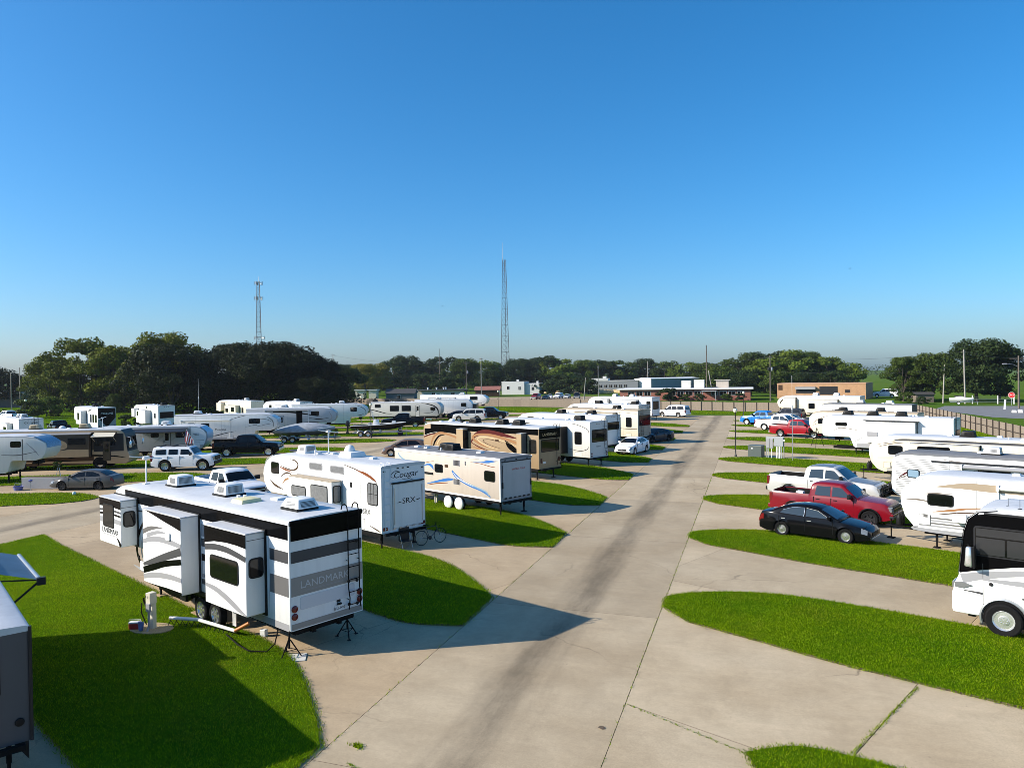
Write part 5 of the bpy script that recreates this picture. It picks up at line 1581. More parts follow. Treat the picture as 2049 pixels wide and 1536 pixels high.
lettering('Raptor', 0.22, charcoal, r.t, ('B', 0), 0.1, 1.75, 0.008, 1.0, 0.2).hide_render = False
r = simple_rv('fifth_wheel_trailer', 'cream fifth wheel with arched white rear cap and dark rear window', (-14.0, 73.0), 154, 'fw', 12.4, 3.75, cream, acs=(0.22, 0.55), acm=plastic_b, group=GL,
    slides=[('L', 4.0, 8.0, 1.2, 3.2, 0.8, cream, [(4.5,6,2.1,2.7)])], rear_win=(-1.0, 1.0, 2.35, 3.05, 0.06), ladder=-0.85, rearm=mat('rear_cap_white', (0.72,0.71,0.68), 0.35), wins=[('L', 9.7, 10.6, 2.9, 3.35), ('L', 0.6, 1.3, 2.0, 2.8)],
    graphics=[('L', [(11.5,2.6),(10.0,3.0),(8.5,3.1)], [0.02,0.08,0.02], brown)])
r = simple_rv('fifth_wheel_trailer', 'cream fifth wheel with dusty tan roof and dark rear wall by the coupe', (-12.2, 82.8), 154, 'fw', 12.6, 3.82, cream, roofm=rooftan, acs=(0.30,), acm=plastic_b, group=GL,
    slides=[('L', 2.9, 6.0, 1.2, 3.45, 0.8, cream, []), ('L', 7.0, 9.0, 1.4, 3.4, 0.7, cream, [])], wins=[('L', 0.9, 1.6, 1.95, 2.95)], rear_win=(-1.05, 1.0, 2.1, 3.2, 0.05), rearm=mat('rear_cap_taupe', (0.30,0.27,0.22), 0.4), ladder=0.6,
    graphics=[('L', [(2.7,1.75),(1.4,1.7),(0.1,1.75)], [0.05,0.06,0.05], brown), ('L', [(2.7,3.6),(1.2,3.5),(0.1,3.4)], [0.02,0.04,0.02], taupe)])
r = simple_rv('fifth_wheel_trailer', 'cream fifth wheel with a grey rear cap, third from the far end of the row', (-14.0, 95.6), 154, 'fw', 12.2, 3.85, cream, acs=(0.12, 0.6), acm=plastic_b, group=GL,
    slides=[('L', 3.0, 6.5, 1.2, 3.3, 0.7, cream, [])], rear_win=(-1.0, 0.9, 2.1, 3.0, 0.06), rearm=mat('rear_cap_pale', (0.58,0.56,0.52), 0.35), ladder=-0.8, wins=[('L', 0.7, 1.5, 2.0, 2.9), ('L', 10.0, 11.0, 3.0, 3.4)],
    graphics=[('L', [(11.6,2.7),(10.2,3.15),(8.6,3.2)], [0.02,0.07,0.02], taupe)])
r = simple_rv('fifth_wheel_trailer', 'white fifth wheel with tall dark rear window beside the far white sport utility', (-16.0, 124.5), 156, 'fw', 13.2, 3.9, white, acs=(0.35, 0.62), group=GL,
    slides=[('L', 2.6, 6.2, 1.3, 3.4, 0.8, white, [(3,4.2,2.2,2.9)]), ('L', 8.5, 10.2, 1.9, 3.5, 0.7, offwhite, [])], rear_win=(-0.85, 0.85, 1.9, 3.2, 0.06), wins=[('L', 0.3, 1.0, 2.0, 3.2), ('L', 10.8, 11.6, 2.7, 3.2)], rearm=None,
    graphics=[('L', [(12.6,2.6),(11.4,3.1),(9.4,3.2),(6.6,3.1)], [0.02,0.08,0.1,0.02], taupe)])
# ================================================================== east row
def motorhome():
    L, H, W = 11.0, 3.75, 2.55
    r = RV('motorhome', 'black and white motorhome with chrome wheels at the right edge of the photo', 'motorhome', (5.85, 25.9), 155, 'moho', L, H, white, W=W, z0=0.78, anchor=(L, W/2), group=None)
    t, w = r.t, W/2
    # black upper half, sweeping white lower line
    up = [(x, z) for x, z in r.prof if z > 1.9 and x > L*0.5]
    pl = [(0.05, 2.42), (4.0, 2.42), (6.6, 2.40), (8.2, 2.30), (9.3, 2.12), (10.2, 1.90), (L-0.20, 1.72)]
    edge = [(L-0.23, 2.2), (L-0.335, H-0.75), (L-0.46, H-0.37), (L-0.73, H-0.14), (L-1.2, H-0.10), (0.05, H-0.10)]
    for sd in 'LR': r.poly(sd, pl+edge, black, 0.004)
    b = MB(); n = 9
    pp = [(L-0.10, 1.62), (L-0.16, 1.70), (L-0.29, H-0.75), (L-0.41, H-0.35), (L-0.69, H-0.095), (L-1.15, H-0.0), (L-1.6, H+0.012)]
    for x, z in pp:
        for y in np.linspace(-w+0.06, w-0.06, 5): b.v.append((x+0.012, y, z+0.012))
    for i in range(len(pp)-1):
        for k in range(4): b.f.append((i*5+k, i*5+k+1, (i+1)*5+k+1, (i+1)*5+k))
    b.build('front_cap', mat('cap_navy', (0.004, 0.008, 0.022), 0.10, spec=0.4), t, smooth=50)
    b = MB(); b.add([(L-0.145, -w+0.16, 1.85), (L-0.145, w-0.16, 1.85), (L-0.265, w-0.16, H-0.80), (L-0.265, -w+0.16, H-0.80)], [(0,1,2,3)]); b.build('windshield', glass, t)
    edge_ = MB(); edge_.path([(L-0.20, w+0.006, 1.75), (L-0.33, w+0.006, H-0.75), (L-0.45, w+0.006, H-0.36), (L-0.72, w+0.006, H-0.12), (L-1.2, w+0.006, H-0.03)], 0.018, 6); edge_.build('cap_trim', black, t)
    gut = MB(); gut.box(0.1, L-0.85, w+0.004, w+0.05, H-0.16, H-0.10); gut.build('awning_rail', charcoal, t, bevel=0.01)
    # cab side window: transom over two sliding panes
    o = r.win('L', 8.85, 10.38, 2.36, 3.18, 0.06, gm=glass, fm=charcoal)
    for nm, a0, a1, z0_, z1_ in (('upper_pane', 8.87, 10.36, 2.92, 3.16), ('front_pane', 9.62, 10.36, 2.38, 2.88), ('rear_pane', 8.87, 9.56, 2.38, 2.88)):
        b = MB(); b.plate(rrect(a0, a1, z0_, z1_, 0.02), r.sides['L'], 0.030); b.build(nm, mat('smoked_glass', (0.030, 0.031, 0.033), 0.08, spec=0.4), o)
    # grey sweeps on the lower half
    r.sw('L', [(10.75,1.55),(10.2,1.72),(9.2,1.95),(7.8,2.12),(5.5,2.2)], [0.28,0.22,0.17,0.15,0.14], lightgrey, 0.006)
    r.sw('L', [(10.4,1.62),(9.6,1.62),(8.5,1.66),(6.5,1.66)], [0.02,0.12,0.18,0.20], lightgrey, 0.007)
    r.sw('L', [(10.7,1.20),(10.4,1.19),(10.2,1.18)], [0.02,0.05,0.07], darkgrey, 0.006)
    r.sw('L', [(9.2,1.20),(8.2,1.28),(6,1.32)], [0.04,0.20,0.24], darkgrey, 0.006)
    r.sw('L', [(9.0,1.02),(8.0,1.05),(6,1.02)], [0.02,0.08,0.10], darkgrey, 0.007)
    b = MB(); b.box(10.18, 10.195, w+0.001, w+0.006, 0.55, 2.1); b.build('panel_seam', midgrey, t)
    b = MB(); b.lathe([(0.055,0),(0.055,0.02),(0.03,0.025)], c=(9.98,w,1.50), axis='y', n=12); b.build('emblem', charcoal, t)
    # headlight
    hl = MB(); hl.plate([(10.45,1.38),(10.72,1.46),(10.93,1.42),(10.93,1.27),(10.7,1.26)], r.sides['L'], 0.0, 0.03); hl.build('headlight', headlens, t, bevel=0.01)
    for ya, yb in ((0.75, w-0.04), (-w+0.04, -0.75)):
        hl = MB(); hl.box(L-0.06, L+0.015, ya, yb, 1.22, 1.42); hl.build('headlight', headlens, t, bevel=0.02)
    bp = MB(); bp.frustum(L-0.75, L+0.03, -w-0.015, w+0.015, 0.46, 1.18, 0.0, 0.0, 0.0); bp.build('front_bumper', white, t, bevel=0.10, smooth=40)
    # wheel arch and wheel
    xa = 9.65
    ar = MB(); ra = 0.60
    ar.path([(xa+ra*math.cos(a), w+0.012, 0.50+ra*math.sin(a)) for a in np.linspace(-0.35, math.pi+0.35, 17)], 0.045, 6); ar.build('wheel_arch', steel, t, smooth=50)
    op = MB(); op.plate([(xa+ra*math.cos(a), 0.50+ra*math.sin(a)) for a in np.linspace(-0.3, math.pi+0.3, 17)], r.sides['L'], 0.006); op.build('wheel_well', underside, t)
    r.wheels((xa,), r=0.49, inset=0.0, dish=True, rim=chrome, sides=(1, -1), width=0.8)
    r.wheels((2.9,), r=0.49, inset=0.2, dish=True, rim=chrome, width=0.8)
    # mirror
    m = MB(); m.path([(L-0.30, w-0.05, 2.75), (L-0.05, w+0.22, 2.80), (L-0.05, w+0.30, 2.70)], 0.02, 6); o = m.build('mirror_arm', plastic_b, t)
    m = MB(); m.frustum(L-0.62, L-0.40, w+0.16, w+0.42, 2.02, 2.62, 0.03, 0.03, 0.04); o2 = m.build('side_mirror', chrome, t, bevel=0.05, smooth=50)
    m = MB(); m.box(L-0.68, L-0.62, w+0.17, w+0.41, 2.0, 2.65); m.build('mirror_back', plastic_b, o2, bevel=0.015)
    m = MB(); m.tube((L-0.40, w-0.02, 2.62), (L-0.50, w+0.28, 2.66), 0.02); m.build('mirror_bracket', plastic_b, o2)
    m = MB(); m.path([(L-0.02, -w+0.1, 1.7), (L+0.05, -w-0.1, 2.2), (L+0.05, -w-0.2, 2.5)], 0.02); m.box(L-0.05, L+0.12, -w-0.30, -w-0.12, 2.0, 2.5); m.build('side_mirror', plastic_b, t)
    for x, y in ((L-1.7, 0.9), (L-1.35, 0.55)):
        m = MB(); m.tube((x, y, H), (x, y, H+0.32), 0.008, n=5); m.box(x-0.05, x+0.05, y-0.05, y+0.05, H+0.0, H+0.05); m.build('antenna', plastic_b, t)
    r.ac(4.5, plastic_w); r.vent(7.5, 0.3)
    b = MB(); b.box(0.3, xa-0.8, -w+0.15, w-0.02, 0.48, 0.80); b.box(xa+0.75, L-0.4, -w+0.1, w-0.1, 0.40, 0.6); b.build('underbelly', underside, t)
    return r
motorhome()

r = simple_rv('travel_trailer', 'white travel trailer with tan top band and silver lower panels, beside the motorhome', (6.75, 37.3), 155, 'tt', 10.0, 3.25, white, anchor='NL', roofm=roofwhite, z0=0.72, group=GR, acs=(0.35,),
    wins=[('L', 7.9, 8.85, 1.98, 2.42)], W=2.5,
    graphics=[('L', [(0.1,2.86),(6.0,2.88),(7.4,2.90),(8.6,2.78)], [0.32,0.32,0.26,0.02], mat('band_tan', (0.33,0.26,0.18), 0.4)),
              ('L', [(9.75,2.10),(9.3,2.14),(8.8,2.10),(8.3,2.10)], [0.02,0.07,0.04,0.01], taupe), ('L', [(9.2,2.40),(8.6,2.48),(7.9,2.52)], [0.01,0.06,0.01], taupe),
              ('L', [(8.7,1.65),(8.0,1.78),(7.2,1.95),(6,2.1)], [0.02,0.10,0.06,0.02], copper), ('L', [(8.5,1.55),(7.6,1.72),(6.6,1.8)], [0.02,0.06,0.02], brown),
              ('L', [(0.1,0.80),(8.7,0.80),(9.3,0.95)], [0.16,0.16,0.04], lightgrey)])
for k, z in enumerate((1.02, 1.14, 1.26, 1.38)):
    r.rect('L', 0.1, 9.25-0.02*k, z-0.03, z+0.03, midgrey if k % 2 else lightgrey, 0.004+0.001*k)
r.hatch('L', 8.78, 9.22, 1.05, 1.5, white, 0.01); b = MB(); b.plate(rrect(8.88,9.05,1.38,1.52,0.01), r.sides['L'], 0.024); b.build('decal', midgrey, r.t)
r.awning('L', 1.0, 6.2, 2.95, white, 0.10)
b = MB(); b.frustum(7.25, 7.85, 1.25, 1.75, 1.35, 1.72, 0.05, 0.05, 0.1); b.build('tank_cover', plastic_w, r.t, bevel=0.08, smooth=40)

r = simple_rv('travel_trailer', 'white ribbed aluminium travel trailer behind the one with a tan band', (8.0, 47.4), 155, 'ttflat', 10.0, 3.2, white, anchor='NL', roofm=roofgrey, z0=0.72, group=GR, acs=(0.52,), W=2.5,
    wins=[('L', 4.2, 5.6, 2.3, 2.55)], graphics=[('L', [(9.6,1.75),(9.2,2.05),(8.6,2.15)], [0.02,0.10,0.02], maroon), ('L', [(9.8,1.6),(9.0,2.0),(8.4,2.2)], [0.02,0.05,0.01], taupe), ('L', [(7.4,2.95),(6.4,2.85),(5.0,2.82)], [0.02,0.05,0.02], taupe)])
b = MB()
for z in np.arange(0.85, 2.95, 0.105): b.box(0.1, 9.75, r.W/2+0.001, r.W/2+0.010, z, z+0.02)
b.build('siding_ribs', midgrey, r.t)
r.win('L', 8.55, 9.1, 1.85, 2.25, 0.08, gm=paleblue, d=0.02)
b = MB(); b.box(0.1, 7.9, r.W/2+0.012, r.W/2+0.05, 2.78, 2.84); b.build('drip_rail', charcoal, r.t)
r.awning('L', 1.0, 6.4, 2.62, lightgrey, 0.11)

r = simple_rv('travel_trailer', 'cream travel trailer with black roof unit and dark striped top band', (8.3, 58.3), 155, 'tt', 11.5, 3.3, cream, anchor='NL', roofm=roofwhite, z0=0.75, group=GR, acs=(0.48,), acm=plastic_b, W=2.55,
    wins=[('L', 9.3, 10.15, 2.05, 2.6)], slides=[('L', 4.6, 8.7, 1.1, 2.86, 0.35, cream, [(6.3,8.2,2.35,2.68)])],
    graphics=[('L', [(0.1,3.08),(5.0,3.08),(9.0,3.08),(9.9,2.98)], [0.14,0.14,0.14,0.05], darkgrey), ('L', [(0.1,3.0),(5.0,3.0),(9.5,2.98)], [0.03,0.03,0.02], lightgrey),
              ('L', [(10.9,2.5),(10.0,2.75),(8.9,2.92)], [0.02,0.07,0.02], taupe), ('L', [(11.0,2.65),(10.3,2.80),(9.4,2.95)], [0.01,0.04,0.01], brown), ('L', [(10.9,1.72),(10.0,1.78),(8.8,1.85)], [0.02,0.03,0.02], brown), ('L', [(10.4,1.4),(9.6,1.48),(8.8,1.58)], [0.01,0.03,0.01], brown)])
for k, z in enumerate((0.82, 0.95, 1.08, 1.20)): r.rect('L', 0.1, 10.3, z-0.045, z+0.045, darkgrey if k % 2 == 0 else lightgrey, 0.004+0.0008*k)
r.hatch('L', 10.05, 10.5, 1.05, 1.42, cream, 0.01)

r = simple_rv('fifth_wheel_trailer', 'bright white flat nosed fifth wheel with pale gold curves beside the red pickup', (6.75, 77.0), 155, 'fwflat', 11.2, 3.65, white, anchor='NL', roofm=roofwhite, z0=0.72, group=GR, acs=(0.62, 0.82, 0.4), acm=plastic_b, W=2.5,
    slides=[('L', 2.9, 7.0, 1.3, 3.25, 0.6, white, [(3.3,4.5,1.55,1.85)])], wins=[('L', 8.9, 9.9, 2.75, 3.0), ('L', 3.2, 3.25, 1.7, 1.72)], ladder=0.9, rear_win=(-0.9, 0.6, 1.5, 2.6, 0.06),
    graphics=[('L', [(10.2,2.2),(9.6,2.5),(8.8,2.48),(7.4,2.25)], [0.02,0.06,0.06,0.01], taupe), ('L', [(7.6,2.25),(9.0,2.2),(9.3,1.95),(8.6,1.75),(7.4,1.8)], [0.01,0.04,0.05,0.05,0.01], beige), ('L', [(8.6,1.1),(7.8,1.5),(7.1,2.0)], [0.02,0.04,0.02], lightgrey)])
r.rect('L', 0.1, 8.0, 0.75, 1.15, lightgrey, 0.003)
b = MB(); b.box(2.7, 7.3, 1.25, 1.95, 3.30, 3.36); b.build('slide_topper', charcoal, r.t)
b = MB(); b.plate(rrect(6.0,6.9,1.9,2.3,0.03), r.sides['L'], 0.62, 0.64); b.build('fridge_vent', lightgrey, r.t)

r = simple_rv('travel_trailer', 'cream travel trailer with a rounded nose behind the red pickup', (6.6, 92.5), 155, 'tt', 11.5, 3.3, cream, anchor='NL', z0=0.75, group=GR, acs=(0.35, 0.7), acm=plastic_b, W=2.5, roofm=rooftan,
    wins=[('L', 9.6, 10.4, 1.9, 2.4)], slides=[('L', 4.0, 8.6, 1.1, 2.85, 0.4, cream, [(7.4,8.2,1.8,2.4)])], graphics=[('L', [(11.0,1.9),(10.5,2.3),(9.6,2.7),(8.8,2.9)], [0.02,0.05,0.05,0.02], brown), ('L', [(11.1,1.6),(10.6,1.85),(10.2,1.8)], [0.01,0.04,0.01], brown)])
r = simple_rv('travel_trailer', 'pale grey ribbed travel trailer near the far end of the east row', (8.9, 110.5), 155, 'tt', 12.0, 3.45, mat('pale_grey_panel', (0.62,0.63,0.64), 0.4, var=0.04, dirt=0.1), anchor='NL', z0=0.75, group=GR, acs=(0.25, 0.55), W=2.5, roofm=roofgrey,
    wins=[('L', 8.9, 9.6, 2.2, 2.6)], graphics=[('L', [(11.2,2.2),(9.0,2.75),(6,2.9)], [0.02,0.06,0.02], taupe)], rearm=charcoal)
r = simple_rv('fifth_wheel_trailer', 'cream fifth wheel with a boxed nose slide, farthest of the east row before the fence', (4.3, 130.5), 157, 'fw', 13.0, 3.9, cream, anchor='NL', z0=0.85, group=GR, acs=(0.3, 0.55), W=2.6,
    slides=[('L', 9.8, 11.8, 1.95, 3.55, 0.6, cream, []), ('L', 3.2, 8.0, 1.2, 3.3, 0.7, cream, [(6.7,7.6,1.9,2.7)])], graphics=[('L', [(12.6,2.4),(12.3,3.0),(11.6,3.6)], [0.03,0.2,0.05], black), ('L', [(12.4,2.0),(11.6,1.9),(10.4,1.9)], [0.02,0.16,0.04], black)])
b = MB()

# ================================================================== second row (facing lane two)
G2 = 26
r = simple_rv('fifth_wheel_trailer', 'fifth wheel with a blue speckled front cap, cut off by the left edge', (-53.2, 43.6), G2, 'fw', 11.5, 3.75, offwhite, anchor='NR', group=GM, acs=(0.5,), z0=0.85,
    graphics=[('R', [(10.9,2.2),(10.6,2.6),(10.0,3.2)], [0.04,0.1,0.03], lightgrey), ('R', [(8.2,2.3),(9.4,2.25),(10.8,2.5)], [0.02,0.08,0.02], midgrey)], wins=[('R', 8.9, 9.6, 2.9, 3.3)])
r.rect('R', 9.7, 9.78, 1.8, 3.5, midgrey, 0.008)
b = MB(); rr = [(11.5+0.012, 2.75), (11.43, 3.15), (11.13, 3.36), (10.62, 3.64), (9.95, 3.75)]
for x, z in rr:
    for y in np.linspace(-1.2, 1.2, 5): b.v.append((x+0.01, y, z+0.015))
for i in range(4):
    for k in range(4): b.f.append((i*5+k, i*5+k+1, (i+1)*5+k+1, (i+1)*5+k))
b.build('front_cap_graphic', mat('speckled_blue', (0.16, 0.24, 0.34), 0.3, var=0.6, scale=9), r.t, smooth=50)

def brown_motorhome():
    L, H, W = 11.8, 3.6, 2.6
    r = RV('motorhome', 'brown and gold motorhome with swooping stripes and an open window awning', 'motorhome', (-54.3, 52.6), G2, 'moho', L, H, tan, W=W, z0=0.75, anchor=(L-0.5, -W/2), group=None)
    t, w = r.t, W/2
    dk = mat('bronze_panel', (0.06, 0.042, 0.025), 0.3)
    r.rect('R', 0.05, L-1.0, 1.75, 3.35, dk, 0.003)
    r.rect('R', 8.8, L-0.45, 1.6, 3.2, charcoal, 0.004)
    o, f = r.slide('R', 4.2, 8.6, 1.2, 3.2, 0.55, dk)
    r.win('R', 6.9, 8.3, 2.35, 2.85, 0.05, fr=f, parent=o); r.win('R', 4.4, 5.1, 2.5, 2.85, 0.05, fr=f, parent=o)
    r.sw('R', [(4.25,2.7),(5.2,2.75),(6.2,2.5),(6.6,2.2),(6.2,1.9)], [0.05,0.35,0.5,0.45,0.1], tan, 0.005, f, o)
    r.sw('R', [(4.25,2.55),(5.2,2.45),(5.9,2.2),(5.7,1.9)], [0.12,0.16,0.20,0.05], black, 0.007, f, o)
    r.poly('R', [(4.22,1.2),(8.58,1.2),(8.58,1.85),(7,1.9),(5.5,1.7),(4.22,1.75)], tan, 0.004, f, o)
    r.topper('R', 4.1, 8.7, 3.24, 0.5, lightgrey)
    r.sw('R', [(0.2,1.9),(2.0,1.8),(3.4,1.35),(4.4,1.0)], [0.1,0.25,0.22,0.05], black, 0.006)
    r.sw('R', [(0.2,2.6),(2,2.5),(3.6,2.3),(4.1,1.9)], [0.1,0.4,0.45,0.1], tan, 0.006)
    r.sw('R', [(6.6,1.05),(8.5,1.25),(10.5,1.15),(11.5,1.0)], [0.05,0.14,0.12,0.03], black, 0.006)
    r.sw('R', [(4.5,1.05),(6,0.85),(7,0.80)], [0.02,0.12,0.02], black, 0.006)
    r.win('R', 9.0, 10.6, 2.15, 3.0, 0.06)
    b = MB(); b.add([(8.9, -w-0.02, 3.30), (10.7, -w-0.02, 3.30), (10.75, -w-0.75, 2.98), (8.85, -w-0.75, 2.98)], [(0,1,2,3)]); b.tube((8.85,-w-0.75,2.98),(10.75,-w-0.75,2.98),0.03)
    for x in (8.9, 10.7): b.tube((x, -w-0.75, 2.98), (x, -w, 2.5), 0.015)
    b.build('window_awning', cream, t)
    r.bodym = dk; r.door('R', 9.9, 2.5, 0.6)
    r.cap(charcoal, 1.55, 3.5)
    r.rect('R', 0.06, 8.8, 0.78, 1.16, brown, 0.0035)
    b = MB(); b.add([(L-0.13, -w+0.12, 1.75), (L-0.13, w-0.12, 1.75), (L-0.255, w-0.12, H-0.75), (L-0.255, -w+0.12, H-0.75)], [(0,1,2,3)]); b.build('windshield', glass, t)
    for sg in (1, -1):
        m = MB(); m.path([(L-0.2, sg*w*0.95, 2.9), (L+0.25, sg*(w+0.2), 2.8), (L+0.25, sg*(w+0.25), 2.5)], 0.025); o = m.build('mirror_arm', chrome, t)
        m = MB(); m.frustum(L+0.14, L+0.34, sg*(w+0.25)-0.13, sg*(w+0.25)+0.13, 1.95, 2.5, 0.03, 0.03, 0.03); m.build('side_mirror', chrome, o, bevel=0.04, smooth=40)
    r.wheels((9.3,), r=0.5, inset=0.15, dish=True, rim=chrome); r.wheels((2.6,), r=0.5, inset=0.15, dish=True, rim=chrome)
    op = MB(); op.plate([(9.3+0.62*math.cos(a), 0.5+0.62*math.sin(a)) for a in np.linspace(-0.2, math.pi+0.2, 15)], r.sides['R'], 0.008); op.build('wheel_well', underside, t)
    r.ac(3.4, mat('ac_tan', (0.45,0.36,0.22), 0.5)); r.ac(7.6, MATS['ac_tan']); r.dome(5.5, 0.3, 0.28); r.vent(6.4, -0.4); r.antenna(9.2, -0.3, 0.9)
    b = MB(); b.box(0.2, 8.4, -w+0.05, w-0.05, 0.42, 0.78); b.build('underbelly', brown, t)
brown_motorhome()

r = simple_rv('travel_trailer', 'grey travel trailer with a light blue rounded nose and a dark awning out', (-53.6, 62.0), G2, 'tt', 10.2, 3.25, mat('vibe_grey', (0.36,0.38,0.40), 0.4), anchor='NR', group=GM, acs=(0.58,), z0=0.75,
    wins=[('R', 7.2, 8.0, 2.1, 2.7), ('R', 4.8, 5.5, 2.2, 2.6)], graphics=[('R', [(7.0,2.7),(6.0,2.3),(5.0,1.5)], [0.02,0.2,0.02], lightgrey), ('R', [(8.5,2.8),(7.5,2.4),(6.5,1.6)], [0.02,0.15,0.02], lightgrey)], door=('R', 6.3))
nb = mat('nose_blue', (0.34, 0.48, 0.62), 0.3); nw = mat('nose_white', (0.66, 0.70, 0.74), 0.3)
b = MB(); rr = [(9.2, 0.76), (9.67, 0.95), (10.04, 1.38), (10.20, 1.92), (10.22, 2.26), (10.15, 2.62), (9.92, 2.82), (9.57, 3.10), (9.12, 3.23)]
for x, z in rr:
    for y in np.linspace(-1.2, 1.2, 5): b.v.append((x+0.012, y, z+0.005))
for i in range(len(rr)-1):
    for k in range(4): b.f.append((i*5+k, i*5+k+1, (i+1)*5+k+1, (i+1)*5+k))
b.build('front_cap', nb, r.t, smooth=50)
r.poly('R', [(8.6,1.3),(9.9,1.3),(10.1,1.9),(10.12,2.4),(9.85,2.8),(9.4,3.05),(8.9,3.14),(8.6,3.14)], nw, 0.006)
r.rect('R', 8.55, 8.60, 0.8, 3.15, black, 0.008); r.rect('R', 8.6, 9.9, 1.72, 1.76, black, 0.009)
r.hatch('R', 8.8, 9.5, 1.0, 1.55, nw, 0.01)
lettering('VIBE', 0.30, charcoal, r.t, ('R', -r.W/2), 9.15, 2.35, 0.010, 1.0)
b = MB(); w = r.W/2; b.add([(3.2,-w-0.05,3.05),(8.4,-w-0.05,3.05),(8.3,-w-1.7,2.75),(3.3,-w-1.7,2.75)], [(0,1,2,3)]); b.tube((3.2,-w-1.7,2.75),(8.4,-w-1.7,2.75),0.06)
b.build('awning_fabric', charcoal, r.t); b = MB()
for x in (3.3, 8.3): b.tube((x,-w-1.7,2.75),(x,-w-0.02,1.4),0.025)
b.build('awning_arm', steel, r.t)

r = simple_rv('fifth_wheel_trailer', 'white fifth wheel with mountain line graphics and thin awning behind the black pickup', (-54.6, 75.3), G2, 'fw', 11.8, 3.75, white, anchor='NR', group=GM, acs=(0.2,), z0=0.8,
    wins=[('R', 8.5, 9.7, 2.65, 3.15), ('R', 3.0, 3.9, 2.2, 2.7), ('R', 1.0, 1.4, 2.3, 2.6)], door=('R', 1.9),
    graphics=[('R', [(6.2,3.1),(7.4,3.45),(8.2,3.6)], [0.02,0.06,0.02], charcoal), ('R', [(8.0,2.2),(9.2,2.45),(9.6,2.3),(10.6,2.5),(11.2,2.4)], [0.01,0.05,0.03,0.05,0.01], midgrey), ('R', [(4.2,1.1),(5.6,1.5),(7,1.75)], [0.02,0.08,0.02], charcoal), ('R', [(3.4,1.0),(4.6,1.3),(6,1.6)], [0.02,0.05,0.02], charcoal), ('R', [(9.0,3.2),(10.4,3.1),(11.3,2.7)], [0.02,0.06,0.02], midgrey)])
lettering('Montana', 0.36, charcoal, r.t, ('R', -r.W/2), 5.2, 1.98, 0.006, 1.0)
r.awning('R', 0.8, 6.3, 3.1, white, 0.07)
r.cap(mat('cap_paleblue', (0.50,0.56,0.62), 0.3), 2.3, 3.5)
r.rect('R', 0.1, 8.7, 0.82, 1.0, lightgrey, 0.004)
r.sw('R', [(10.6,3.4),(11.2,2.9),(11.3,2.2)], [0.05,0.10,0.04], midgrey, 0.008)
r = simple_rv('fifth_wheel_trailer', 'grey and white fifth wheel with black stripes and a silver rounded front cap', (-54.9, 89.0), G2, 'fw', 12.0, 3.85, mat('cool_grey_panel', (0.42,0.43,0.45), 0.35, var=0.04), anchor='NR', group=GM, acs=(0.4,), z0=0.85,
    wins=[('R', 8.6, 9.6, 2.85, 3.35), ('R', 2, 3, 2.2, 2.8)], door=('R', 4.6), graphics=[('R', [(3.5,3.4),(6,3.3),(8,3.0),(10,2.6)], [0.1,0.2,0.16,0.02], black), ('R', [(8.2,2.5),(9.6,2.3),(11,2.45)], [0.02,0.1,0.02], black), ('R', [(7.4,2.0),(8.8,1.9),(10.6,2.0)], [0.02,0.08,0.02], charcoal)])
r.rect('R', 6.6, 7.4, 1.2, 3.5, black, 0.009); r.awning('R', 2.5, 8.2, 3.55, lightgrey, 0.08)
r.cap(mat('cap_silver', (0.30,0.32,0.35), 0.3), 1.9, 3.4)
r.sw('R', [(10.9,1.95),(11.35,2.5),(11.0,3.3)], [0.05,0.16,0.05], lightgrey, 0.01)
r.rect('R', 0.1, 8.9, 0.87, 1.05, black, 0.004)
r = simple_rv('fifth_wheel_trailer', 'white fifth wheel with a black edged sloping nose behind the moored boat', (-57.2, 101.8), G2, 'fw', 11.5, 3.85, white, anchor='NR', group=GM, acs=(0.65,), z0=0.85,
    wins=[('R', 8.9, 9.8, 2.7, 3.3), ('R', 5.0, 6.0, 3.0, 3.4)], graphics=[('R', [(9.6,3.65),(10.6,3.3),(11.2,2.7),(11.1,2.2)], [0.03,0.08,0.08,0.03], black), ('R', [(10.9,2.3),(10.4,2.1),(9.9,2.2)], [0.02,0.08,0.02], charcoal)])
r.cap(MATS['cap_paleblue'], 2.0, 3.6)
r = simple_rv('travel_trailer', 'pale grey travel trailer with black trim curves and three big dark windows', (-53.2, 121.0), 10, 'tt', 13.2, 3.35, mat('warm_grey_panel', (0.50,0.49,0.45), 0.4, var=0.04), anchor='NR', group=GM, acs=(0.22, 0.05), acm=plastic_b, z0=0.75, roofm=roofwhite,
    wins=[('R', 1.0, 2.0, 2.45, 2.95), ('R', 3.8, 5.4, 1.8, 2.7), ('R', 6.0, 7.6, 1.8, 2.7), ('R', 11.3, 12.1, 1.9, 2.4)], door=('R', 8.9),
    graphics=[('R', [(0.1,2.1),(1.4,1.8),(2.9,1.4),(4.2,1.25)], [0.10,0.16,0.10,0.02], black), ('R', [(9.6,3.2),(10.8,3.0),(12.0,2.6),(12.6,2.0),(12.7,1.2)], [0.02,0.14,0.2,0.24,0.1], black), ('R', [(12.1,2.0),(11.4,1.5),(10,1.4)], [0.02,0.10,0.02], charcoal)], low=(black, 0.12))
r = simple_rv('travel_trailer', 'white travel trailer nosing out just behind the pale grey one', (-50.5, 129.5), 14, 'tt', 11.0, 3.5, white, anchor='NR', group=GM, acs=(0.4,), z0=0.8, wins=[('R', 8.9, 9.8, 2.2, 2.8)],
    graphics=[('R', [(10.6,1.6),(10,2.0),(9,2.2)], [0.02,0.08,0.02], midgrey)])
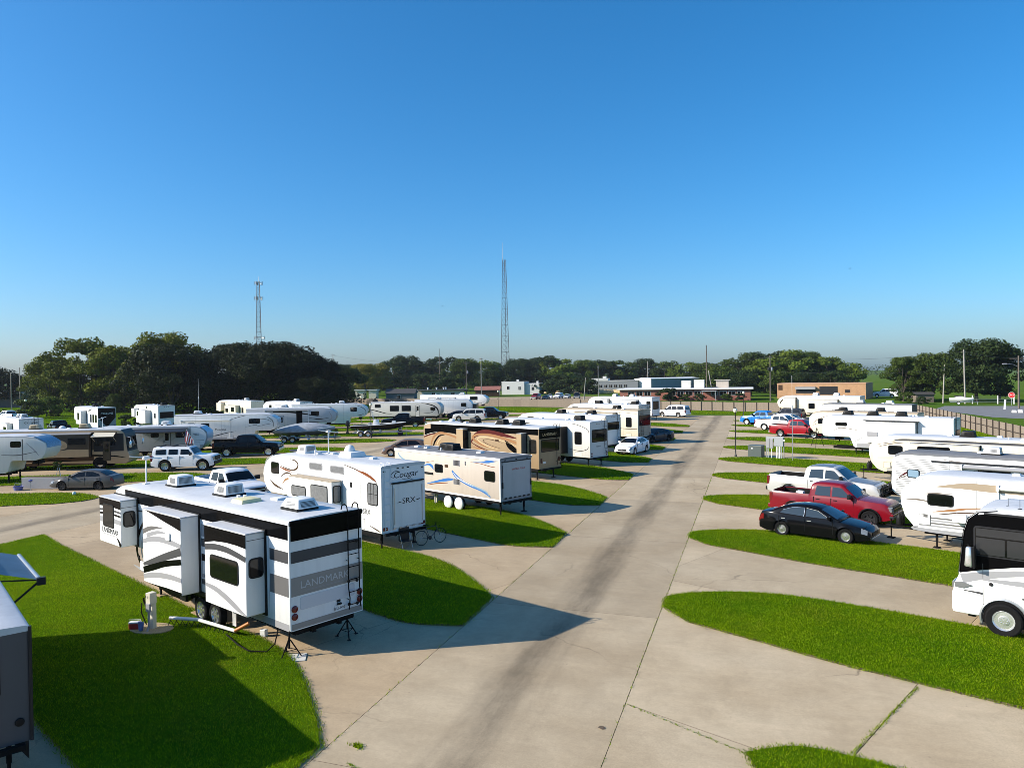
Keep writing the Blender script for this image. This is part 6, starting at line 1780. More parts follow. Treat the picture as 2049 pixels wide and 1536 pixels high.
r = simple_rv('fifth_wheel_trailer', 'long white fifth wheel parked against the far fence', (-54.5, 148.5), 6, 'fw', 15.0, 3.85, white, anchor='NR', group=GM, acs=(0.62,), z0=0.85, slides=[('R', 2.0, 8.0, 1.2, 3.2, 0.7, white, [(5,6,2.0,2.6)])],
    wins=[('R', 11.3, 12.9, 2.75, 3.4)], graphics=[('R', [(10,2.9),(11.6,2.5),(13.4,2.0),(14.3,2.3)], [0.02,0.08,0.1,0.02], midgrey)])

# ================================================================== far row under the trees
r = simple_rv('fifth_wheel_trailer', 'small white fifth wheel with a script name and ladder behind the brown motorhome roof', (-82.5, 64.8), 154, 'fw', 10.0, 3.55, white, group=GN, acs=(0.5, 0.35), anchor='RL', ladder=-0.5, slides=[('L', 3.0, 6.5, 1.2, 2.9, 0.6, white, [(3.4,4.6,1.9,2.5)])])
lettering('Cougar', 0.42, charcoal, r.t, ('B', 0), 0.1, 3.1, 0.008, 1.1, 0.3)
r = simple_rv('fifth_wheel_trailer', 'white fifth wheel with a black rear wall and pale arrow shape', (-93.3, 85.8), 154, 'fwflat', 11.5, 3.9, white, group=GN, acs=(0.45,), acm=plastic_b,
    slides=[('L', 5.2, 7.8, 1.3, 3.3, 0.8, white, [(6.2,6.9,2.0,3.0)])], wins=[('L', 0.5, 1.2, 1.7, 2.8), ('L', 1.7, 2.4, 1.7, 2.8), ('L', 2.9, 3.6, 1.7, 2.8)], rearm=black, graphics=[('L', [(4.6,3.2),(3.6,3.5),(2.6,3.7)], [0.05,0.2,0.02], black), ('B', [(-1.2,2.4),(0,0.95),(1.2,2.4),(1.2,0.9),(-1.2,0.9)], None, lightgrey)])
lettering('CYCLONE', 0.40, white, r.t, ('B', 0), 0.0, 3.02, 0.008, 0.95)
r = simple_rv('fifth_wheel_trailer', 'white fifth wheel with a wide black rear window under the dark oaks', (-88.3, 92.4), 152, 'fw', 12.0, 3.9, white, group=GN, acs=(0.12,), acm=plastic_b,
    slides=[('L', 3.2, 7.6, 1.1, 3.1, 0.9, white, [(6.6,7.2,2.3,2.9)]), ('L', 9.2, 10.6, 1.95, 3.3, 0.7, white, [])], rear_win=(-1.0, 1.0, 2.0, 2.9, 0.05), wins=[('L', 1.2, 1.8, 2.0, 2.7), ('L', 5.0, 5.4, 3.4, 3.7)],
    graphics=[('L', [(10.8,2.0),(11.3,2.6),(10.9,3.2)], [0.02,0.05,0.02], charcoal)])
r = simple_rv('fifth_wheel_trailer', 'tan and cream fifth wheel with nose slide under the dark oaks', (-86.5, 112.5), 156, 'fw', 13.0, 3.9, cream, group=GN, acs=(0.3,),
    slides=[('L', 9.9, 11.8, 1.95, 3.4, 0.7, cream, []), ('L', 4.2, 8.4, 1.2, 3.0, 0.8, cream, [(4.8,5.8,1.9,2.7), (7.0,8.0,1.8,2.4)])], wins=[('L', 2.8, 3.4, 1.6, 2.6)], graphics=[('L', [(12.6,2.4),(11.5,3.5),(8.5,3.6)], [0.03,0.08,0.02], rust)])
r = simple_rv('fifth_wheel_trailer', 'white fifth wheel facing the trees, behind the black-striped grey one', (-73.5, 108.5), 158, 'fw', 11.5, 3.85, white, group=GN, acs=(0.25,),
    slides=[('L', 3.6, 7.4, 1.2, 3.25, 0.8, white, [(4.2,6.0,2.2,2.8)])], wins=[('L', 8.6, 9.4, 2.7, 3.2)])

# ================================================================== grey trailer at the bottom left corner
def corner_trailer():
    L, H, W = 10.3, 3.08, 2.5
    r = RV('travel_trailer', 'dark grey trailer rear corner with an open blue awning at the bottom left', 'trailer', (-13.9, 11.05), 149, 'ttbox', L, H, mat('dark_grey_panel', (0.06,0.063,0.072), 0.45, var=0.06), roofm=roofwhite, W=W, z0=0.78, anchor=(0, -W/2), group=None)  # one even dark grey over the whole trailer body
    t, w = r.t, W/2
    r.win('B', -0.70, 0.75, 1.75, 2.72, 0.12)
    b = MB(); b.box(-0.03, 0.05, -w-0.03, -w+0.03, 0.78, H); b.build('corner_trim', charcoal, t)
    b = MB(); b.plate([(-w+0.05,0.78),(-w+0.30,0.78),(-w+0.05,0.40)], r.sides['B'], -0.3, -0.02); b.build('mud_flap', plastic_b, t)
    # awning on the curb side
    b = MB(); x0, x1 = 6.0, 9.8
    b.add([(x0,-w-0.05,2.95),(x1,-w-0.05,2.95),(x1,-w-1.05,2.60),(x0,-w-1.05,2.60)], [(0,1,2,3)]); o = b.build('awning_fabric', mat('awning_blue', (0.05,0.09,0.15), 0.4, var=0.4, scale=1.0), t)
    b = MB(); b.tube((x0-0.08,-w-1.05,2.60),(x1,-w-1.05,2.60),0.06,n=10); b.build('awning_roll', steel, t)
    b = MB(); b.tube((x0,-w-1.05,2.58),(x0,-w-0.02,1.75),0.03); b.tube((x0,-w-1.05,2.60),(x0,-w-0.02,2.75),0.02); b.box(x0-0.12,x0+0.02,-w-1.17,-w-0.97,2.48,2.68); b.build('awning_arm', charcoal, t)
    r.tail(w-0.2, 1.2, 0.07, m=plastic_b); r.bumper(); r.wheels((3.6, 4.55), r=0.37); r.ac(4.5)
    for y in (0.9, -0.9): r.jack(0.4, y)
corner_trailer()
# ================================================================== cars and pickups
p_black = mat('paint_black', (0.004, 0.004, 0.0045), rough=0.12, spec=0.14, coat=0.08)
p_red = paint('paint_red', (0.165, 0.003, 0.009))
p_red2 = paint('paint_red_bright', (0.26, 0.006, 0.012))
p_silver = paint('paint_silver', (0.56, 0.55, 0.52), 0.25)
p_white = paint('paint_white', (0.78, 0.78, 0.78))
p_grey = paint('paint_grey', (0.085, 0.08, 0.075), 0.3)
p_navy = paint('paint_navy', (0.015, 0.022, 0.035), 0.2)
p_blue = paint('paint_blue', (0.008, 0.16, 0.50))
p_brown = paint('paint_brown', (0.16, 0.10, 0.075), 0.3)
p_champ = paint('paint_champagne', (0.55, 0.54, 0.50), 0.2)
hoodgrey = paint('paint_hood_grey', (0.16, 0.17, 0.19), 0.2)

c = make_car('sedan', 'black sedan parked on the pad beside the red pickup', 'car', (2.95, 38.3), -23, 'sedan', p_black, 1.06, rim=alloy, dish=True, wins=blueglass, chrome_trim=True)
c = make_car('pickup_truck', 'dark red crew cab pickup behind the black sedan', 'pickup', (4.1, 42.9), -24, 'pickup', p_red, 1.06, rim=charcoal, wins=blueglass, flare=plastic_b, bumper=p_red)
b = MB(); b.frustum(-2.0, -1.5, 0.0, 0.4, 0.78, 1.28, 0.05, 0.05, 0.05); b.build('cargo_bag', plastic_w, c, bevel=0.08, smooth=40)
b = MB(); b.box(2.85, 3.05, -0.95, 0.95, 0.50, 0.62); b.build('bumper_lip', charcoal, c, bevel=0.02)
c = make_car('pickup_truck', 'silver crew cab pickup with dark hood and black grille guard', 'pickup', (4.3, 49.1), -24, 'pickup', p_silver, 1.13, rim=charcoal, wins=blueglass, dark_hood=hoodgrey, bumper=plastic_b)
b = MB()
for y in (-0.8, -0.4, 0.4, 0.8): b.path([(3.02, y, 0.55), (3.08, y, 1.0), (3.0, y, 1.2)], 0.03, 6)
for z in (0.72, 0.95, 1.15): b.tube((3.05, -0.82, z), (3.05, 0.82, z), 0.03)
b.build('grille_guard', plastic_b, c)
b = MB(); b.box(-3.15, -2.9, -0.06, 0.06, 0.5, 0.58); b.build('tow_bar', underside, c)
c = make_car('pickup_truck', 'red pickup parked nose up to the white flat nosed fifth wheel', 'pickup', (5.3, 95.7), -24, 'pickup', p_red2, 1.10, rim=alloy, wins=blueglass)
b = MB(); b.box(-0.9, 1.5, -1.06, -0.98, 0.36, 0.42); b.build('running_board', chrome, c)
c = make_car('pickup_truck', 'white service pickup with red door lettering beyond the red pickup', 'pickup', (3.6, 106.0), -24, 'pickup', p_white, 1.10, rim=plastic_w, wins=blueglass)
lettering('SERVICE', 0.20, redpaint, c, ('R', -1.0), 0.4, 1.02, 0.004, 1.0)
make_car('pickup_truck', 'bright blue pickup with a white stripe near the far end of the lane', 'pickup', (1.6, 116.0), 156, 'pickup', p_blue, 1.12, rim=plastic_w, wins=blueglass)
c = make_car('car', 'dark sedan with glinting windows beside the far blue pickup', 'car', (2.2, 123.5), -24, 'sedan', p_navy, 1.1, rim=alloy)
make_car('suv', 'dark sport utility parked before the far cream fifth wheel', 'car', (5.3, 127.0), 156, 'suv', p_navy, 1.05, rim=alloy)
make_car('car', 'white car half hidden behind the blue pickup', 'car', (5.2, 116.5), -24, 'hatch', p_white, 1.1, rim=alloy)

c = make_car('sedan', 'white sedan facing the camera at the edge of the main lane', 'car', (-11.5, 74.1), -104, 'sedan', p_white, 1.08, rim=alloy)
b = MB(); b.lathe([(0.07, 0.0), (0.07, 0.012), (0.05, 0.012), (0.05, 0.0)], c=(2.452, 0, 0.56), axis='x', n=14, close=False); b.build('emblem', chrome, c)
make_car('coupe', 'dark grey coupe parked in shade behind the white sedan', 'car', (-10.9, 86.8), -122, 'coupe', p_navy, 1.1, rim=charcoal)
make_car('suv', 'large white sport utility at the far end of the main lane', 'car', (-13.6, 136.5), 156, 'suv', p_white, 1.10, rim=alloy, wins=glass)

make_car('sedan', 'grey sedan on the second lane behind the foreground fifth wheel', 'car', (-47.0, 42.2), 197, 'sedan', p_grey, 0.98, rim=charcoal, wins=glass)
c = make_car('suv', 'boxy white off-roader on the second lane before the grey trailer', 'car', (-47.8, 53.2), 22, 'boxy', p_white, 1.13, rim=alloy, wins=glass, bumper=plastic_b)
b = MB(); b.box(-1.9, 0.3, -0.72, -0.66, 1.90, 1.95); b.box(-1.9, 0.3, 0.66, 0.72, 1.90, 1.95)
for x in (-1.8, -0.8, 0.2): b.box(x-0.03, x+0.03, -0.72, 0.72, 1.89, 1.94)
b.build('roof_rack', plastic_b, c)
make_car('pickup_truck', 'black crew cab pickup with bright wheels on the second lane', 'pickup', (-49.9, 64.4), 23, 'pickup', p_black, 1.14, rim=chrome, wins=glass)
make_car('pickup_truck', 'silver white pickup half hidden behind the roof of the foreground fifth wheel', 'pickup', (-32.6, 40.2), -24, 'pickup', p_white, 1.10, rim=alloy, wins=glass)
make_car('hatchback', 'brown hatchback tail showing behind the beige trailer nose', 'car', (-33.5, 67.6), 200, 'hatch', p_brown, 1.08, rim=alloy)
make_car('pickup_truck', 'black pickup behind the boat, beside the pale grey trailer', 'pickup', (-52.3, 105.2), 200, 'pickup', p_black, 1.15, rim=alloy)
make_car('suv', 'white sport utility near the far end of the second lane', 'car', (-47.5, 121.6), 190, 'suv', p_champ, 1.12, rim=alloy)
make_car('pickup_truck', 'black pickup hidden behind the white sport utility', 'pickup', (-45.6, 126.5), 8, 'pickup', p_black, 1.15, rim=alloy)
make_car('car', 'blue grey car beside the black cargo trailer', 'car', (-50.3, 125.0), 10, 'sedan', p_navy, 1.1, rim=alloy)
make_car('pickup_truck', 'white pickup on the grass at the far left under the trees', 'pickup', (-146, 112.5), 170, 'pickup', p_white, 1.1, rim=alloy)
make_car('pickup_truck', 'dark pickup tucked beside the fifth wheel with the black rear wall', 'pickup', (-99.5, 84.5), 150, 'pickup', p_black, 1.1, rim=alloy)
for i, (x, y, m, st, lb) in enumerate(((-66.5, 229.0, p_red2, 'suv', 'red vehicle in the lot beyond the far fence'), (-62.3, 225.7, p_navy, 'sedan', 'low dark car in the lot beyond the far fence'),
        (-62.9, 232.8, p_white, 'sedan', 'first white car in the lot beyond the far fence'), (-60.2, 233.7, p_white, 'suv', 'tall white car in the lot beyond the far fence'),
        (-57.5, 234.4, p_champ, 'sedan', 'pale car in the lot beyond the far fence'), (-54.4, 235.2, p_navy, 'suv', 'dark car at the end of the lot beyond the far fence'))):
    make_car('parked_car', lb, 'car', (x, y), -95+7*(i % 3), st, m, 1.0, rim=alloy, group='cars in the lot beyond the fence')
make_car('parked_car', 'white van under trees behind the brick building', 'car', (36.5, 236), 170, 'suv', p_white, 1.3, rim=alloy)

# ------------------------------------------------------------------ boats, trailer, bicycle
def bay_boat(name, label, P, deg, covered=False):
    t = root(name, label, 'boat', (P[0], P[1], 0), R(deg))
    t.scale = (1.1,)*3
    L = 6.6
    secs = []
    for x in np.linspace(0, L, 15):
        e = x/L; w = 1.15*(1-max(0, (e-0.45)/0.55)**2.3); w = max(w, 0.03)
        zg = 1.35+0.30*e**2; zk = 0.75+0.55*max(0, (e-0.6)/0.4)**2
        secs.append([(x, 0.0, zk), (x, w*0.72, zk+0.16*(1-e)+0.10), (x, w*0.95, zk+0.35*(zg-zk)/0.6), (x, w, zg-0.05), (x, w*0.99, zg), (x, w*0.86, zg), (x, w*0.80, zg-0.28), (x, 0, zg-0.30)])
    b, full = loft([s for s in secs])
    hull = b.build('hull', p_black if not covered else mat('boat_grey', (0.10,0.11,0.12), 0.4), t, smooth=45)
    g2 = MB()
    for sg in (1, -1): g2.path([(s[4][0], sg*s[4][1], s[4][2]+0.01) for s in secs], 0.05, 6)
    g2.build('gunwale', white, t, smooth=40)
    if not covered:
        d = MB(); d.add([(s[6][0], s[6][1]*0.98, s[6][2]+0.20) for s in secs]+[(s[6][0], -s[6][1]*0.98, s[6][2]+0.20) for s in secs], [(i, i+1, 15+i+1, 15+i) for i in range(14)]); d.build('deck', white, t)
        d = MB(); d.frustum(2.6, 3.4, -0.4, 0.4, 1.15, 2.05, 0.1, 0.15, 0.08); d.build('console', white, t, bevel=0.04, smooth=40)
        d = MB(); d.box(2.0, 2.45, -0.4, 0.4, 1.2, 1.65); d.build('seat', lightgrey, t, bevel=0.05, smooth=40)
        d = MB(); d.box(4.9, 5.35, -0.3, 0.3, 1.45, 1.8); d.build('cooler', white, t, bevel=0.04)
        d = MB(); d.path([(2.7,0.4,2.0),(2.5,0.4,2.9),(2.3,0.4,3.2)], 0.03); d.path([(2.7,-0.4,2.0),(2.5,-0.4,2.9),(2.3,-0.4,3.2)], 0.03); d.tube((2.3,-0.4,3.2),(2.3,0.4,3.2),0.03); d.build('rail', steel, t)
        d = MB(); d.frustum(-0.75, -0.25, -0.22, 0.22, 1.3, 1.95, 0.1, 0.08, 0.05); d.build('outboard_cowl', charcoal, t, bevel=0.08, smooth=40)
        d = MB(); d.box(-0.6, -0.4, -0.08, 0.08, 0.55, 1.3); d.frustum(-0.75, -0.3, -0.06, 0.06, 0.4, 0.62, 0.1, 0.1, 0.02); d.build('outboard_leg', charcoal, t, bevel=0.02)
    else:
        sc = []
        for x in np.linspace(-0.05, L+0.05, 13):
            e = x/L; w = 1.2*(1-max(0, (e-0.45)/0.55)**2.3); w = max(w, 0.05); zg = 1.34+0.30*max(e, 0)**2
            hh = 0.75*max(0.02, math.sin(min(1, max(0, (e+0.02)/1.02))*math.pi))**0.8
            sc.append([(x, w*1.01, zg-0.22), (x, w*1.01, zg+0.02), (x, w*0.6, zg+hh*0.7), (x, 0, zg+hh)])
        b, _ = loft(sc); b.build('boat_cover', mat('cover_silver', (0.30,0.32,0.34), 0.5, var=0.3, scale=2.5), t, smooth=60)
    tr = MB()
    for sg in (1, -1): tr.box(0.2, 5.6, sg*0.75-0.05, sg*0.75+0.05, 0.45, 0.55)
    tr.tube((5.6, 0.75, 0.5), (7.3, 0, 0.5), 0.05); tr.tube((5.6, -0.75, 0.5), (7.3, 0, 0.5), 0.05)
    for x in (0.4, 2, 4, 5.5): tr.box(x-0.05, x+0.05, -0.75, 0.75, 0.46, 0.54)
    for x in (0.8, 3.5): tr.box(x-0.1, x+0.1, -0.5, -0.4, 0.5, 0.85); tr.box(x-0.1, x+0.1, 0.4, 0.5, 0.5, 0.85)
    tr.tube((6.6, 0, 0.0), (6.6, 0, 0.9), 0.04); tr.tube((6.0, 0, 0.5), (6.1, 0, 1.3), 0.04)
    tr.build('trailer_frame', steel, t)
    for x in (1.2, 2.1):
        for sg in (1, -1):
            wheel(t, x, sg*1.1, 0.32, sg, alloy)
            f = MB(); f.path([(x+0.42*math.cos(a), sg*1.12, 0.34+0.42*math.sin(a)) for a in np.linspace(0.2, math.pi-0.2, 9)], 0.06, 5); f.build('mudguard', steel, t)
    if not covered: wheel(t, 5.9, -0.25, 0.33, -1, charcoal)
bay_boat('bay_boat', 'black and white open fishing boat on a twin axle trailer', (-51.3, 87.6), 22)
bay_boat('covered_boat', 'boat under a silver grey cover on its trailer beside the black pickup', (-56.6, 78.3), 22, True)

def cargo_trailer():
    t = root('cargo_trailer', 'black enclosed cargo trailer behind the white sport utility', 'trailer', (-55.3, 130.5, 0), R(10))
    b = MB(); b.box(0, 5.6, -1.1, 1.1, 0.55, 2.6); b.build('body', mat('cargo_black', (0.02,0.02,0.02), 0.3), t, bevel=0.05)
    b = MB(); b.box(-0.02, 5.62, -1.12, 1.12, 2.605, 2.66); b.build('roof', lightgrey, t)
    b = MB(); b.box(4.2, 4.9, -1.13, -1.105, 1.5, 2.3); b.build('side_window', charcoal, t)
    b = MB()
    for sg in (1, -1): b.box(-0.03, 5.6, sg*1.1-0.03, sg*1.1+0.03, 2.5, 2.62)
    b.build('corner_trim', steel, t)
    for x in (2.2, 3.1):
        for sg in (1, -1): wheel(t, x, sg*1.05, 0.34, sg, alloy)
    b = MB(); b.tube((5.6, 0.5, 0.5), (6.9, 0, 0.5), 0.05); b.tube((5.6, -0.5, 0.5), (6.9, 0, 0.5), 0.05); b.tube((6.7, 0, 0), (6.7, 0, 0.8), 0.04); b.build('drawbar', underside, t)
cargo_trailer()

def bicycle(P, deg):
    t = root('bicycle', 'black road bicycle leaning at the rear of the rust-swirled white fifth wheel', 'bicycle', (P[0], P[1], 0), R(deg))
    t.rotation_euler = (R(-8), 0, R(deg))
    for x in (-0.52, 0.52):
        b = MB(); b.path([(x+0.335*math.cos(a), 0, 0.345+0.335*math.sin(a)) for a in np.linspace(0, 2*math.pi, 25)], 0.016, 6); w = b.build('wheel', rubber, t)
        b = MB()
        for k in range(12):
            a = math.pi*k/6; b.tube((x, 0, 0.345), (x+0.325*math.cos(a), 0, 0.345+0.325*math.sin(a)), 0.003, n=4)
        b.tube((x, -0.05, 0.345), (x, 0.05, 0.345), 0.02); b.build('spokes', steel, w)
    b = MB(); A, B, C, D, E_ = (-0.52,0,0.345), (-0.08,0,0.30), (-0.22,0,0.80), (0.33,0,0.82), (0.40,0,0.62)
    for p, q, r_ in ((A,B,.012),(A,C,.010),(B,C,.017),(B,E_,.019),(C,D,.016),(D,E_,.02),(E_,(0.52,0,0.345),.013)): b.tube(p, q, r_, n=6)
    b.build('frame', mat('bike_navy', (0.02,0.03,0.06), 0.3), t)
    b = MB(); b.frustum(-0.36, -0.10, -0.07, 0.07, 0.90, 0.95, 0.02, 0.06, 0.03); b.tube((-0.22,0,0.80),(-0.24,0,0.91),0.013); b.build('saddle', rubber, t)
    b = MB(); b.tube((0.33,0,0.82),(0.36,0,0.95),0.014); b.path([(0.34,0.21,0.80),(0.44,0.21,0.84),(0.45,0.21,0.94),(0.36,0.2,0.96),(0.36,-0.2,0.96),(0.45,-0.21,0.94),(0.44,-0.21,0.84),(0.34,-0.21,0.80)], 0.013, 6); b.build('handlebar', rubber, t)
    b = MB(); b.lathe([(0.095,-0.01),(0.095,0.01)], c=(-0.08,-0.04,0.30), axis='y', n=16); b.tube((-0.08,-0.06,0.30),(0.05,-0.06,0.20),0.01); b.tube((-0.08,0.06,0.30),(-0.2,0.06,0.40),0.01); b.build('crank', charcoal, t)
bicycle((-14.62, 32.15), 56)
# ================================================================== fences
fencewood = mat('fence_board', (0.25, 0.20, 0.155), 0.85, var=0.25, scale=4, rnd=0.10)
fencewood2 = mat('fence_board_far', (0.235, 0.185, 0.14), 0.85, var=0.2, scale=4, rnd=0.08)
postwood = mat('fence_post', (0.045, 0.032, 0.025), 0.9, var=0.2, scale=4)
def fence_panels(n=3, w=2.4, h=1.83):
    out = []
    for k in range(n):
        b = MB(); m = 16
        for i in range(m):
            x0 = i*w/m+0.004; x1 = (i+1)*w/m-0.004; d = random.uniform(-0.008, 0.008); hh = h+random.uniform(-0.02, 0.015)
            b.box(x0, x1, -0.012+d, 0.012+d, 0.04, hh)
        out.append(b.mesh('board_panel'))
    return out
PANELS = fence_panels(); PANELS_F = fence_panels()
for p in PANELS: p.materials.append(fencewood)
for p in PANELS_F: p.materials.append(fencewood2)
_b = MB(); _b.box(-0.05, 0.05, 0.03, 0.13, 0, 1.92); POST = _b.mesh('fence_post'); POST.materials.append(postwood)
_b = MB(); _b.box(0, 2.4, 0.012, 0.055, -0.045, 0.045); RAIL = _b.mesh('fence_rail'); RAIL.materials.append(postwood)
def fence(a, b_, label, flip=1, panels=None):
    a, b_ = Vector(a), Vector(b_)
    d = b_-a; n = max(1, round(d.length/2.4)); ang = math.atan2(d.y, d.x)
    t = root('wooden_fence', label, 'fence', (a.x, a.y, -0.03), ang)
    s = d.length/n/2.4
    for i in range(n):
        o = obj('board_panel', random.choice(panels or PANELS), None, t); o.location = (i*2.4*s, 0, 0); o.scale = (s, 1, 1)
        p = obj('fence_post', POST, None, t); p.location = (i*2.4*s, 0, 0); p.scale = (1, flip, 1)
        for z in (0.45, 1.0, 1.55)[1:2] if panels is None else ():
            q = obj('fence_rail', RAIL, None, t); q.location = (i*2.4*s, 0, z); q.scale = (s, flip, 1)
    return t
fence((27.2, 82), (27.2, 143.5), 'brown wooden privacy fence running along the east side', 1)
fence((27.2, 143.5), (-41, 172.5), 'weathered wooden fence across the far end of the main lane', 1, PANELS_F)
fence((-41, 172.5), (-118, 192.5), 'long weathered wooden fence beyond the second row of trailers', -1, PANELS_F)

# ================================================================== lamp posts, poles, wires
def lamp_post(P, h, label, group='globe lamp posts in the park'):
    t = root('lamp_post', label, 'lamp post', (P[0], P[1], 0), 0, group)
    b = MB(); b.lathe([(0.11, 0), (0.11, 0.12), (0.07, 0.18), (0.055, 0.5), (0.045, h-0.25), (0.07, h-0.22), (0.07, h-0.16)], n=10); b.build('pole', mat('lamp_black', (0.02,0.02,0.02), 0.5), t, smooth=40)
    b = MB(); b.lathe([(0.07, h-0.16), (0.17, h-0.08), (0.20, h+0.05), (0.17, h+0.18), (0.08, h+0.25), (0.0, h+0.26)], n=14, close=False); b.build('globe', mat('lamp_globe', (0.80,0.74,0.55), 0.3), t, smooth=60)
    b = MB(); b.lathe([(0.10, h+0.24), (0.05, h+0.30), (0.015, h+0.38)], n=8); b.build('finial', MATS['lamp_black'], t)
lamp_post((-1.55, 72.7), 4.3, 'globe lamp post beside the grey transformer box')
lamp_post((-1.5, 137.5), 4.2, 'globe lamp post at the far end of the main lane')
lamp_post((-47.5, 86.0), 4.3, 'globe lamp post in front of the fishing boat trailer')
lamp_post((-63.6, 112.0), 4.5, 'globe lamp post behind the white trailers of the second row')
lamp_post((-123, 98), 4.6, 'globe lamp post on the far left grass')
lamp_post((-55.5, 160), 4.2, 'globe lamp post before the far fence')

poleM = mat('utility_pole_wood', (0.16, 0.13, 0.10), 0.9, var=0.2)
poleG = mat('utility_pole_grey', (0.34, 0.31, 0.27), 0.9, var=0.15)
def utility_pole(P, h, label, r=0.14, arm=0.0, lean=0.0, tr=None, light=0, m=None, ang=0.3):
    t = root('utility_pole', label, 'utility pole', (P[0], P[1], -0.03), ang)
    t.rotation_euler = (0, lean, ang)
    b = MB(); b.tube((0, 0, 0), (0, 0, h), r*1.15, r*0.75, 10); b.build('pole', m or poleM, t, smooth=40)
    if arm:
        b = MB(); b.box(-arm, arm, -0.06, 0.06, h-0.62, h-0.48); o = b.build('crossarm', poleM, t)
        for x in (-arm+0.12, -arm*0.45, arm*0.45, arm-0.12):
            b = MB(); b.lathe([(0.03, h-0.48), (0.06, h-0.40), (0.03, h-0.30)], c=(x, 0, 0), n=8); b.build('insulator', charcoal, o)
        b = MB(); b.tube((-arm*0.6, -0.07, h-0.6), (0, -0.07, h-1.3), 0.02); b.tube((arm*0.6, -0.07, h-0.6), (0, -0.07, h-1.3), 0.02); b.build('arm_brace', steel, o)
    if tr:
        for k in range(tr):
            b = MB(); b.lathe([(0.26, 0), (0.28, 0.05), (0.28, 0.85), (0.22, 0.95), (0.05, 1.0)], c=(0.42*(1 if k == 0 else -1), 0, h*0.66), n=12); b.build('transformer_can', lightgrey if k == 0 else charcoal, t, smooth=40)
    if light:
        b = MB(); b.path([(0, 0, h-2.2), (-1.0, 0, h-1.7), (-2.2, 0, h-1.55)], 0.045, 6); o = b.build('light_arm', steel, t)
        b = MB(); b.frustum(-3.0, -2.1, -0.16, 0.16, h-1.65, h-1.45, 0.1, 0.1, 0.05); b.build('lamp_head', lightgrey, o, bevel=0.03)
    return t
POLES = [((-151.2,245.3),16.9,'thin dark pole rising beside the left oaks',0.14,0.8,0,None,0,None), ((-132.9,303.8),20.2,'tall thin mast before the far tree line',0.10,0,0,None,0,None), ((-95.8,242.3),13.1,'dark pole with a crossarm near the low dark-roofed building',0.16,1.3,0,1,0,None),
  ((-83.8,225.1),13.8,'pale pole left of the tall lattice tower',0.15,0.5,0,None,0,poleG), ((-44.6,201.1),7.0,'short leaning pole by the parked cars',0.13,0,R(5),None,0,poleG), ((-51.6,256.7),11.0,'pole with a lamp near the grey building',0.12,0.4,0,None,0,poleG),
  ((-44.4,332.6),13.3,'thin pale pole left of the metal warehouse',0.12,0,0,None,0,poleG), ((-14.1,247.8),16.8,'tall dark pole standing alone against the sky',0.20,0,0,None,0,None), ((-10.8,222.6),8.6,'leaning bare pole by the red brick building',0.15,0,R(-9),None,0,poleG),
  ((4.6,208.7),12.3,'pole carrying two transformer cans beside the orange brick building',0.17,0.9,0,2,0,None), ((37.1,327.6),8.1,'small lamp pole before the far field',0.12,0.3,0,None,0,poleG), ((49.6,384.3),8.0,'thin pole standing in the far field',0.12,0,0,None,0,None),
  ((42.3,194.7),9.0,'leaning grey pole in front of the right trees',0.15,0,R(2.5),None,0,poleG), ((46.1,191.7),12.4,'tall pole with small fittings before the right trees',0.17,0.5,R(-1.2),None,0,poleG), ((49.8,168.7),10.4,'crossarm pole with a street light at the right edge',0.16,1.6,0,None,1,poleM),
  ((-181.5,140.7),10.4,'grey pole at the far left beside its taller twin',0.12,0,0,None,0,poleG), ((-180.2,142.1),11.7,'taller grey pole at the far left',0.12,0,0,None,0,poleG)]
for (P, h, lb, r_, arm, lean, tr, li, m) in POLES: utility_pole(P, h, lb, r_, arm, lean, tr, li, m, ang=0.3 if not li else 0.2)

def mast(P, h, label):
    t = root('thin_mast', label, 'mast', (P[0], P[1], 0), 0)
    b = MB(); b.tube((0,0,0), (0,0,h*0.62), 0.035, n=8); b.build('lower_pole', steel, t); b = MB(); b.tube((0,0,h*0.62), (0,0,h), 0.015, n=6); b.lathe([(0.06,0),(0.08,0.2),(0.06,0.4)], c=(0,0,h*0.6), n=8); b.build('aerial', plastic_w, t)
mast((-84.3, 96.7), 8.1, 'thin white radio mast among the far row of trailers')
mast((3.35, 69.9), 7.6, 'thin steel mast beside the electric meter bank')

def wire(a, b_, label, sag=1.2, r=0.022):
    a, b_ = Vector(a), Vector(b_); pts = []
    for i in range(13):
        t = i/12; p = a.lerp(b_, t); p.z -= sag*4*t*(1-t); pts.append(p)
    c = MB(); c.path(pts, r, 4); tag(c.build('power_line', charcoal), label, 'power line')
wire((-150.7,245,16.2), (-95.8,242.3,12.6), 'power line from the left oaks to the low building', 1.5)
wire((-95.8,242.3,12.6), (-51.6,256.7,10.7), 'power line passing the tall lattice tower', 1.2)
wire((-51.6,256.7,10.7), (4.6,208.7,11.8), 'power line over the red brick building', 1.5)
wire((4.6,208.7,11.8), (46.1,191.7,11.9), 'power line from the brick building to the right trees', 1.2)
wire((46.1,191.7,11.9), (49.8,168.7,9.9), 'short power line at the right edge', 0.4)
wire((4.6,208.7,8.0), (42.3,194.7,7.5), 'lower cable before the right trees', 0.6)
wire((-95.8,242.3,8.5), (-151.2,245.3,9.0), 'lower cable before the yellow tree', 1.0)

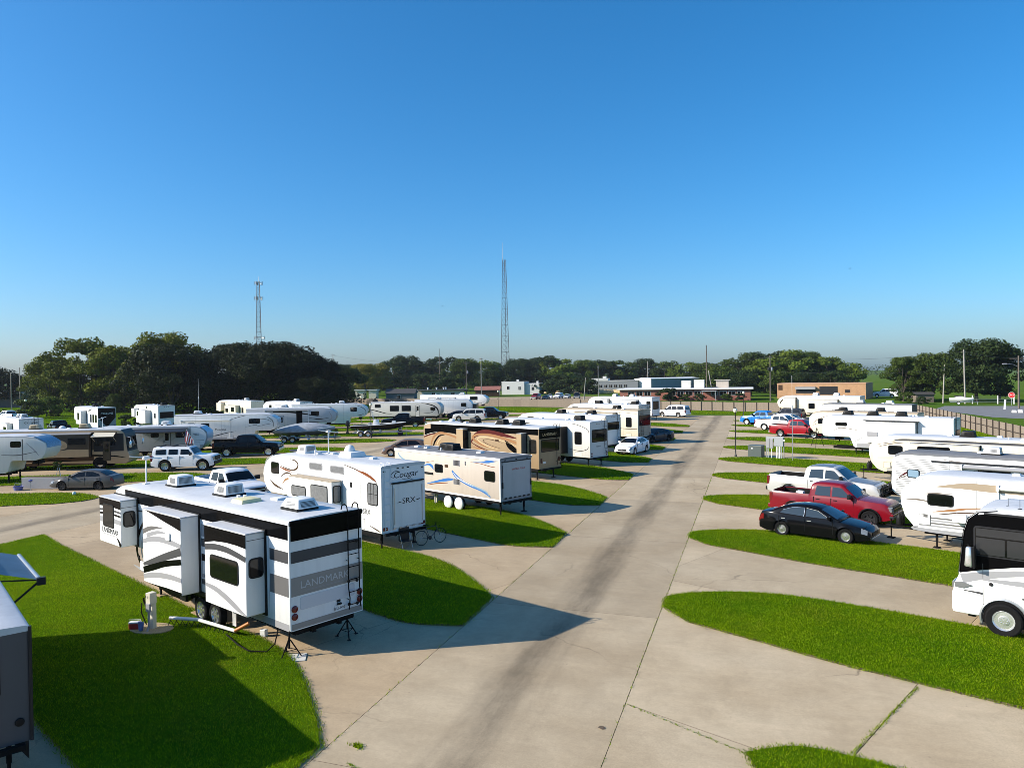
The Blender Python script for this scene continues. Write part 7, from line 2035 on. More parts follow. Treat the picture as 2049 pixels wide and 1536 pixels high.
# ================================================================== lattice towers
def tower(P, h, wb, wt, label, nseg, thick, panels=(), top_ant=None, heavy=0):
    t = root('lattice_tower', label, 'tower', (P[0], P[1], 0), R(10))
    def hw(z): return (wb+(wt-wb)*min(1, z/h)**0.9)/1.732
    cs = [(math.cos(a), math.sin(a)) for a in (R(90), R(210), R(330))]
    zs = [h*(1-(1-i/nseg)**1.0) for i in range(nseg+1)]
    steelT = mat('tower_steel', (0.06,0.065,0.07), 0.6, metal=0.2)
    for (cx, cy) in cs:
        b = MB(); b.path([(cx*hw(z), cy*hw(z), z) for z in zs[::3]+[h]], thick, 6); b.build('leg', steelT, t)
    for i in range(nseg):
        z0, z1 = zs[i], zs[i+1]
        for k in range(3):
            a, c = cs[k], cs[(k+1) % 3]
            b = MB()
            th = thick*(1.0 if i < heavy else 0.55)
            b.tube((a[0]*hw(z0), a[1]*hw(z0), z0), (c[0]*hw(z1), c[1]*hw(z1), z1), th, n=4)
            if i < heavy: b.tube((c[0]*hw(z0), c[1]*hw(z0), z0), (a[0]*hw(z1), a[1]*hw(z1), z1), th, n=4)
            b.tube((a[0]*hw(z1), a[1]*hw(z1), z1), (c[0]*hw(z1), c[1]*hw(z1), z1), th, n=4)
            b.build('brace', steelT if i >= heavy else steel, t)
    for z in panels:
        for k in range(6):
            a = R(60*k+15); r_ = hw(z)+1.1
            b = MB(); b.box(-0.14, 0.14, -0.22, 0.22, -1.0, 1.0); o = b.build('antenna_panel', lightgrey, t, bevel=0.04); o.location = (r_*math.cos(a), r_*math.sin(a), z); o.rotation_euler = (0, 0, a)
        b = MB(); r_ = hw(z)+0.95
        b.path([(r_*math.cos(a), r_*math.sin(a), z) for a in np.linspace(0, 2*math.pi, 13)], 0.07, 5); b.build('antenna_ring', steel, t)
    if top_ant:
        b = MB(); b.tube((-top_ant[1], 0, h-1), (-top_ant[1], 0, h+top_ant[0]), 0.12, 0.07, 6); b.build('whip_antenna', steel, t)
    b = MB(); b.lathe([(0.1,0),(0.9,0.25),(0.95,0.3)], c=(wb*0.5,0,h*0.12), axis='y', n=14); b.build('dish', charcoal, t)
tower((-127.0, 379.3), 70, 5.3, 1.8, 'tall tapering lattice tower with a whip antenna above the tree line', 24, 0.14, (), (9.5, 0.9), heavy=4)
tower((-266.3, 355.0), 63, 4.6, 1.6, 'slender lattice phone tower behind the left oaks with antenna rings', 22, 0.15, (62, 53.5, 31.0), (3.0, 0.0))

# ================================================================== buildings
brickO = None
def brick_material(name, c0, c1):
    m, N, Lk, b = nodes_of(name)
    tc = N.new('ShaderNodeTexCoord'); br = N.new('ShaderNodeTexBrick')
    br.inputs['Scale'].default_value = 3.0; br.inputs['Color1'].default_value = (*c0, 1); br.inputs['Color2'].default_value = (*c1, 1); br.inputs['Mortar'].default_value = (0.32, 0.27, 0.22, 1); br.inputs['Mortar Size'].default_value = 0.015
    mp = N.new('ShaderNodeMapping'); mp.inputs['Rotation'].default_value = (R(90), 0, 0)
    Lk.new(tc.outputs['Object'], mp.inputs['Vector']); Lk.new(mp.outputs[0], br.inputs['Vector'])
    f = mrange(N, Lk, noise(N, Lk, tc.outputs['Object'], 0.5, 5), 0.3, 0.7, 0.85, 1.12)
    sc = N.new('ShaderNodeVectorMath'); sc.operation = 'SCALE'; Lk.new(br.outputs['Color'], sc.inputs[0]); Lk.new(f, sc.inputs['Scale'])
    Lk.new(sc.outputs[0], b.inputs['Base Color']); b.inputs['Roughness'].default_value = 0.85
    return m
brickO = brick_material('orange_brick', (0.47, 0.255, 0.12), (0.40, 0.21, 0.095))
brickR = brick_material('red_brick', (0.30, 0.085, 0.055), (0.24, 0.065, 0.04))
metalB = mat('blue_grey_cladding', (0.26, 0.33, 0.38), 0.5, var=0.1)
metalW = mat('white_cladding', (0.74, 0.75, 0.75), 0.5, var=0.05)
stuccoW = mat('white_stucco', (0.58, 0.57, 0.54), 0.8, var=0.06)
roofD = mat('dark_roof', (0.05, 0.047, 0.045), 0.8, var=0.2)

def building(name, label, P, deg, w, d, h, wallm, roofm, wins=(), roof='flat', eave=0.0, door=None, parapet=0.0, trim=None):
    """front-left corner at P, front faces local -y, width along x"""
    t = root(name, label, 'building', (P[0], P[1], -0.03), R(deg))
    b = MB(); b.box(0, w, 0, d, 0, h); b.build('wall', wallm, t)
    if roof == 'flat':
        b = MB(); b.box(-eave, w+eave, -eave, d+eave, h+0.003, h+0.28); b.build('roof', roofm, t, bevel=0.03)
    elif roof == 'shallow':
        b = MB(); e = eave; b.prism_y([(-e, h+0.003), (w+e, h+0.003), (w+e, h+0.18), (w/2, h+0.18+0.09*w/2), (-e, h+0.18)], -e, d+e); b.build('roof', roofm, t)
    elif roof == 'gable':
        e = eave; n = d/2
        b = MB(); b.add([(-e,-e,h),(w+e,-e,h),(w+e,n,h+n*0.4),(-e,n,h+n*0.4),(-e,d+e,h),(w+e,d+e,h)], [(0,1,2,3),(3,2,5,4),(0,3,4),(1,5,2)]); b.build('roof', roofm, t)
    for (x0, x1, z0, z1) in wins:
        b = MB(); b.box(x0-0.09, x1+0.09, -0.06, 0.02, z0-0.09, z1+0.09); o = b.build('window', trim or stuccoW, t)
        b = MB(); b.box(x0, x1, -0.075, -0.062, z0, z1); b.build('pane', glass, o)
        b = MB(); b.box((x0+x1)/2-0.03, (x0+x1)/2+0.03, -0.09, -0.077, z0, z1); b.build('mullion', trim or stuccoW, o)
    if door:
        b = MB(); b.box(door[0], door[1], -0.05, 0.02, 0, door[2]); b.build('door', door[3], t)
    return t
a_b = math.degrees(math.atan2(232.8-225.2, 30-6.8))
t = building('brick_building', 'single storey orange brick building behind the far fence', (6.9, 228.5), -16, 23.6, 12, 4.2, brickO, mat('brick_coping', (0.45,0.26,0.15), 0.8), (), 'flat', 0.05)
b = MB(); b.box(5.3, 10.6, -0.04, 0.02, 1.6, 3.45); b.build('loading_door', charcoal, t)
b = MB(); b.box(5.2, 10.7, -0.9, -0.045, 2.75, 3.42); b.build('door_awning', lightgrey, t)
b = MB(); b.box(11.6, 16.4, -0.04, 0.02, 1.2, 3.5); b.build('loading_door', charcoal, t)
b = MB(); b.box(18.3, 19.6, -0.05, 0.02, 1.8, 2.6); b.build('window', charcoal, t)
b = MB(); b.box(0.35, 1.5, -0.05, 0.02, 2.5, 4.0); b.build('vent_panel', brown, t)
wins = [(2.5+i*2.35, 4.2+i*2.35, 1.5, 2.6) for i in range(14)]
t = building('school_building', 'long low red brick building with a row of windows and white roof edge', (-37.0, 215.5), 0.0, 36.5, 14, 3.15, brickR, mat('white_fascia', (0.72,0.70,0.66), 0.6), [w_ for i, w_ in enumerate(wins) if i not in (3, 4, 9)], 'flat', 0.8)
b = MB(); b.box(23.5, 27.5, -3.2, 0.1, 2.6, 2.85); b.build('porch_roof', lightgrey, t); b = MB()
for x in (23.7, 27.3): b.box(x-0.1, x+0.1, -3.1, -2.9, 0, 2.6)
b.build('porch_post', lightgrey, t)
for x, w_, h_ in ((17.5, 2.6, 2.2), (21.0, 2.9, 2.4)):
    b = MB(); b.box(x, x+w_, 3, 5.5, 3.44, 3.44+h_); b.build('roof_unit', offwhite, t, bevel=0.05)
b = MB(); b.box(27, 30.5, 6, 9, 3.44, 5.6); b.box(26.6, 31, 5.6, 9.4, 5.61, 5.8); b.build('roof_room', beige, t)
t = building('metal_warehouse', 'white gabled metal warehouse with a blue-grey long side', (-49.7, 331.0), -39, 10.0, 30, 5.3, metalW, metalW, (), 'shallow', 0.3)
b = MB(); b.box(10.003, 10.02, 0.1, 29.9, 0.1, 5.2); b.build('long_wall', metalB, t)
for i in range(1, 10):
    b = MB(); b.box(10.021, 10.06, i*3-0.05, i*3+0.05, 0.1, 5.2); b.build('cladding_rib', lightgrey, t)
t = building('grey_building', 'low grey building with a white stepped roof left of the warehouse', (-69.1, 326), 4, 21, 12, 4.6, mat('grey_block', (0.22,0.23,0.24), 0.8), stuccoW, [(4+i*2.2, 5.2+i*2.2, 1.8, 3.0) for i in range(6)], 'flat', 0.2)
b = MB(); b.box(-0.3, 8.0, -0.3, 7, 4.89, 5.9); b.build('roof_box', stuccoW, t); b = MB(); b.box(5.4, 7.0, 1, 2.5, 5.91, 6.8); b.build('roof_unit', stuccoW, t)
t = building('white_house', 'white flat-roofed house at the foot of the tall lattice tower', (-96.6, 283), 4, 9.4, 9, 5.0, stuccoW, stuccoW, [(2.2, 3.2, 2.2, 3.4), (7.0, 7.9, 2.0, 3.2)], 'flat', 0.05)
b = MB(); b.box(6.0, 6.9, 1, 1.9, 5.29, 6.1); b.build('chimney', stuccoW, t); b = MB(); b.box(9.404, 15.4, 1.0, 8, 0, 4.5); b.build('side_wing', stuccoW, t); b = MB(); b.box(12.2, 13.2, 0.94, 1.02, 1.8, 3.0); b.build('window', charcoal, t); b = MB(); b.box(14.0, 14.8, 2, 2.8, 4.5, 5.4); b.build('chimney', stuccoW, t)
t = building('low_house', 'low building with a wide dark roof and a lit porch strip', (-107, 229), 22, 14.5, 9, 3.0, mat('pale_grey_wall', (0.5,0.52,0.54), 0.8), roofD, [(3.5, 4.6, 0.9, 2.3), (10, 11.2, 1.2, 2.2)], 'flat', 1.2)  # walls in a plain pale cool grey
b = MB(); b.box(-4.5, -0.01, 1, 6, 0, 3.2); b.build('side_wing', cream, t)
for x in (2.0, 5.0, 7.4, 8.2):
    b = MB(); b.lathe([(0.22,0),(0.22,0.5),(0.3,0.55),(0.3,0.8)], c=(x, 4, 3.28), n=8); b.build('roof_vent', plastic_w, t)
t = building('cream_shed', 'pair of cream shed walls under a dark roof behind the fence', (-119.4, 206.5), 18, 2.7, 4, 3.7, cream, stuccoW, (), 'flat', 0.35)
t = building('cream_shed', 'second cream shed right of the first behind the fence', (-115.4, 207.8), 18, 2.4, 4, 3.7, cream, stuccoW, (), 'flat', 0.35)
t = building('dark_house', 'dark grey house right of the cream sheds', (-111.5, 212.0), 18, 9.0, 7, 2.6, mat('dark_grey_wall', (0.12,0.13,0.14), 0.8), roofD, [(3.6, 4.6, 0.8, 2.0)], 'gable', 0.4)  # walls in a plain dark grey
t = building('shed', 'long white-roofed open shed at the far left edge', (-236, 165), 20, 22, 8, 4.2, mat('shed_grey', (0.10,0.10,0.10), 0.8), metalW, (), 'shallow', 0.4)
t = building('pump_house', 'small brown hut under the right trees', (37.5, 199), 10, 4.0, 3, 1.9, taupe, roofD, (), 'gable', 0.3)
t = building('trailer_sign', 'small white and red box beside the right trees', (41.5, 228), 10, 2.6, 2, 2.6, stuccoW, stuccoW, (), 'flat', 0.05)
b = MB(); b.box(0.4, 2.2, -0.03, 0.02, 1.2, 2.0); b.build('sign_panel', redpaint, t)
t = building('red_roof_house', 'low house with a rust red roof beyond the pale pole', (-100, 262), 15, 9, 7, 2.4, brown, brickR, (), 'gable', 0.5)
dirt = MB()
for i in range(60):
    x, y = rng.normal(0, 9), rng.normal(0, 2.5); r_ = rng.uniform(1.2, 2.6)
    dirt.lathe([(r_, -0.2), (r_*0.8, 0.5), (r_*0.4, 1.1), (0.05, 1.4)], c=(x-60, y+305, 0), n=9, close=False)
tag(dirt.build('dirt_pile', mat('dry_straw', (0.48,0.35,0.18), 0.95, var=0.2), None, smooth=60), 'heaps of dry yellow soil before the grey building', 'dirt', kind='stuff')

# ================================================================== trees
def leaf_material(name, c0, c1, trans=0.25):
    m, N, Lk, b = nodes_of(name)
    geo = N.new('ShaderNodeNewGeometry'); tc = N.new('ShaderNodeTexCoord'); oi = N.new('ShaderNodeObjectInfo')
    ri = geo.outputs['Random Per Island']
    c = mixc(N, Lk, mrange(N, Lk, noise(N, Lk, tc.outputs['Object'], 0.45, 4), 0.35, 0.65, 0, 1), c0, c1)
    f = math_(N, Lk, 'MULTIPLY', mrange(N, Lk, ri, 0, 1, 0.5, 1.5), mrange(N, Lk, oi.outputs['Random'], 0, 1, 0.8, 1.2))
    sc = N.new('ShaderNodeVectorMath'); sc.operation = 'SCALE'; Lk.new(c, sc.inputs[0]); Lk.new(f, sc.inputs['Scale'])
    Lk.new(sc.outputs[0], b.inputs['Base Color']); b.inputs['Roughness'].default_value = 0.6; b.inputs['Specular IOR Level'].default_value = 0.10
    tr = N.new('ShaderNodeBsdfTranslucent'); Lk.new(sc.outputs[0], tr.inputs['Color'])
    mx = N.new('ShaderNodeMixShader'); mx.inputs[0].default_value = trans
    Lk.new(b.outputs[0], mx.inputs[1]); Lk.new(tr.outputs[0], mx.inputs[2]); Lk.new(mx.outputs[0], N['Material Output'].inputs['Surface'])
    return m
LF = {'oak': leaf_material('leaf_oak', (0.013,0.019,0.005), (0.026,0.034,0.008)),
      'pecan': leaf_material('leaf_pecan', (0.085,0.110,0.010), (0.150,0.165,0.016)),
      'green': leaf_material('leaf_green', (0.045,0.075,0.012), (0.080,0.110,0.016)),
      'deep': leaf_material('leaf_deep', (0.022,0.040,0.012), (0.042,0.064,0.016)),
      'lime': leaf_material('leaf_lime', (0.080,0.120,0.014), (0.12,0.155,0.018)),
      'yellow': leaf_material('leaf_yellow', (0.20,0.17,0.02), (0.12,0.13,0.02))}
bark = mat('bark', (0.07, 0.055, 0.04), 0.95, var=0.3, scale=3, bump=0.4, bscale=12)

def tree_mesh(seed, wide=1.0, openness=0.0, nblob=38, nleaf=7000, leaf=0.055, low=0.12, flat=1.0, small=1.0):
    """unit-height tree: returns (trunk mesh, crown mesh); crown width about 'wide'"""
    rg = np.random.default_rng(seed)
    tr = MB(); blobs = []
    hz0 = 0.16+0.05*rg.random()
    tr.path([(0,0,-0.02), (0.01*rg.normal(),0.01*rg.normal(),hz0*0.6), (0.02*rg.normal(),0.02*rg.normal(),hz0+0.05)], [0.030*wide**0.5, 0.022*wide**0.5, 0.018], 8)
    nl = 9
    for i in range(nblob):
        u = rg.random(); a = rg.random()*2*math.pi
        z = low+0.10+(0.84-low)*rg.random()**0.85
        prof = math.sin(min(1.0, max(0.0, (z-low)/(1.02-low)))*math.pi*0.90+0.22)**0.75
        rr = 0.5*wide*prof*math.sqrt(0.10+0.90*u)*(0.78+0.3*rg.random())
        s = (0.085+0.075*rg.random())*(0.65+0.5*wide)*small
        blobs.append((rr*math.cos(a), rr*math.sin(a), min(z, 0.98-s*0.6), s))
    for i in range(nl):
        x, y, z, s = blobs[i*(nblob//nl)]
        tr.path([(0,0,hz0*0.8), (x*0.35, y*0.35, hz0+(z-hz0)*0.45), (x*0.9, y*0.9, z-s*0.3)], [0.013, 0.009, 0.004], 5)
    B = np.array(blobs)
    w = B[:, 3]**2; w /= w.sum()
    idx = rg.choice(len(B), nleaf, p=w)
    d = rg.normal(size=(nleaf, 3)); d /= np.linalg.norm(d, axis=1)[:, None]
    d[:, 2] = np.where(d[:, 2] < -0.25, d[:, 2]*0.5, d[:, 2])
    rad = B[idx, 3]*(0.55+0.52*rg.random(nleaf)**0.6)
    C = B[idx, :3]+d*rad[:, None]*np.array([1.0, 1.0, 0.78*flat])
    C[:, 2] = np.maximum(C[:, 2], low*0.7)
    # leaf-cluster quads
    nrm = d+rg.normal(size=(nleaf, 3))*0.55; nrm /= np.linalg.norm(nrm, axis=1)[:, None]
    a = np.cross(nrm, rg.normal(size=(nleaf, 3))); a /= np.linalg.norm(a, axis=1)[:, None]
    b = np.cross(nrm, a)
    s = leaf*(0.45+0.75*rg.random(nleaf))*0.5
    V = np.zeros((nleaf, 4, 3), np.float32)
    e = 0.55+0.5*rg.random((nleaf, 1))
    V[:, 0] = C-a*s[:, None]; V[:, 1] = C-b*s[:, None]*e; V[:, 2] = C+a*s[:, None]; V[:, 3] = C+b*s[:, None]*e
    me = bpy.data.meshes.new('crown')
    n = nleaf
    me.vertices.add(n*4); me.loops.add(n*4); me.polygons.add(n)
    me.vertices.foreach_set('co', V.reshape(-1)); me.loops.foreach_set('vertex_index', np.arange(n*4, dtype=np.int32))
    me.polygons.foreach_set('loop_start', np.arange(0, n*4, 4, dtype=np.int32)); me.polygons.foreach_set('loop_total', np.full(n, 4, np.int32))
    me.update(); me.validate()
    tm = tr.mesh('trunk', smooth=60); tm.materials.append(bark)
    return tm, me
TREES = {'oak': [tree_mesh(s_, 1.45, nblob=54, nleaf=24000, leaf=0.036, low=0.08) for s_ in (1, 2, 3)],
         'pecan': [tree_mesh(s_, 1.0, nblob=64, nleaf=15000, leaf=0.032, low=0.08, small=0.72) for s_ in (4, 5)],
         'line': [tree_mesh(s_, 1.15, nblob=40, nleaf=9000, leaf=0.048, low=0.03) for s_ in (6, 7, 8)],
         'round': [tree_mesh(s_, 1.25, nblob=50, nleaf=18000, leaf=0.036, low=0.06) for s_ in (9, 10)],
         'bush': [tree_mesh(s_, 1.9, nblob=30, nleaf=3500, leaf=0.10, low=0.0) for s_ in (12, 13)]}
_CR = {}
def tree(P, h, shape, leafk, label, group, k=0, rz=0.0, sx=1.0, name='tree'):
    tm, cm = TREES[shape][k % len(TREES[shape])]
    key = (shape, k % len(TREES[shape]), leafk)
    if key not in _CR:
        c = cm.copy(); c.materials.append(LF[leafk]); _CR[key] = c
    t = root(name, label, 'tree' if name != 'shrub' else 'shrub', (P[0], P[1], -0.03), rz, group)
    t.scale = (h*sx, h*sx, h)
    obj('trunk', tm, None, t); obj('crown', _CR[key], None, t)
    return t
G1 = 'big trees at the left behind the park'
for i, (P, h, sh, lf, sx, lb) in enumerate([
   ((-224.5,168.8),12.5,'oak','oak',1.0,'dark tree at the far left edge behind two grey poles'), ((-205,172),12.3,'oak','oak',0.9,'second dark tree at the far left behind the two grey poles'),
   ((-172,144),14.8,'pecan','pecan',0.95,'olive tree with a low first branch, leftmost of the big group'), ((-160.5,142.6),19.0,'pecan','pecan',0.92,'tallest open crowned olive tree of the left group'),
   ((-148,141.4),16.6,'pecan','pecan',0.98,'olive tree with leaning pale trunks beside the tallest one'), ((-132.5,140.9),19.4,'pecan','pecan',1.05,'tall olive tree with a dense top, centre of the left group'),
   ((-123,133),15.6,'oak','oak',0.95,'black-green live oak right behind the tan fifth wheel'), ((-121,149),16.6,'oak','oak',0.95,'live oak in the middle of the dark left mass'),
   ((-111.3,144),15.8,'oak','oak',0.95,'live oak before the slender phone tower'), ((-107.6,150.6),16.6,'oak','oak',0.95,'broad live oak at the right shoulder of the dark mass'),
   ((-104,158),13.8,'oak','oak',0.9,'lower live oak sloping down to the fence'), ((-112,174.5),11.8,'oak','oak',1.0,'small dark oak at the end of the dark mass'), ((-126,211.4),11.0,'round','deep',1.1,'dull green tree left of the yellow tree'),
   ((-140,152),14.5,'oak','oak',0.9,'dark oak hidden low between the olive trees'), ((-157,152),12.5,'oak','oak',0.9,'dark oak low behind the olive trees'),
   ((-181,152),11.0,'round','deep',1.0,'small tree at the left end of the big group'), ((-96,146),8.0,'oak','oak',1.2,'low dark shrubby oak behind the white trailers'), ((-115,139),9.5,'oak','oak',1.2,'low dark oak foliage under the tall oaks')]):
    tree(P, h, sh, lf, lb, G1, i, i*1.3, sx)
tree((-137.6,131.0), 5.0, 'round', 'green', 'small young tree on the grass by the lamp post', G1, 1, 0.3, 0.7)
G2_ = 'tree line beyond the buildings'
cols = ['green', 'deep', 'lime', 'green', 'deep', 'green']
LINE = [(-149.8,266.7,13.2,'yellow','yellow leaved tree at the left of the tree line'), (-161.6,294.5,14.0,'yellow','yellow-green tree behind the yellow one'), (-168.2,323.9,15.6,'deep','dark tree right of the yellow trees'), (-168.9,344.7,18.6,'deep','rounded dark dome of the tree line'), (-164.6,356.6,16,'green','mid green tree before the thin mast'), (-150.6,350.6,18,'deep','dark domed tree behind the thin mast'), (-137.1,344.5,16.3,'green','mid green tree left of the pale pole'), (-134.4,366.4,15.8,'lime','bright tree just left of the tall lattice tower'),
 (-120,388.6,16.3,'green','mid green tree behind the tall lattice tower'), (-117.3,372.5,16.5,'deep','dark tree right behind the tall lattice tower'), (-104.3,376.2,18,'deep','dark tree behind the white flat-roofed house'), (-98.6,379.2,16.4,'lime','bright lime tree right of the tall lattice tower'), (-84.2,382.8,15.2,'green','mid green tree right of the lime tree'), (-76,396,15.4,'deep','dark tree above the parked cars'), (-67,398.9,15,'green','mid green tree above the grey building'), (-56.8,412.7,16,'deep','dark tree left of the warehouse pole'), (-45.1,406,14.4,'green','mid green tree behind the warehouse gable'), (-33.9,399.1,13.4,'lime','bright tree behind the warehouse roof'), (-25.7,391.3,12.6,'green','mid green tree at the warehouse right end'),
 (-14.9,342.2,12.4,'green','mid green tree left of the lone dark pole'), (-6.8,313.3,13,'green','mid green tree right of the lone dark pole'), (-0.9,304.7,15.4,'green','tall open tree behind the transformer pole'), (4.5,296,15.6,'deep','dark tree behind the transformer pole'), (11.3,287.7,15.6,'lime','bright tree above the left half of the brick building'), (17.7,295,15,'green','mid green tree above the middle of the brick building'), (23.5,291.6,13,'deep','dark tree above the right half of the brick building'), (27.5,288.5,13.0,'lime','bright tree near the field edge'), (27.0,296,11.0,'deep','last dark tree of the tree line before the field'), (7.4,248,8.0,'green','lower tree leaning over the orange brick building'), (-0.5,252.7,8.8,'deep','lower dark tree left of the orange brick building'),
 (-186,310,14,'deep','dark tree at the left end of the tree line'), (-140,300,9.5,'deep','low dark tree behind the cream sheds'), (-122,282,9.5,'deep','low dark tree behind the low building'), (-108,300,10,'deep','low tree left of the white house'), (-76,300,8.2,'deep','low tree right of the white house'), (-66,296,7,'deep','low tree before the grey building'), (16,262,7.5,'deep','low tree behind the brick roof'), (24,260,8,'deep','second low tree behind the brick roof'), (-12,280,10,'green','middle tree behind the school roof')]
for i, (x, y, h, lf, lb) in enumerate(LINE):
    tree((x, y), h, 'line' if i % 3 else 'round', lf, lb, G2_, i, i*0.9, 1.0+0.15*(i % 3))
# the wood behind fills the gaps
wv = MB(); 
def wood_mass(label, pts, h, lf, n, name='woods'):
    rg = np.random.default_rng(len(label)); V = []; 
    P = np.array(pts); 
    seg = rg.integers(0, len(P)-1, n); t_ = rg.random(n)
    C = P[seg]*(1-t_)[:, None]+P[seg+1]*t_[:, None]
    z = rg.random(n)**0.7; prof = 0.8+0.25*np.sin(C[:, 0]*0.13)*np.sin(C[:, 0]*0.051+1)+0.08*rg.normal(size=n)
    Z = h*prof*z
    X = C[:, 0]+rg.normal(size=n)*3; Y = C[:, 1]+rg.normal(size=n)*4
    a = rg.normal(size=(n, 3)); a /= np.linalg.norm(a, axis=1)[:, None]; b = np.cross(a, rg.normal(size=(n, 3))); b /= np.linalg.norm(b, axis=1)[:, None]
    s = (0.5+0.9*rg.random(n))[:, None]*h*0.055; c = np.stack([X, Y, Z], 1)
    V = np.stack([c-a*s, c-b*s*0.7, c+a*s, c+b*s*0.7], 1).astype(np.float32)
    me = bpy.data.meshes.new(name); me.vertices.add(n*4); me.loops.add(n*4); me.polygons.add(n)
    me.vertices.foreach_set('co', V.reshape(-1)); me.loops.foreach_set('vertex_index', np.arange(n*4, dtype=np.int32))
    me.polygons.foreach_set('loop_start', np.arange(0, n*4, 4, dtype=np.int32)); me.polygons.foreach_set('loop_total', np.full(n, 4, np.int32)); me.update()
    tag(obj(name, me, LF[lf]), label, 'woods', kind='stuff')
wood_mass('dense undergrowth and far wood behind the tree line', [(-260,330),(-190,375),(-120,410),(-50,425),(-10,400),(-2,330),(18,300)], 10.5, 'deep', 26000)
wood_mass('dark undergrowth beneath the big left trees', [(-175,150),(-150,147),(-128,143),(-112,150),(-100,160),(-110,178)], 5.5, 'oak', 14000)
wood_mass('far wooded horizon at the right', [(20,1150),(300,1250),(700,1300)], 15, 'deep', 7000)
wood_mass('far wooded horizon at the left', [(-900,500),(-600,700),(-300,900),(20,1150)], 15, 'deep', 9000)
G3 = 'trees beside the public road at the right'
for i, (P, h, sh, lf, sx, lb) in enumerate([((36.0,206),11.4,'pecan','green',0.78,'leftmost tree of the right group'), ((39.8,212.8),10.2,'round','deep',0.95,'low dark tree in the right group'), ((43.0,207.8),11.9,'round','green',0.85,'rounded tree left of the biggest right tree'),
   ((50.3,199.0),14.8,'round','deep',1.02,'biggest spreading tree of the right group above the jet ski'), ((56.0,203.5),12.6,'round','deep',0.95,'dark right shoulder tree of the right group'), ((40.5,216),7,'round','deep',1.0,'low dark tree under the right group')]):
    tree(P, h, sh, lf, lb, G3, i, i*1.7, sx)
for i, (P, h, lf, lb) in enumerate([((-22.5,212.5),3.6,'deep','dark rounded shrub before the school building'), ((-14,212.6),2.0,'deep','hedge shrub left of the school porch'), ((-18,212.6),1.9,'green','second hedge shrub left of the school porch'), ((-7,212.8),1.9,'green','hedge shrub right of the school porch'), ((-3.5,212.8),2.0,'deep','last hedge shrub before the school end'),
   ((-61,283),5.8,'deep','dark bushy tree by the leaning short pole'), ((-68,282),6.2,'deep','dark bush beside the parked cars'), ((-75,284),5.2,'deep','dark bush right of the white house'), ((-82,287),4.4,'deep','bush before the white house wing'), ((37,189),1.8,'deep','shrub against the right end of the far fence'), ((35,196),2.6,'green','shrub by the small brown hut'), ((-30,190),2.2,'green','shrub at the end of the parking ground'),
   ((62,182),2.2,'deep','hedge clump behind the stop sign'), ((68,184),2.2,'deep','second hedge clump behind the stop sign'), ((-148,118),4.2,'green','round bush at the far left by the white pickup'), ((-152,126),4.5,'lime','yellow-green bush at the far left edge'), ((-100,98),2.2,'deep','dark shrub beside the fifth wheel with the black rear wall')]):
    tree(P, h, 'bush', lf, lb, 'shrubs around the park edge', i, i*0.7, 1.0, 'shrub')
# ================================================================== small things
def pedestal(P, deg, label, txt=None):
    t = root('power_pedestal', label, 'hookup post', (P[0], P[1], 0), R(deg)); t.scale = (0.82,)*3
    b = MB(); b.box(-0.11, 0.11, -0.09, 0.09, 0, 1.45); b.build('post', postcream, t, bevel=0.012)
    b = MB(); b.box(-0.13, 0.13, -0.20, 0.10, 1.05, 1.50); b.build('hood', postcream, t, bevel=0.02)
    b = MB(); b.box(-0.02, 0.20, -0.29, -0.205, 0.80, 1.12); b.build('meter_box', lightgrey, t, bevel=0.015)
    b = MB(); b.path([(0.08, -0.23, 0.8), (0.08, -0.23, 0.25), (0.12, -0.33, 0.08), (0.22, -0.46, 0.02)], 0.04, 8); b.build('conduit', lightgrey, t, smooth=40)
    if txt: lettering(txt, 0.15, charcoal, t, ('R', -0.20), -0.02, 1.33, 0.004, 1.0)
    return t
# small concrete pad under the near pedestal
b = MB(); n = 14; pts = [(-18.35+0.75*math.cos(2*math.pi*i/n), 18.75+0.5*math.sin(2*math.pi*i/n)) for i in range(n)]
b.add([(x, y, 0.075) for x, y in pts]+[(x, y, 0.0) for x, y in pts], [tuple(range(n))]+[(i, n+i, n+(i+1) % n, (i+1) % n) for i in range(n)])
tag(b.build('path', conc), 'small concrete pad at the foot of the near power pedestal', kind='structure')
pedestal((-18.3, 18.75), -8, 'cream power pedestal marked P 11 on the foreground lawn', 'P 11')
pedestal((-19.0, 42.6), -8, 'cream power pedestal beside the covered wheels of the beige trailer')
pedestal((-19.4, 30.8), -8, 'cream power pedestal beside the white rust-swirled fifth wheel') if False else None
# cooler and bags
t = root('cooler', 'small red cooler at the foot of the near pedestal', 'cooler', (-18.82, 18.55, 0.075), R(20)); t.scale = (0.68,)*3
b = MB(); b.box(-0.24, 0.24, -0.15, 0.15, 0, 0.26); b.build('box', redpaint, t, bevel=0.03)
b = MB(); b.box(-0.25, 0.25, -0.16, 0.16, 0.263, 0.33); b.build('lid', plastic_w, t, bevel=0.02)
b = MB(); b.path([(-0.25,0,0.2),(-0.27,0,0.42),(0.27,0,0.42),(0.25,0,0.2)], 0.012, 6); b.build('handle', plastic_w, t)
b = MB()
for k in range(8): b.path([(-18.45+0.06*math.cos(a)*(1+0.1*k), 18.42+0.05*math.sin(a), 0.10+0.035*k+0.02*math.sin(3*a)) for a in np.linspace(0, 6.0, 9)], 0.016, 5)
tag(b.build('hose', mat('blue_hose', (0.10,0.16,0.38), 0.5)), 'coiled blue water hose against the near pedestal', 'hose')
b = MB(); b.path([(-18.55,18.9,0.45),(-18.75,18.85,0.9),(-18.65,18.75,1.0)], 0.03, 6); b.path([(-18.7,18.9,0.1),(-18.8,18.8,0.5),(-18.7,18.72,0.85)], 0.018, 6)
tag(b.build('electric_cable', rubber), 'black shore power cable hanging from the near pedestal', 'cable')
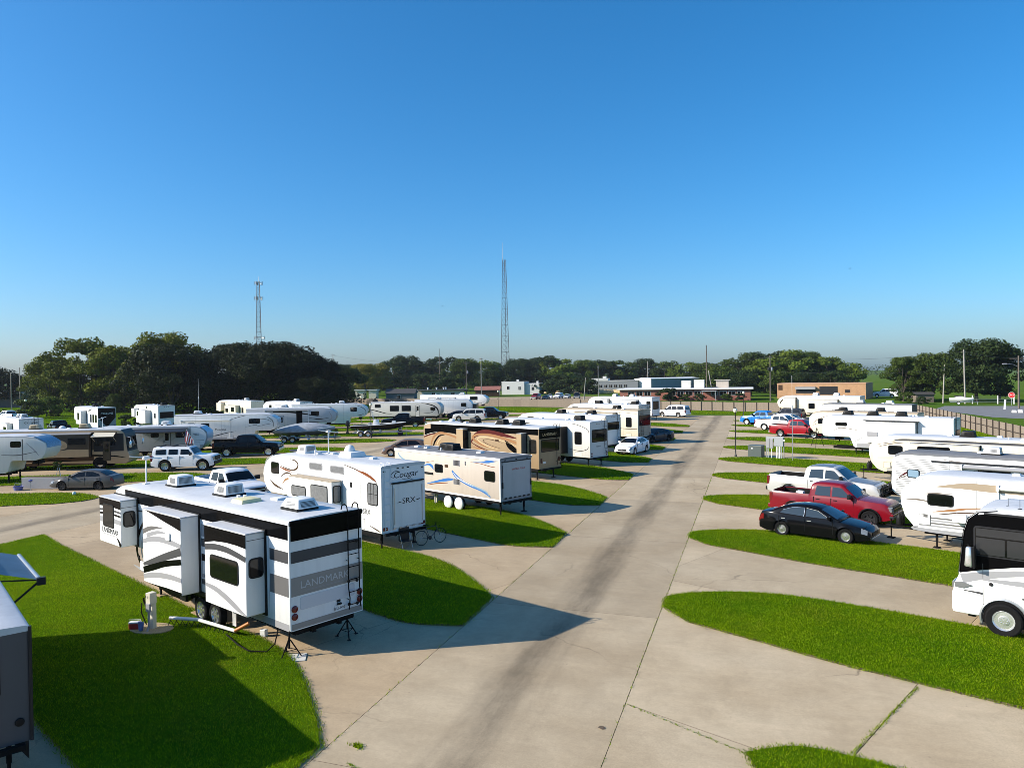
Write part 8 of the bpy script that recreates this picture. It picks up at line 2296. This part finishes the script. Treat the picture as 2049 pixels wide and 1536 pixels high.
# sewer pipe on blocks and hoses
t = root('sewer_pipe', 'white drain pipe on supports between the near pedestal and fifth wheel', 'pipe', (0, 0, 0))
b = MB(); b.tube((-18.0,19.15,0.30), (-16.9,19.35,0.27), 0.055, n=10); b.build('upper_pipe', pvc, t, smooth=40)
b = MB(); b.tube((-16.95,19.30,0.27), (-15.3,18.95,0.20), 0.055, n=10); b.build('lower_pipe', pvc, t, smooth=40)
b = MB(); b.tube((-15.3,18.95,0.20), (-14.9,19.1,0.42), 0.06, n=10); b.build('elbow', mat('orange_fitting', (0.55,0.18,0.04), 0.4), t, smooth=40)
for i in range(14):
    x = -18.0+i*0.2; b = MB(); y = 19.15+(x+18)*0.18 if x < -16.9 else 19.3-(x+16.9)*0.21
    z = 0.26-0.05*i/14
    b.tube((x, y-0.10, 0.05), (x+0.06, y, z), 0.012, n=5); b.tube((x+0.06, y+0.10, 0.05), (x, y, z), 0.012, n=5); b.build('support', plastic_b, t)
b = MB(); b.path([(-13.3,18.35,0.95),(-13.28,18.3,0.6),(-13.32,18.2,0.25),(-13.5,18.05,0.06),(-14.0,17.9,0.09),(-14.6,18.2,0.10),(-15.6,18.9,0.08)], 0.02, 6)
tag(b.build('electric_cable', rubber), 'black cable looping down behind the near fifth wheel', 'cable')
b = MB(); b.box(-14.6, -14.4, 19.2, 19.35, 0, 0.22); tag(b.build('wheel_block', plastic_w, None, bevel=0.02), 'small white block under the near fifth wheel', 'block')
# jack base board
b = MB(); b.box(-0.42, 0.42, -0.28, 0.28, 0.0, 0.02); o = b.build('board', offwhite); o.location = (-12.6, 17.95, 0.0); o.rotation_euler = (0, 0, 0.5)
tag(o, 'flat white board under the near tripod jack stand', 'board')

# electric transformer and meter bank
t = root('transformer_box', 'dark green grey transformer box on the lawn by the lamp post', 'transformer', (0.3, 72.6, 0.04), R(-20))
t.scale = (0.74,)*3
b = MB(); b.box(-0.85, 0.85, -0.6, 0.6, 0, 1.35); b.build('cabinet', mat('transformer_green', (0.075,0.095,0.088), 0.5), t, bevel=0.03)
b = MB(); b.frustum(-0.9, 0.9, -0.65, 0.65, 1.353, 1.47, 0.06, 0.06, 0.06); b.build('lid', MATS['transformer_green'], t, bevel=0.02)
b = MB(); b.box(-0.45, -0.25, -0.615, -0.603, 1.0, 1.18); b.build('warning_sticker', plastic_w, t)
t = root('meter_bank', 'grey electric meter boxes on a rack of white conduits', 'meter bank', (2.0, 71.6, 0.04), R(-22))
t.scale = (0.72,)*3
for i, (x, w_, z0_, z1_, m) in enumerate(((-1.0, 0.42, 1.25, 2.45, lightgrey), (-0.52, 0.42, 1.25, 2.45, lightgrey), (0.42, 1.15, 1.55, 2.65, mat('meter_grey', (0.30,0.32,0.33), 0.5)))):
    b = MB(); b.box(x-w_/2, x+w_/2, -0.22, 0.02, z0_, z1_); b.build('meter_box', m, t, bevel=0.02)
b = MB(); b.box(-1.3, 1.05, 0.025, 0.09, 2.45, 2.75); b.build('back_rail', MATS['meter_grey'], t)
for x, z1_ in ((-0.95, 1.25), (-0.52, 1.25), (0.12, 1.55), (0.32, 1.55), (0.52, 1.55), (0.72, 1.55)):
    b = MB(); b.tube((x, -0.1, 0), (x, -0.1, z1_), 0.06, n=8); b.build('conduit', pvc, t, smooth=40)
for x in (-1.25, 1.0):
    b = MB(); b.box(x-0.04, x+0.04, 0.02, 0.10, 0, 2.5); b.build('rack_post', steel, t)
b = MB(); b.lathe([(0.09,0),(0.10,-0.08),(0.05,-0.10)], c=(1.12,-0.1,2.3), axis='y', n=12); b.build('meter_dial', plastic_w, t)
# camera tripod on pad
t = root('grill_tripod', 'thin black tripod standing on the pad before the white fifth wheel', 'tripod', (6.4, 83.5, 0.0), 0.3)
for k in range(3):
    a = 2.09*k; b = MB(); b.tube((0.75*math.cos(a), 0.75*math.sin(a), 0), (0, 0, 2.0), 0.025, n=5); b.build('leg', underside, t)
# flag
t = root('flag', 'small striped flag on a leaning white pole by the off-roader', 'flag', (-50.6, 57.6, 0.0), R(20))
b = MB(); b.tube((0,0,0), (-0.25,0,2.2), 0.02, n=6); b.tube((-0.25,0,2.2),(-0.9,0.0,3.2),0.015,n=6); b.build('pole', plastic_w, t)
for k in range(7):
    b = MB(); x0 = -0.45-0.10*k*0.55
    b.add([(-0.30-0.085*k, 0.03*math.sin(k), 2.3+0.12*k), (-0.385-0.085*k, 0.03*math.sin(k+1), 2.42+0.12*k), (-0.75-0.05*k, 0.06*math.cos(k), 1.2+0.14*k), (-0.67-0.05*k, 0.05*math.cos(k), 1.05+0.14*k)], [(0,1,2,3)])
    b.build('stripe', redpaint if k % 2 == 0 else plastic_w, t)
b = MB(); b.add([(-0.66,0.01,2.85),(-0.9,0.01,3.15),(-1.05,0.01,2.75),(-0.85,0.01,2.4)], [(0,1,2,3)]); b.build('canton', mat('flag_blue', (0.02,0.03,0.12), 0.7), t)
# planter box, basket, marker flag, ball, hanging plant
t = root('planter_box', 'pale grey planter box left of the grey sedan', 'planter', (-50.3, 41.6, 0.0), R(14))
b = MB(); b.box(-1.7, 1.7, -0.35, 0.35, 0, 0.85); b.build('box', lightgrey, t, bevel=0.02)
b = MB(); b.box(-1.6, 1.6, -0.28, 0.28, 0.853, 0.87); b.build('soil', soil, t)
t = root('laundry_basket', 'blue plastic basket on the pad before the planter box', 'basket', (-51.5, 40.3, 0.0), 0)
b = MB(); b.lathe([(0.26,0.0),(0.34,0.30),(0.36,0.31)], n=14, close=False); b.lathe([(0.0,0.02),(0.26,0.02)], n=14, close=False); b.build('tub', mat('basket_blue', (0.10,0.12,0.32), 0.5), t, smooth=40)
b = MB(); b.path([(-0.36,0,0.30),(-0.3,0,0.5),(0.3,0,0.5),(0.36,0,0.30)], 0.02, 6); b.build('handle', MATS['basket_blue'], t)
t = root('marker_light', 'small blue topped stake light beside the basket', 'light', (-50.6, 40.55, 0.0), 0)
b = MB(); b.tube((0,0,0),(0,0,0.6),0.02,n=6); b.build('stake', steel, t); b = MB(); b.lathe([(0.05,0.6),(0.17,0.72),(0.0,0.82)], n=8, close=False); b.build('cap', MATS['basket_blue'], t)
b = MB(); b.lathe([(0.13*math.cos(a), 0.13+0.13*math.sin(a)) for a in np.linspace(-1.5, 1.5, 9)], c=(-45.0,39.3,0.05), n=12); tag(b.build('ball', mat('ball_teal', (0.5,0.62,0.6), 0.4, var=0.3, scale=5), None, smooth=60), 'pale ball lying on the lawn near the grey sedan', 'ball')
t = root('plant_stand', 'hanging plant on a wire stand behind the planter box', 'plant', (-51.9, 44.0, 0), 0)
b = MB()
for k in range(3): b.tube((0.3*math.cos(2.1*k), 0.3*math.sin(2.1*k), 0), (0, 0, 1.5), 0.015, n=5)
b.build('stand', steel, t)
o = obj('foliage', TREES['bush'][0][1].copy(), LF['green'], t); o.location = (0, 0, 1.2); o.scale = (0.5, 0.5, 0.5)
# folding chair behind the ramp door
t = root('folding_chair', 'dark folded camp chair leaning beside the bicycle', 'chair', (-15.55, 31.1, 0), R(60))
b = MB(); b.box(-0.28, 0.28, -0.03, 0.03, 0.35, 0.95); b.build('backrest', charcoal, t, bevel=0.01)
b = MB(); b.box(-0.28, 0.28, -0.33, -0.03, 0.33, 0.37); b.build('seat', charcoal, t, bevel=0.01)
for x in (-0.27, 0.27):
    b = MB(); b.tube((x,-0.34,0),(x,0.03,0.9),0.014,n=6); b.build('leg', steel, t); b = MB(); b.tube((x,0.12,0),(x,-0.3,0.36),0.014,n=6); b.build('leg', steel, t)
# stop sign, jet ski, gate, culvert beyond the fence
t = root('stop_sign', 'red octagonal stop sign at the road beyond the east fence', 'sign', (53.0, 184.0, 0), R(-16))
b = MB(); b.tube((0,0.05,0),(0,0.05,2.3),0.05,n=6); b.build('post', steel, t)
oc = [(0.62*math.cos(R(22.5+45*k)), 2.15+0.62*math.sin(R(22.5+45*k))) for k in range(8)]
b = MB(); b.plate([(x*1.08, 2.15+(z-2.15)*1.08) for x, z in oc], frR(0.0), 0.0, 0.02); b.build('rim', plastic_w, t)
b = MB(); b.plate(oc, frR(0.0), 0.02, 0.03); b.build('face', mat('sign_red', (0.55,0.02,0.02), 0.4), t)
lettering('STOP', 0.48, plastic_w, t, ('R', 0.0), 0, 2.15, 0.034, 0.95)
def jet_ski():
    t = root('jet_ski', 'white jet ski on a small trailer under the right trees', 'jet ski', (44.0, 186.5, 0), R(-12))
    t.scale = (1.5,)*3
    sec = []
    for x in np.linspace(-1.5, 1.6, 11):
        e = (x+1.5)/3.1; w = 0.58*(1-max(0, (e-0.5)/0.5)**2.2)+0.02
        sec.append([(x, 0, 0.45+0.35*max(0, e-0.7)), (x, w*0.8, 0.55+0.2*max(0, e-0.6)), (x, w, 0.78), (x, w*0.9, 0.92), (x, w*0.35, 1.0+0.25*math.exp(-((e-0.45)/0.18)**2)), (x, 0, 1.02+0.28*math.exp(-((e-0.45)/0.18)**2))])
    b, _ = loft(sec); b.build('hull', white, t, smooth=50)
    b = MB(); b.box(-0.9, 0.1, -0.2, 0.2, 1.2, 1.36); b.build('seat', charcoal, t, bevel=0.06, smooth=40)
    b = MB(); b.tube((0.4,0,1.2),(0.3,0,1.6),0.05); b.tube((0.3,-0.4,1.6),(0.3,0.4,1.6),0.03); b.build('handlebar', charcoal, t)
    b = MB(); b.box(-1.4, 1.2, -0.4, -0.32, 0.34, 0.42); b.box(-1.4, 1.2, 0.32, 0.4, 0.34, 0.42); b.tube((1.2,0.36,0.38),(2.2,0,0.38),0.03); b.tube((1.2,-0.36,0.38),(2.2,0,0.38),0.03); b.tube((2.1,0,0),(2.1,0,0.5),0.03)
    for x in (-1, 0, 1): b.box(x-0.04, x+0.04, -0.6, 0.6, 0.30, 0.36)
    b.build('trailer_frame', steel, t)
    for sg in (1, -1): wheel(t, -0.3, sg*0.62, 0.24, sg, plastic_w)
jet_ski()
t = root('pipe_gate', 'white and green pipe gate and posts beside the public road', 'gate', (49.5, 190.5, 0), R(-12))
for x in (-2.2, 2.6, 5.6, 10.5):
    b = MB(); b.box(x-0.1, x+0.1, -0.1, 0.1, 0, 1.9); b.build('post', plastic_w, t)
for z in (0.4, 0.75, 1.1, 1.45):
    b = MB(); b.tube((-2.2,0,z),(5.6,0,z),0.05,n=6); b.build('rail', mat('gate_green', (0.10,0.14,0.10), 0.5), t)
b = MB(); b.box(-0.16, 0.16, -0.05, 0.05, 0, 1.9); o = b.build('marker_post', plastic_w); o.location = (46.2, 164.5, 0); o.rotation_euler = (0, 0.06, 0); tag(o, 'leaning white marker post at the road edge', 'post')
t = root('culvert', 'broken white concrete culvert head by the road', 'culvert', (46.2, 152.5, 0), R(-10))
for k in range(5):
    b = MB(); b.frustum(-2.2+k*0.9, -1.4+k*0.9, -0.4, 0.5, -0.1, 0.45+0.15*math.sin(k*2.1), 0.05, 0.12, 0.08); b.build('concrete_block', stuccoW, t, bevel=0.05)
# teal kayak / table by the grey trailer, people-height poles
t = root('folding_table', 'teal topped folding table before the pale grey trailer', 'table', (-52.0, 113.0, 0), R(15))
b = MB(); b.box(-0.9, 0.9, -0.4, 0.4, 0.74, 0.80); b.build('top', mat('teal', (0.08,0.36,0.32), 0.5), t)
for x in (-0.8, 0.8):
    for y in (-0.35, 0.35): b = MB(); b.tube((x,y,0),(x,y,0.74),0.025,n=6); b.build('leg', steel, t)
# leaf litter spot on the lane
b = MB(); b.add([(-3.40,16.35,0.004),(-3.30,16.28,0.012),(-3.22,16.33,0.006),(-3.27,16.42,0.014),(-3.36,16.45,0.004)], [(0,1,2,3,4)]); tag(b.build('dead_leaf', soil), 'single dark dead leaf lying on the lane', 'leaf')
# birds
def bird(P, label, s=1.0, a=0.0):
    t = root('bird', label, 'bird', P, a, 'birds far off in the sky'); t.scale = (s*0.7,)*3
    b = MB(); b.lathe([(0.0,-0.25),(0.07,-0.1),(0.08,0.08),(0.04,0.22),(0.0,0.3)], axis='x', n=8, close=False); b.add([(-0.25,-0.03,0),(-0.25,0.03,0),(-0.42,0.1,0),(-0.42,-0.1,0)], [(0,1,2,3)])
    for sg in (1, -1): b.add([(0.1,sg*0.05,0.02),(-0.1,sg*0.05,0.02),(-0.12,sg*0.35,0.14),(0.05,sg*0.35,0.15),(-0.16,sg*0.75,0.05)], [(0,1,2,3),(3,2,4)])
    b.build('body', charcoal, t, smooth=50)
bird((25.0, 215.0, 35.0), 'small dark bird high over the lane', 1.2, 0.4)
bird((-82.0, 190.0, 27.5), 'tiny bird left of the tall lattice tower', 1.0, 1.2)
bird((-30.0, 260.0, 12.5 + 2.5), 'tiny bird low above the warehouse', 1.2, 2.0)

# plants and tubs by the grey striped fifth wheel
for i, (x, y, h_, lb) in enumerate(((-54.6,84.2,0.9,'first potted plant under the striped fifth wheel nose'), (-53.6,84.7,0.8,'second potted plant under the striped fifth wheel nose'), (-52.5,85.3,0.95,'third potted plant beside the fishing boat'))):
    t = root('potted_plant', lb, 'plant', (x, y, 0.0), i)
    b = MB(); b.lathe([(0.16,0),(0.22,0.32),(0.24,0.34)], n=12); b.build('pot', brown, t, smooth=40)
    o = obj('foliage', TREES['bush'][i % 2][1].copy(), LF['green'], t); o.location = (0, 0, 0.25); o.scale = (h_*0.6, h_*0.6, h_)
t = root('bucket', 'blue bucket on the pad before the striped fifth wheel', 'bucket', (-54.9, 82.9, 0.0), 0)
b = MB(); b.lathe([(0.18,0),(0.24,0.42),(0.25,0.43)], n=14); b.build('tub', mat('bucket_blue', (0.05,0.16,0.42), 0.4), t, smooth=40)
b = MB(); b.path([(-0.24,0,0.42),(0,0.05,0.62),(0.24,0,0.42)], 0.012, 5); b.build('handle', steel, t)
def wheelie_bin(P, lb, m):
    t = root('rubbish_bin', lb, 'bin', (P[0], P[1], 0), 0.4)
    b = MB(); b.frustum(-0.3, 0.3, -0.3, 0.3, 0.95, 0.08, 0.06, 0.06, 0.06); b.build('body', m, t, bevel=0.02)
    b = MB(); b.box(-0.33, 0.33, -0.33, 0.33, 0.953, 1.02); b.build('lid', m, t, bevel=0.02)
    for y in (-0.26, 0.26): w = wheel(t, -0.22, y, 0.1, 1 if y > 0 else -1, charcoal)
wheelie_bin((-49.6, 98.5), 'dark green rubbish bin near the black pickup behind the boat', mat('bin_green', (0.02,0.06,0.03), 0.5))
# ================================================================== haze over the plain
def haze():
    b = MB(); b.box(-1500, 1200, -80, 1700, -1.2, 86)
    o = b.build('haze', None)
    m = bpy.data.materials.new('haze_air'); m.use_nodes = True
    N, Lk = m.node_tree.nodes, m.node_tree.links
    N.remove(N['Principled BSDF'])
    v = N.new('ShaderNodeVolumePrincipled')
    v.inputs['Color'].default_value = (0.80, 0.88, 1.0, 1)
    v.inputs['Density'].default_value = 0.00008
    v.inputs['Anisotropy'].default_value = 0.2
    Lk.new(v.outputs[0], N['Material Output'].inputs['Volume'])
    o.data.materials.append(m)
    tag(o, 'thin bluish summer haze over the plain', 'haze', kind='stuff')
haze()
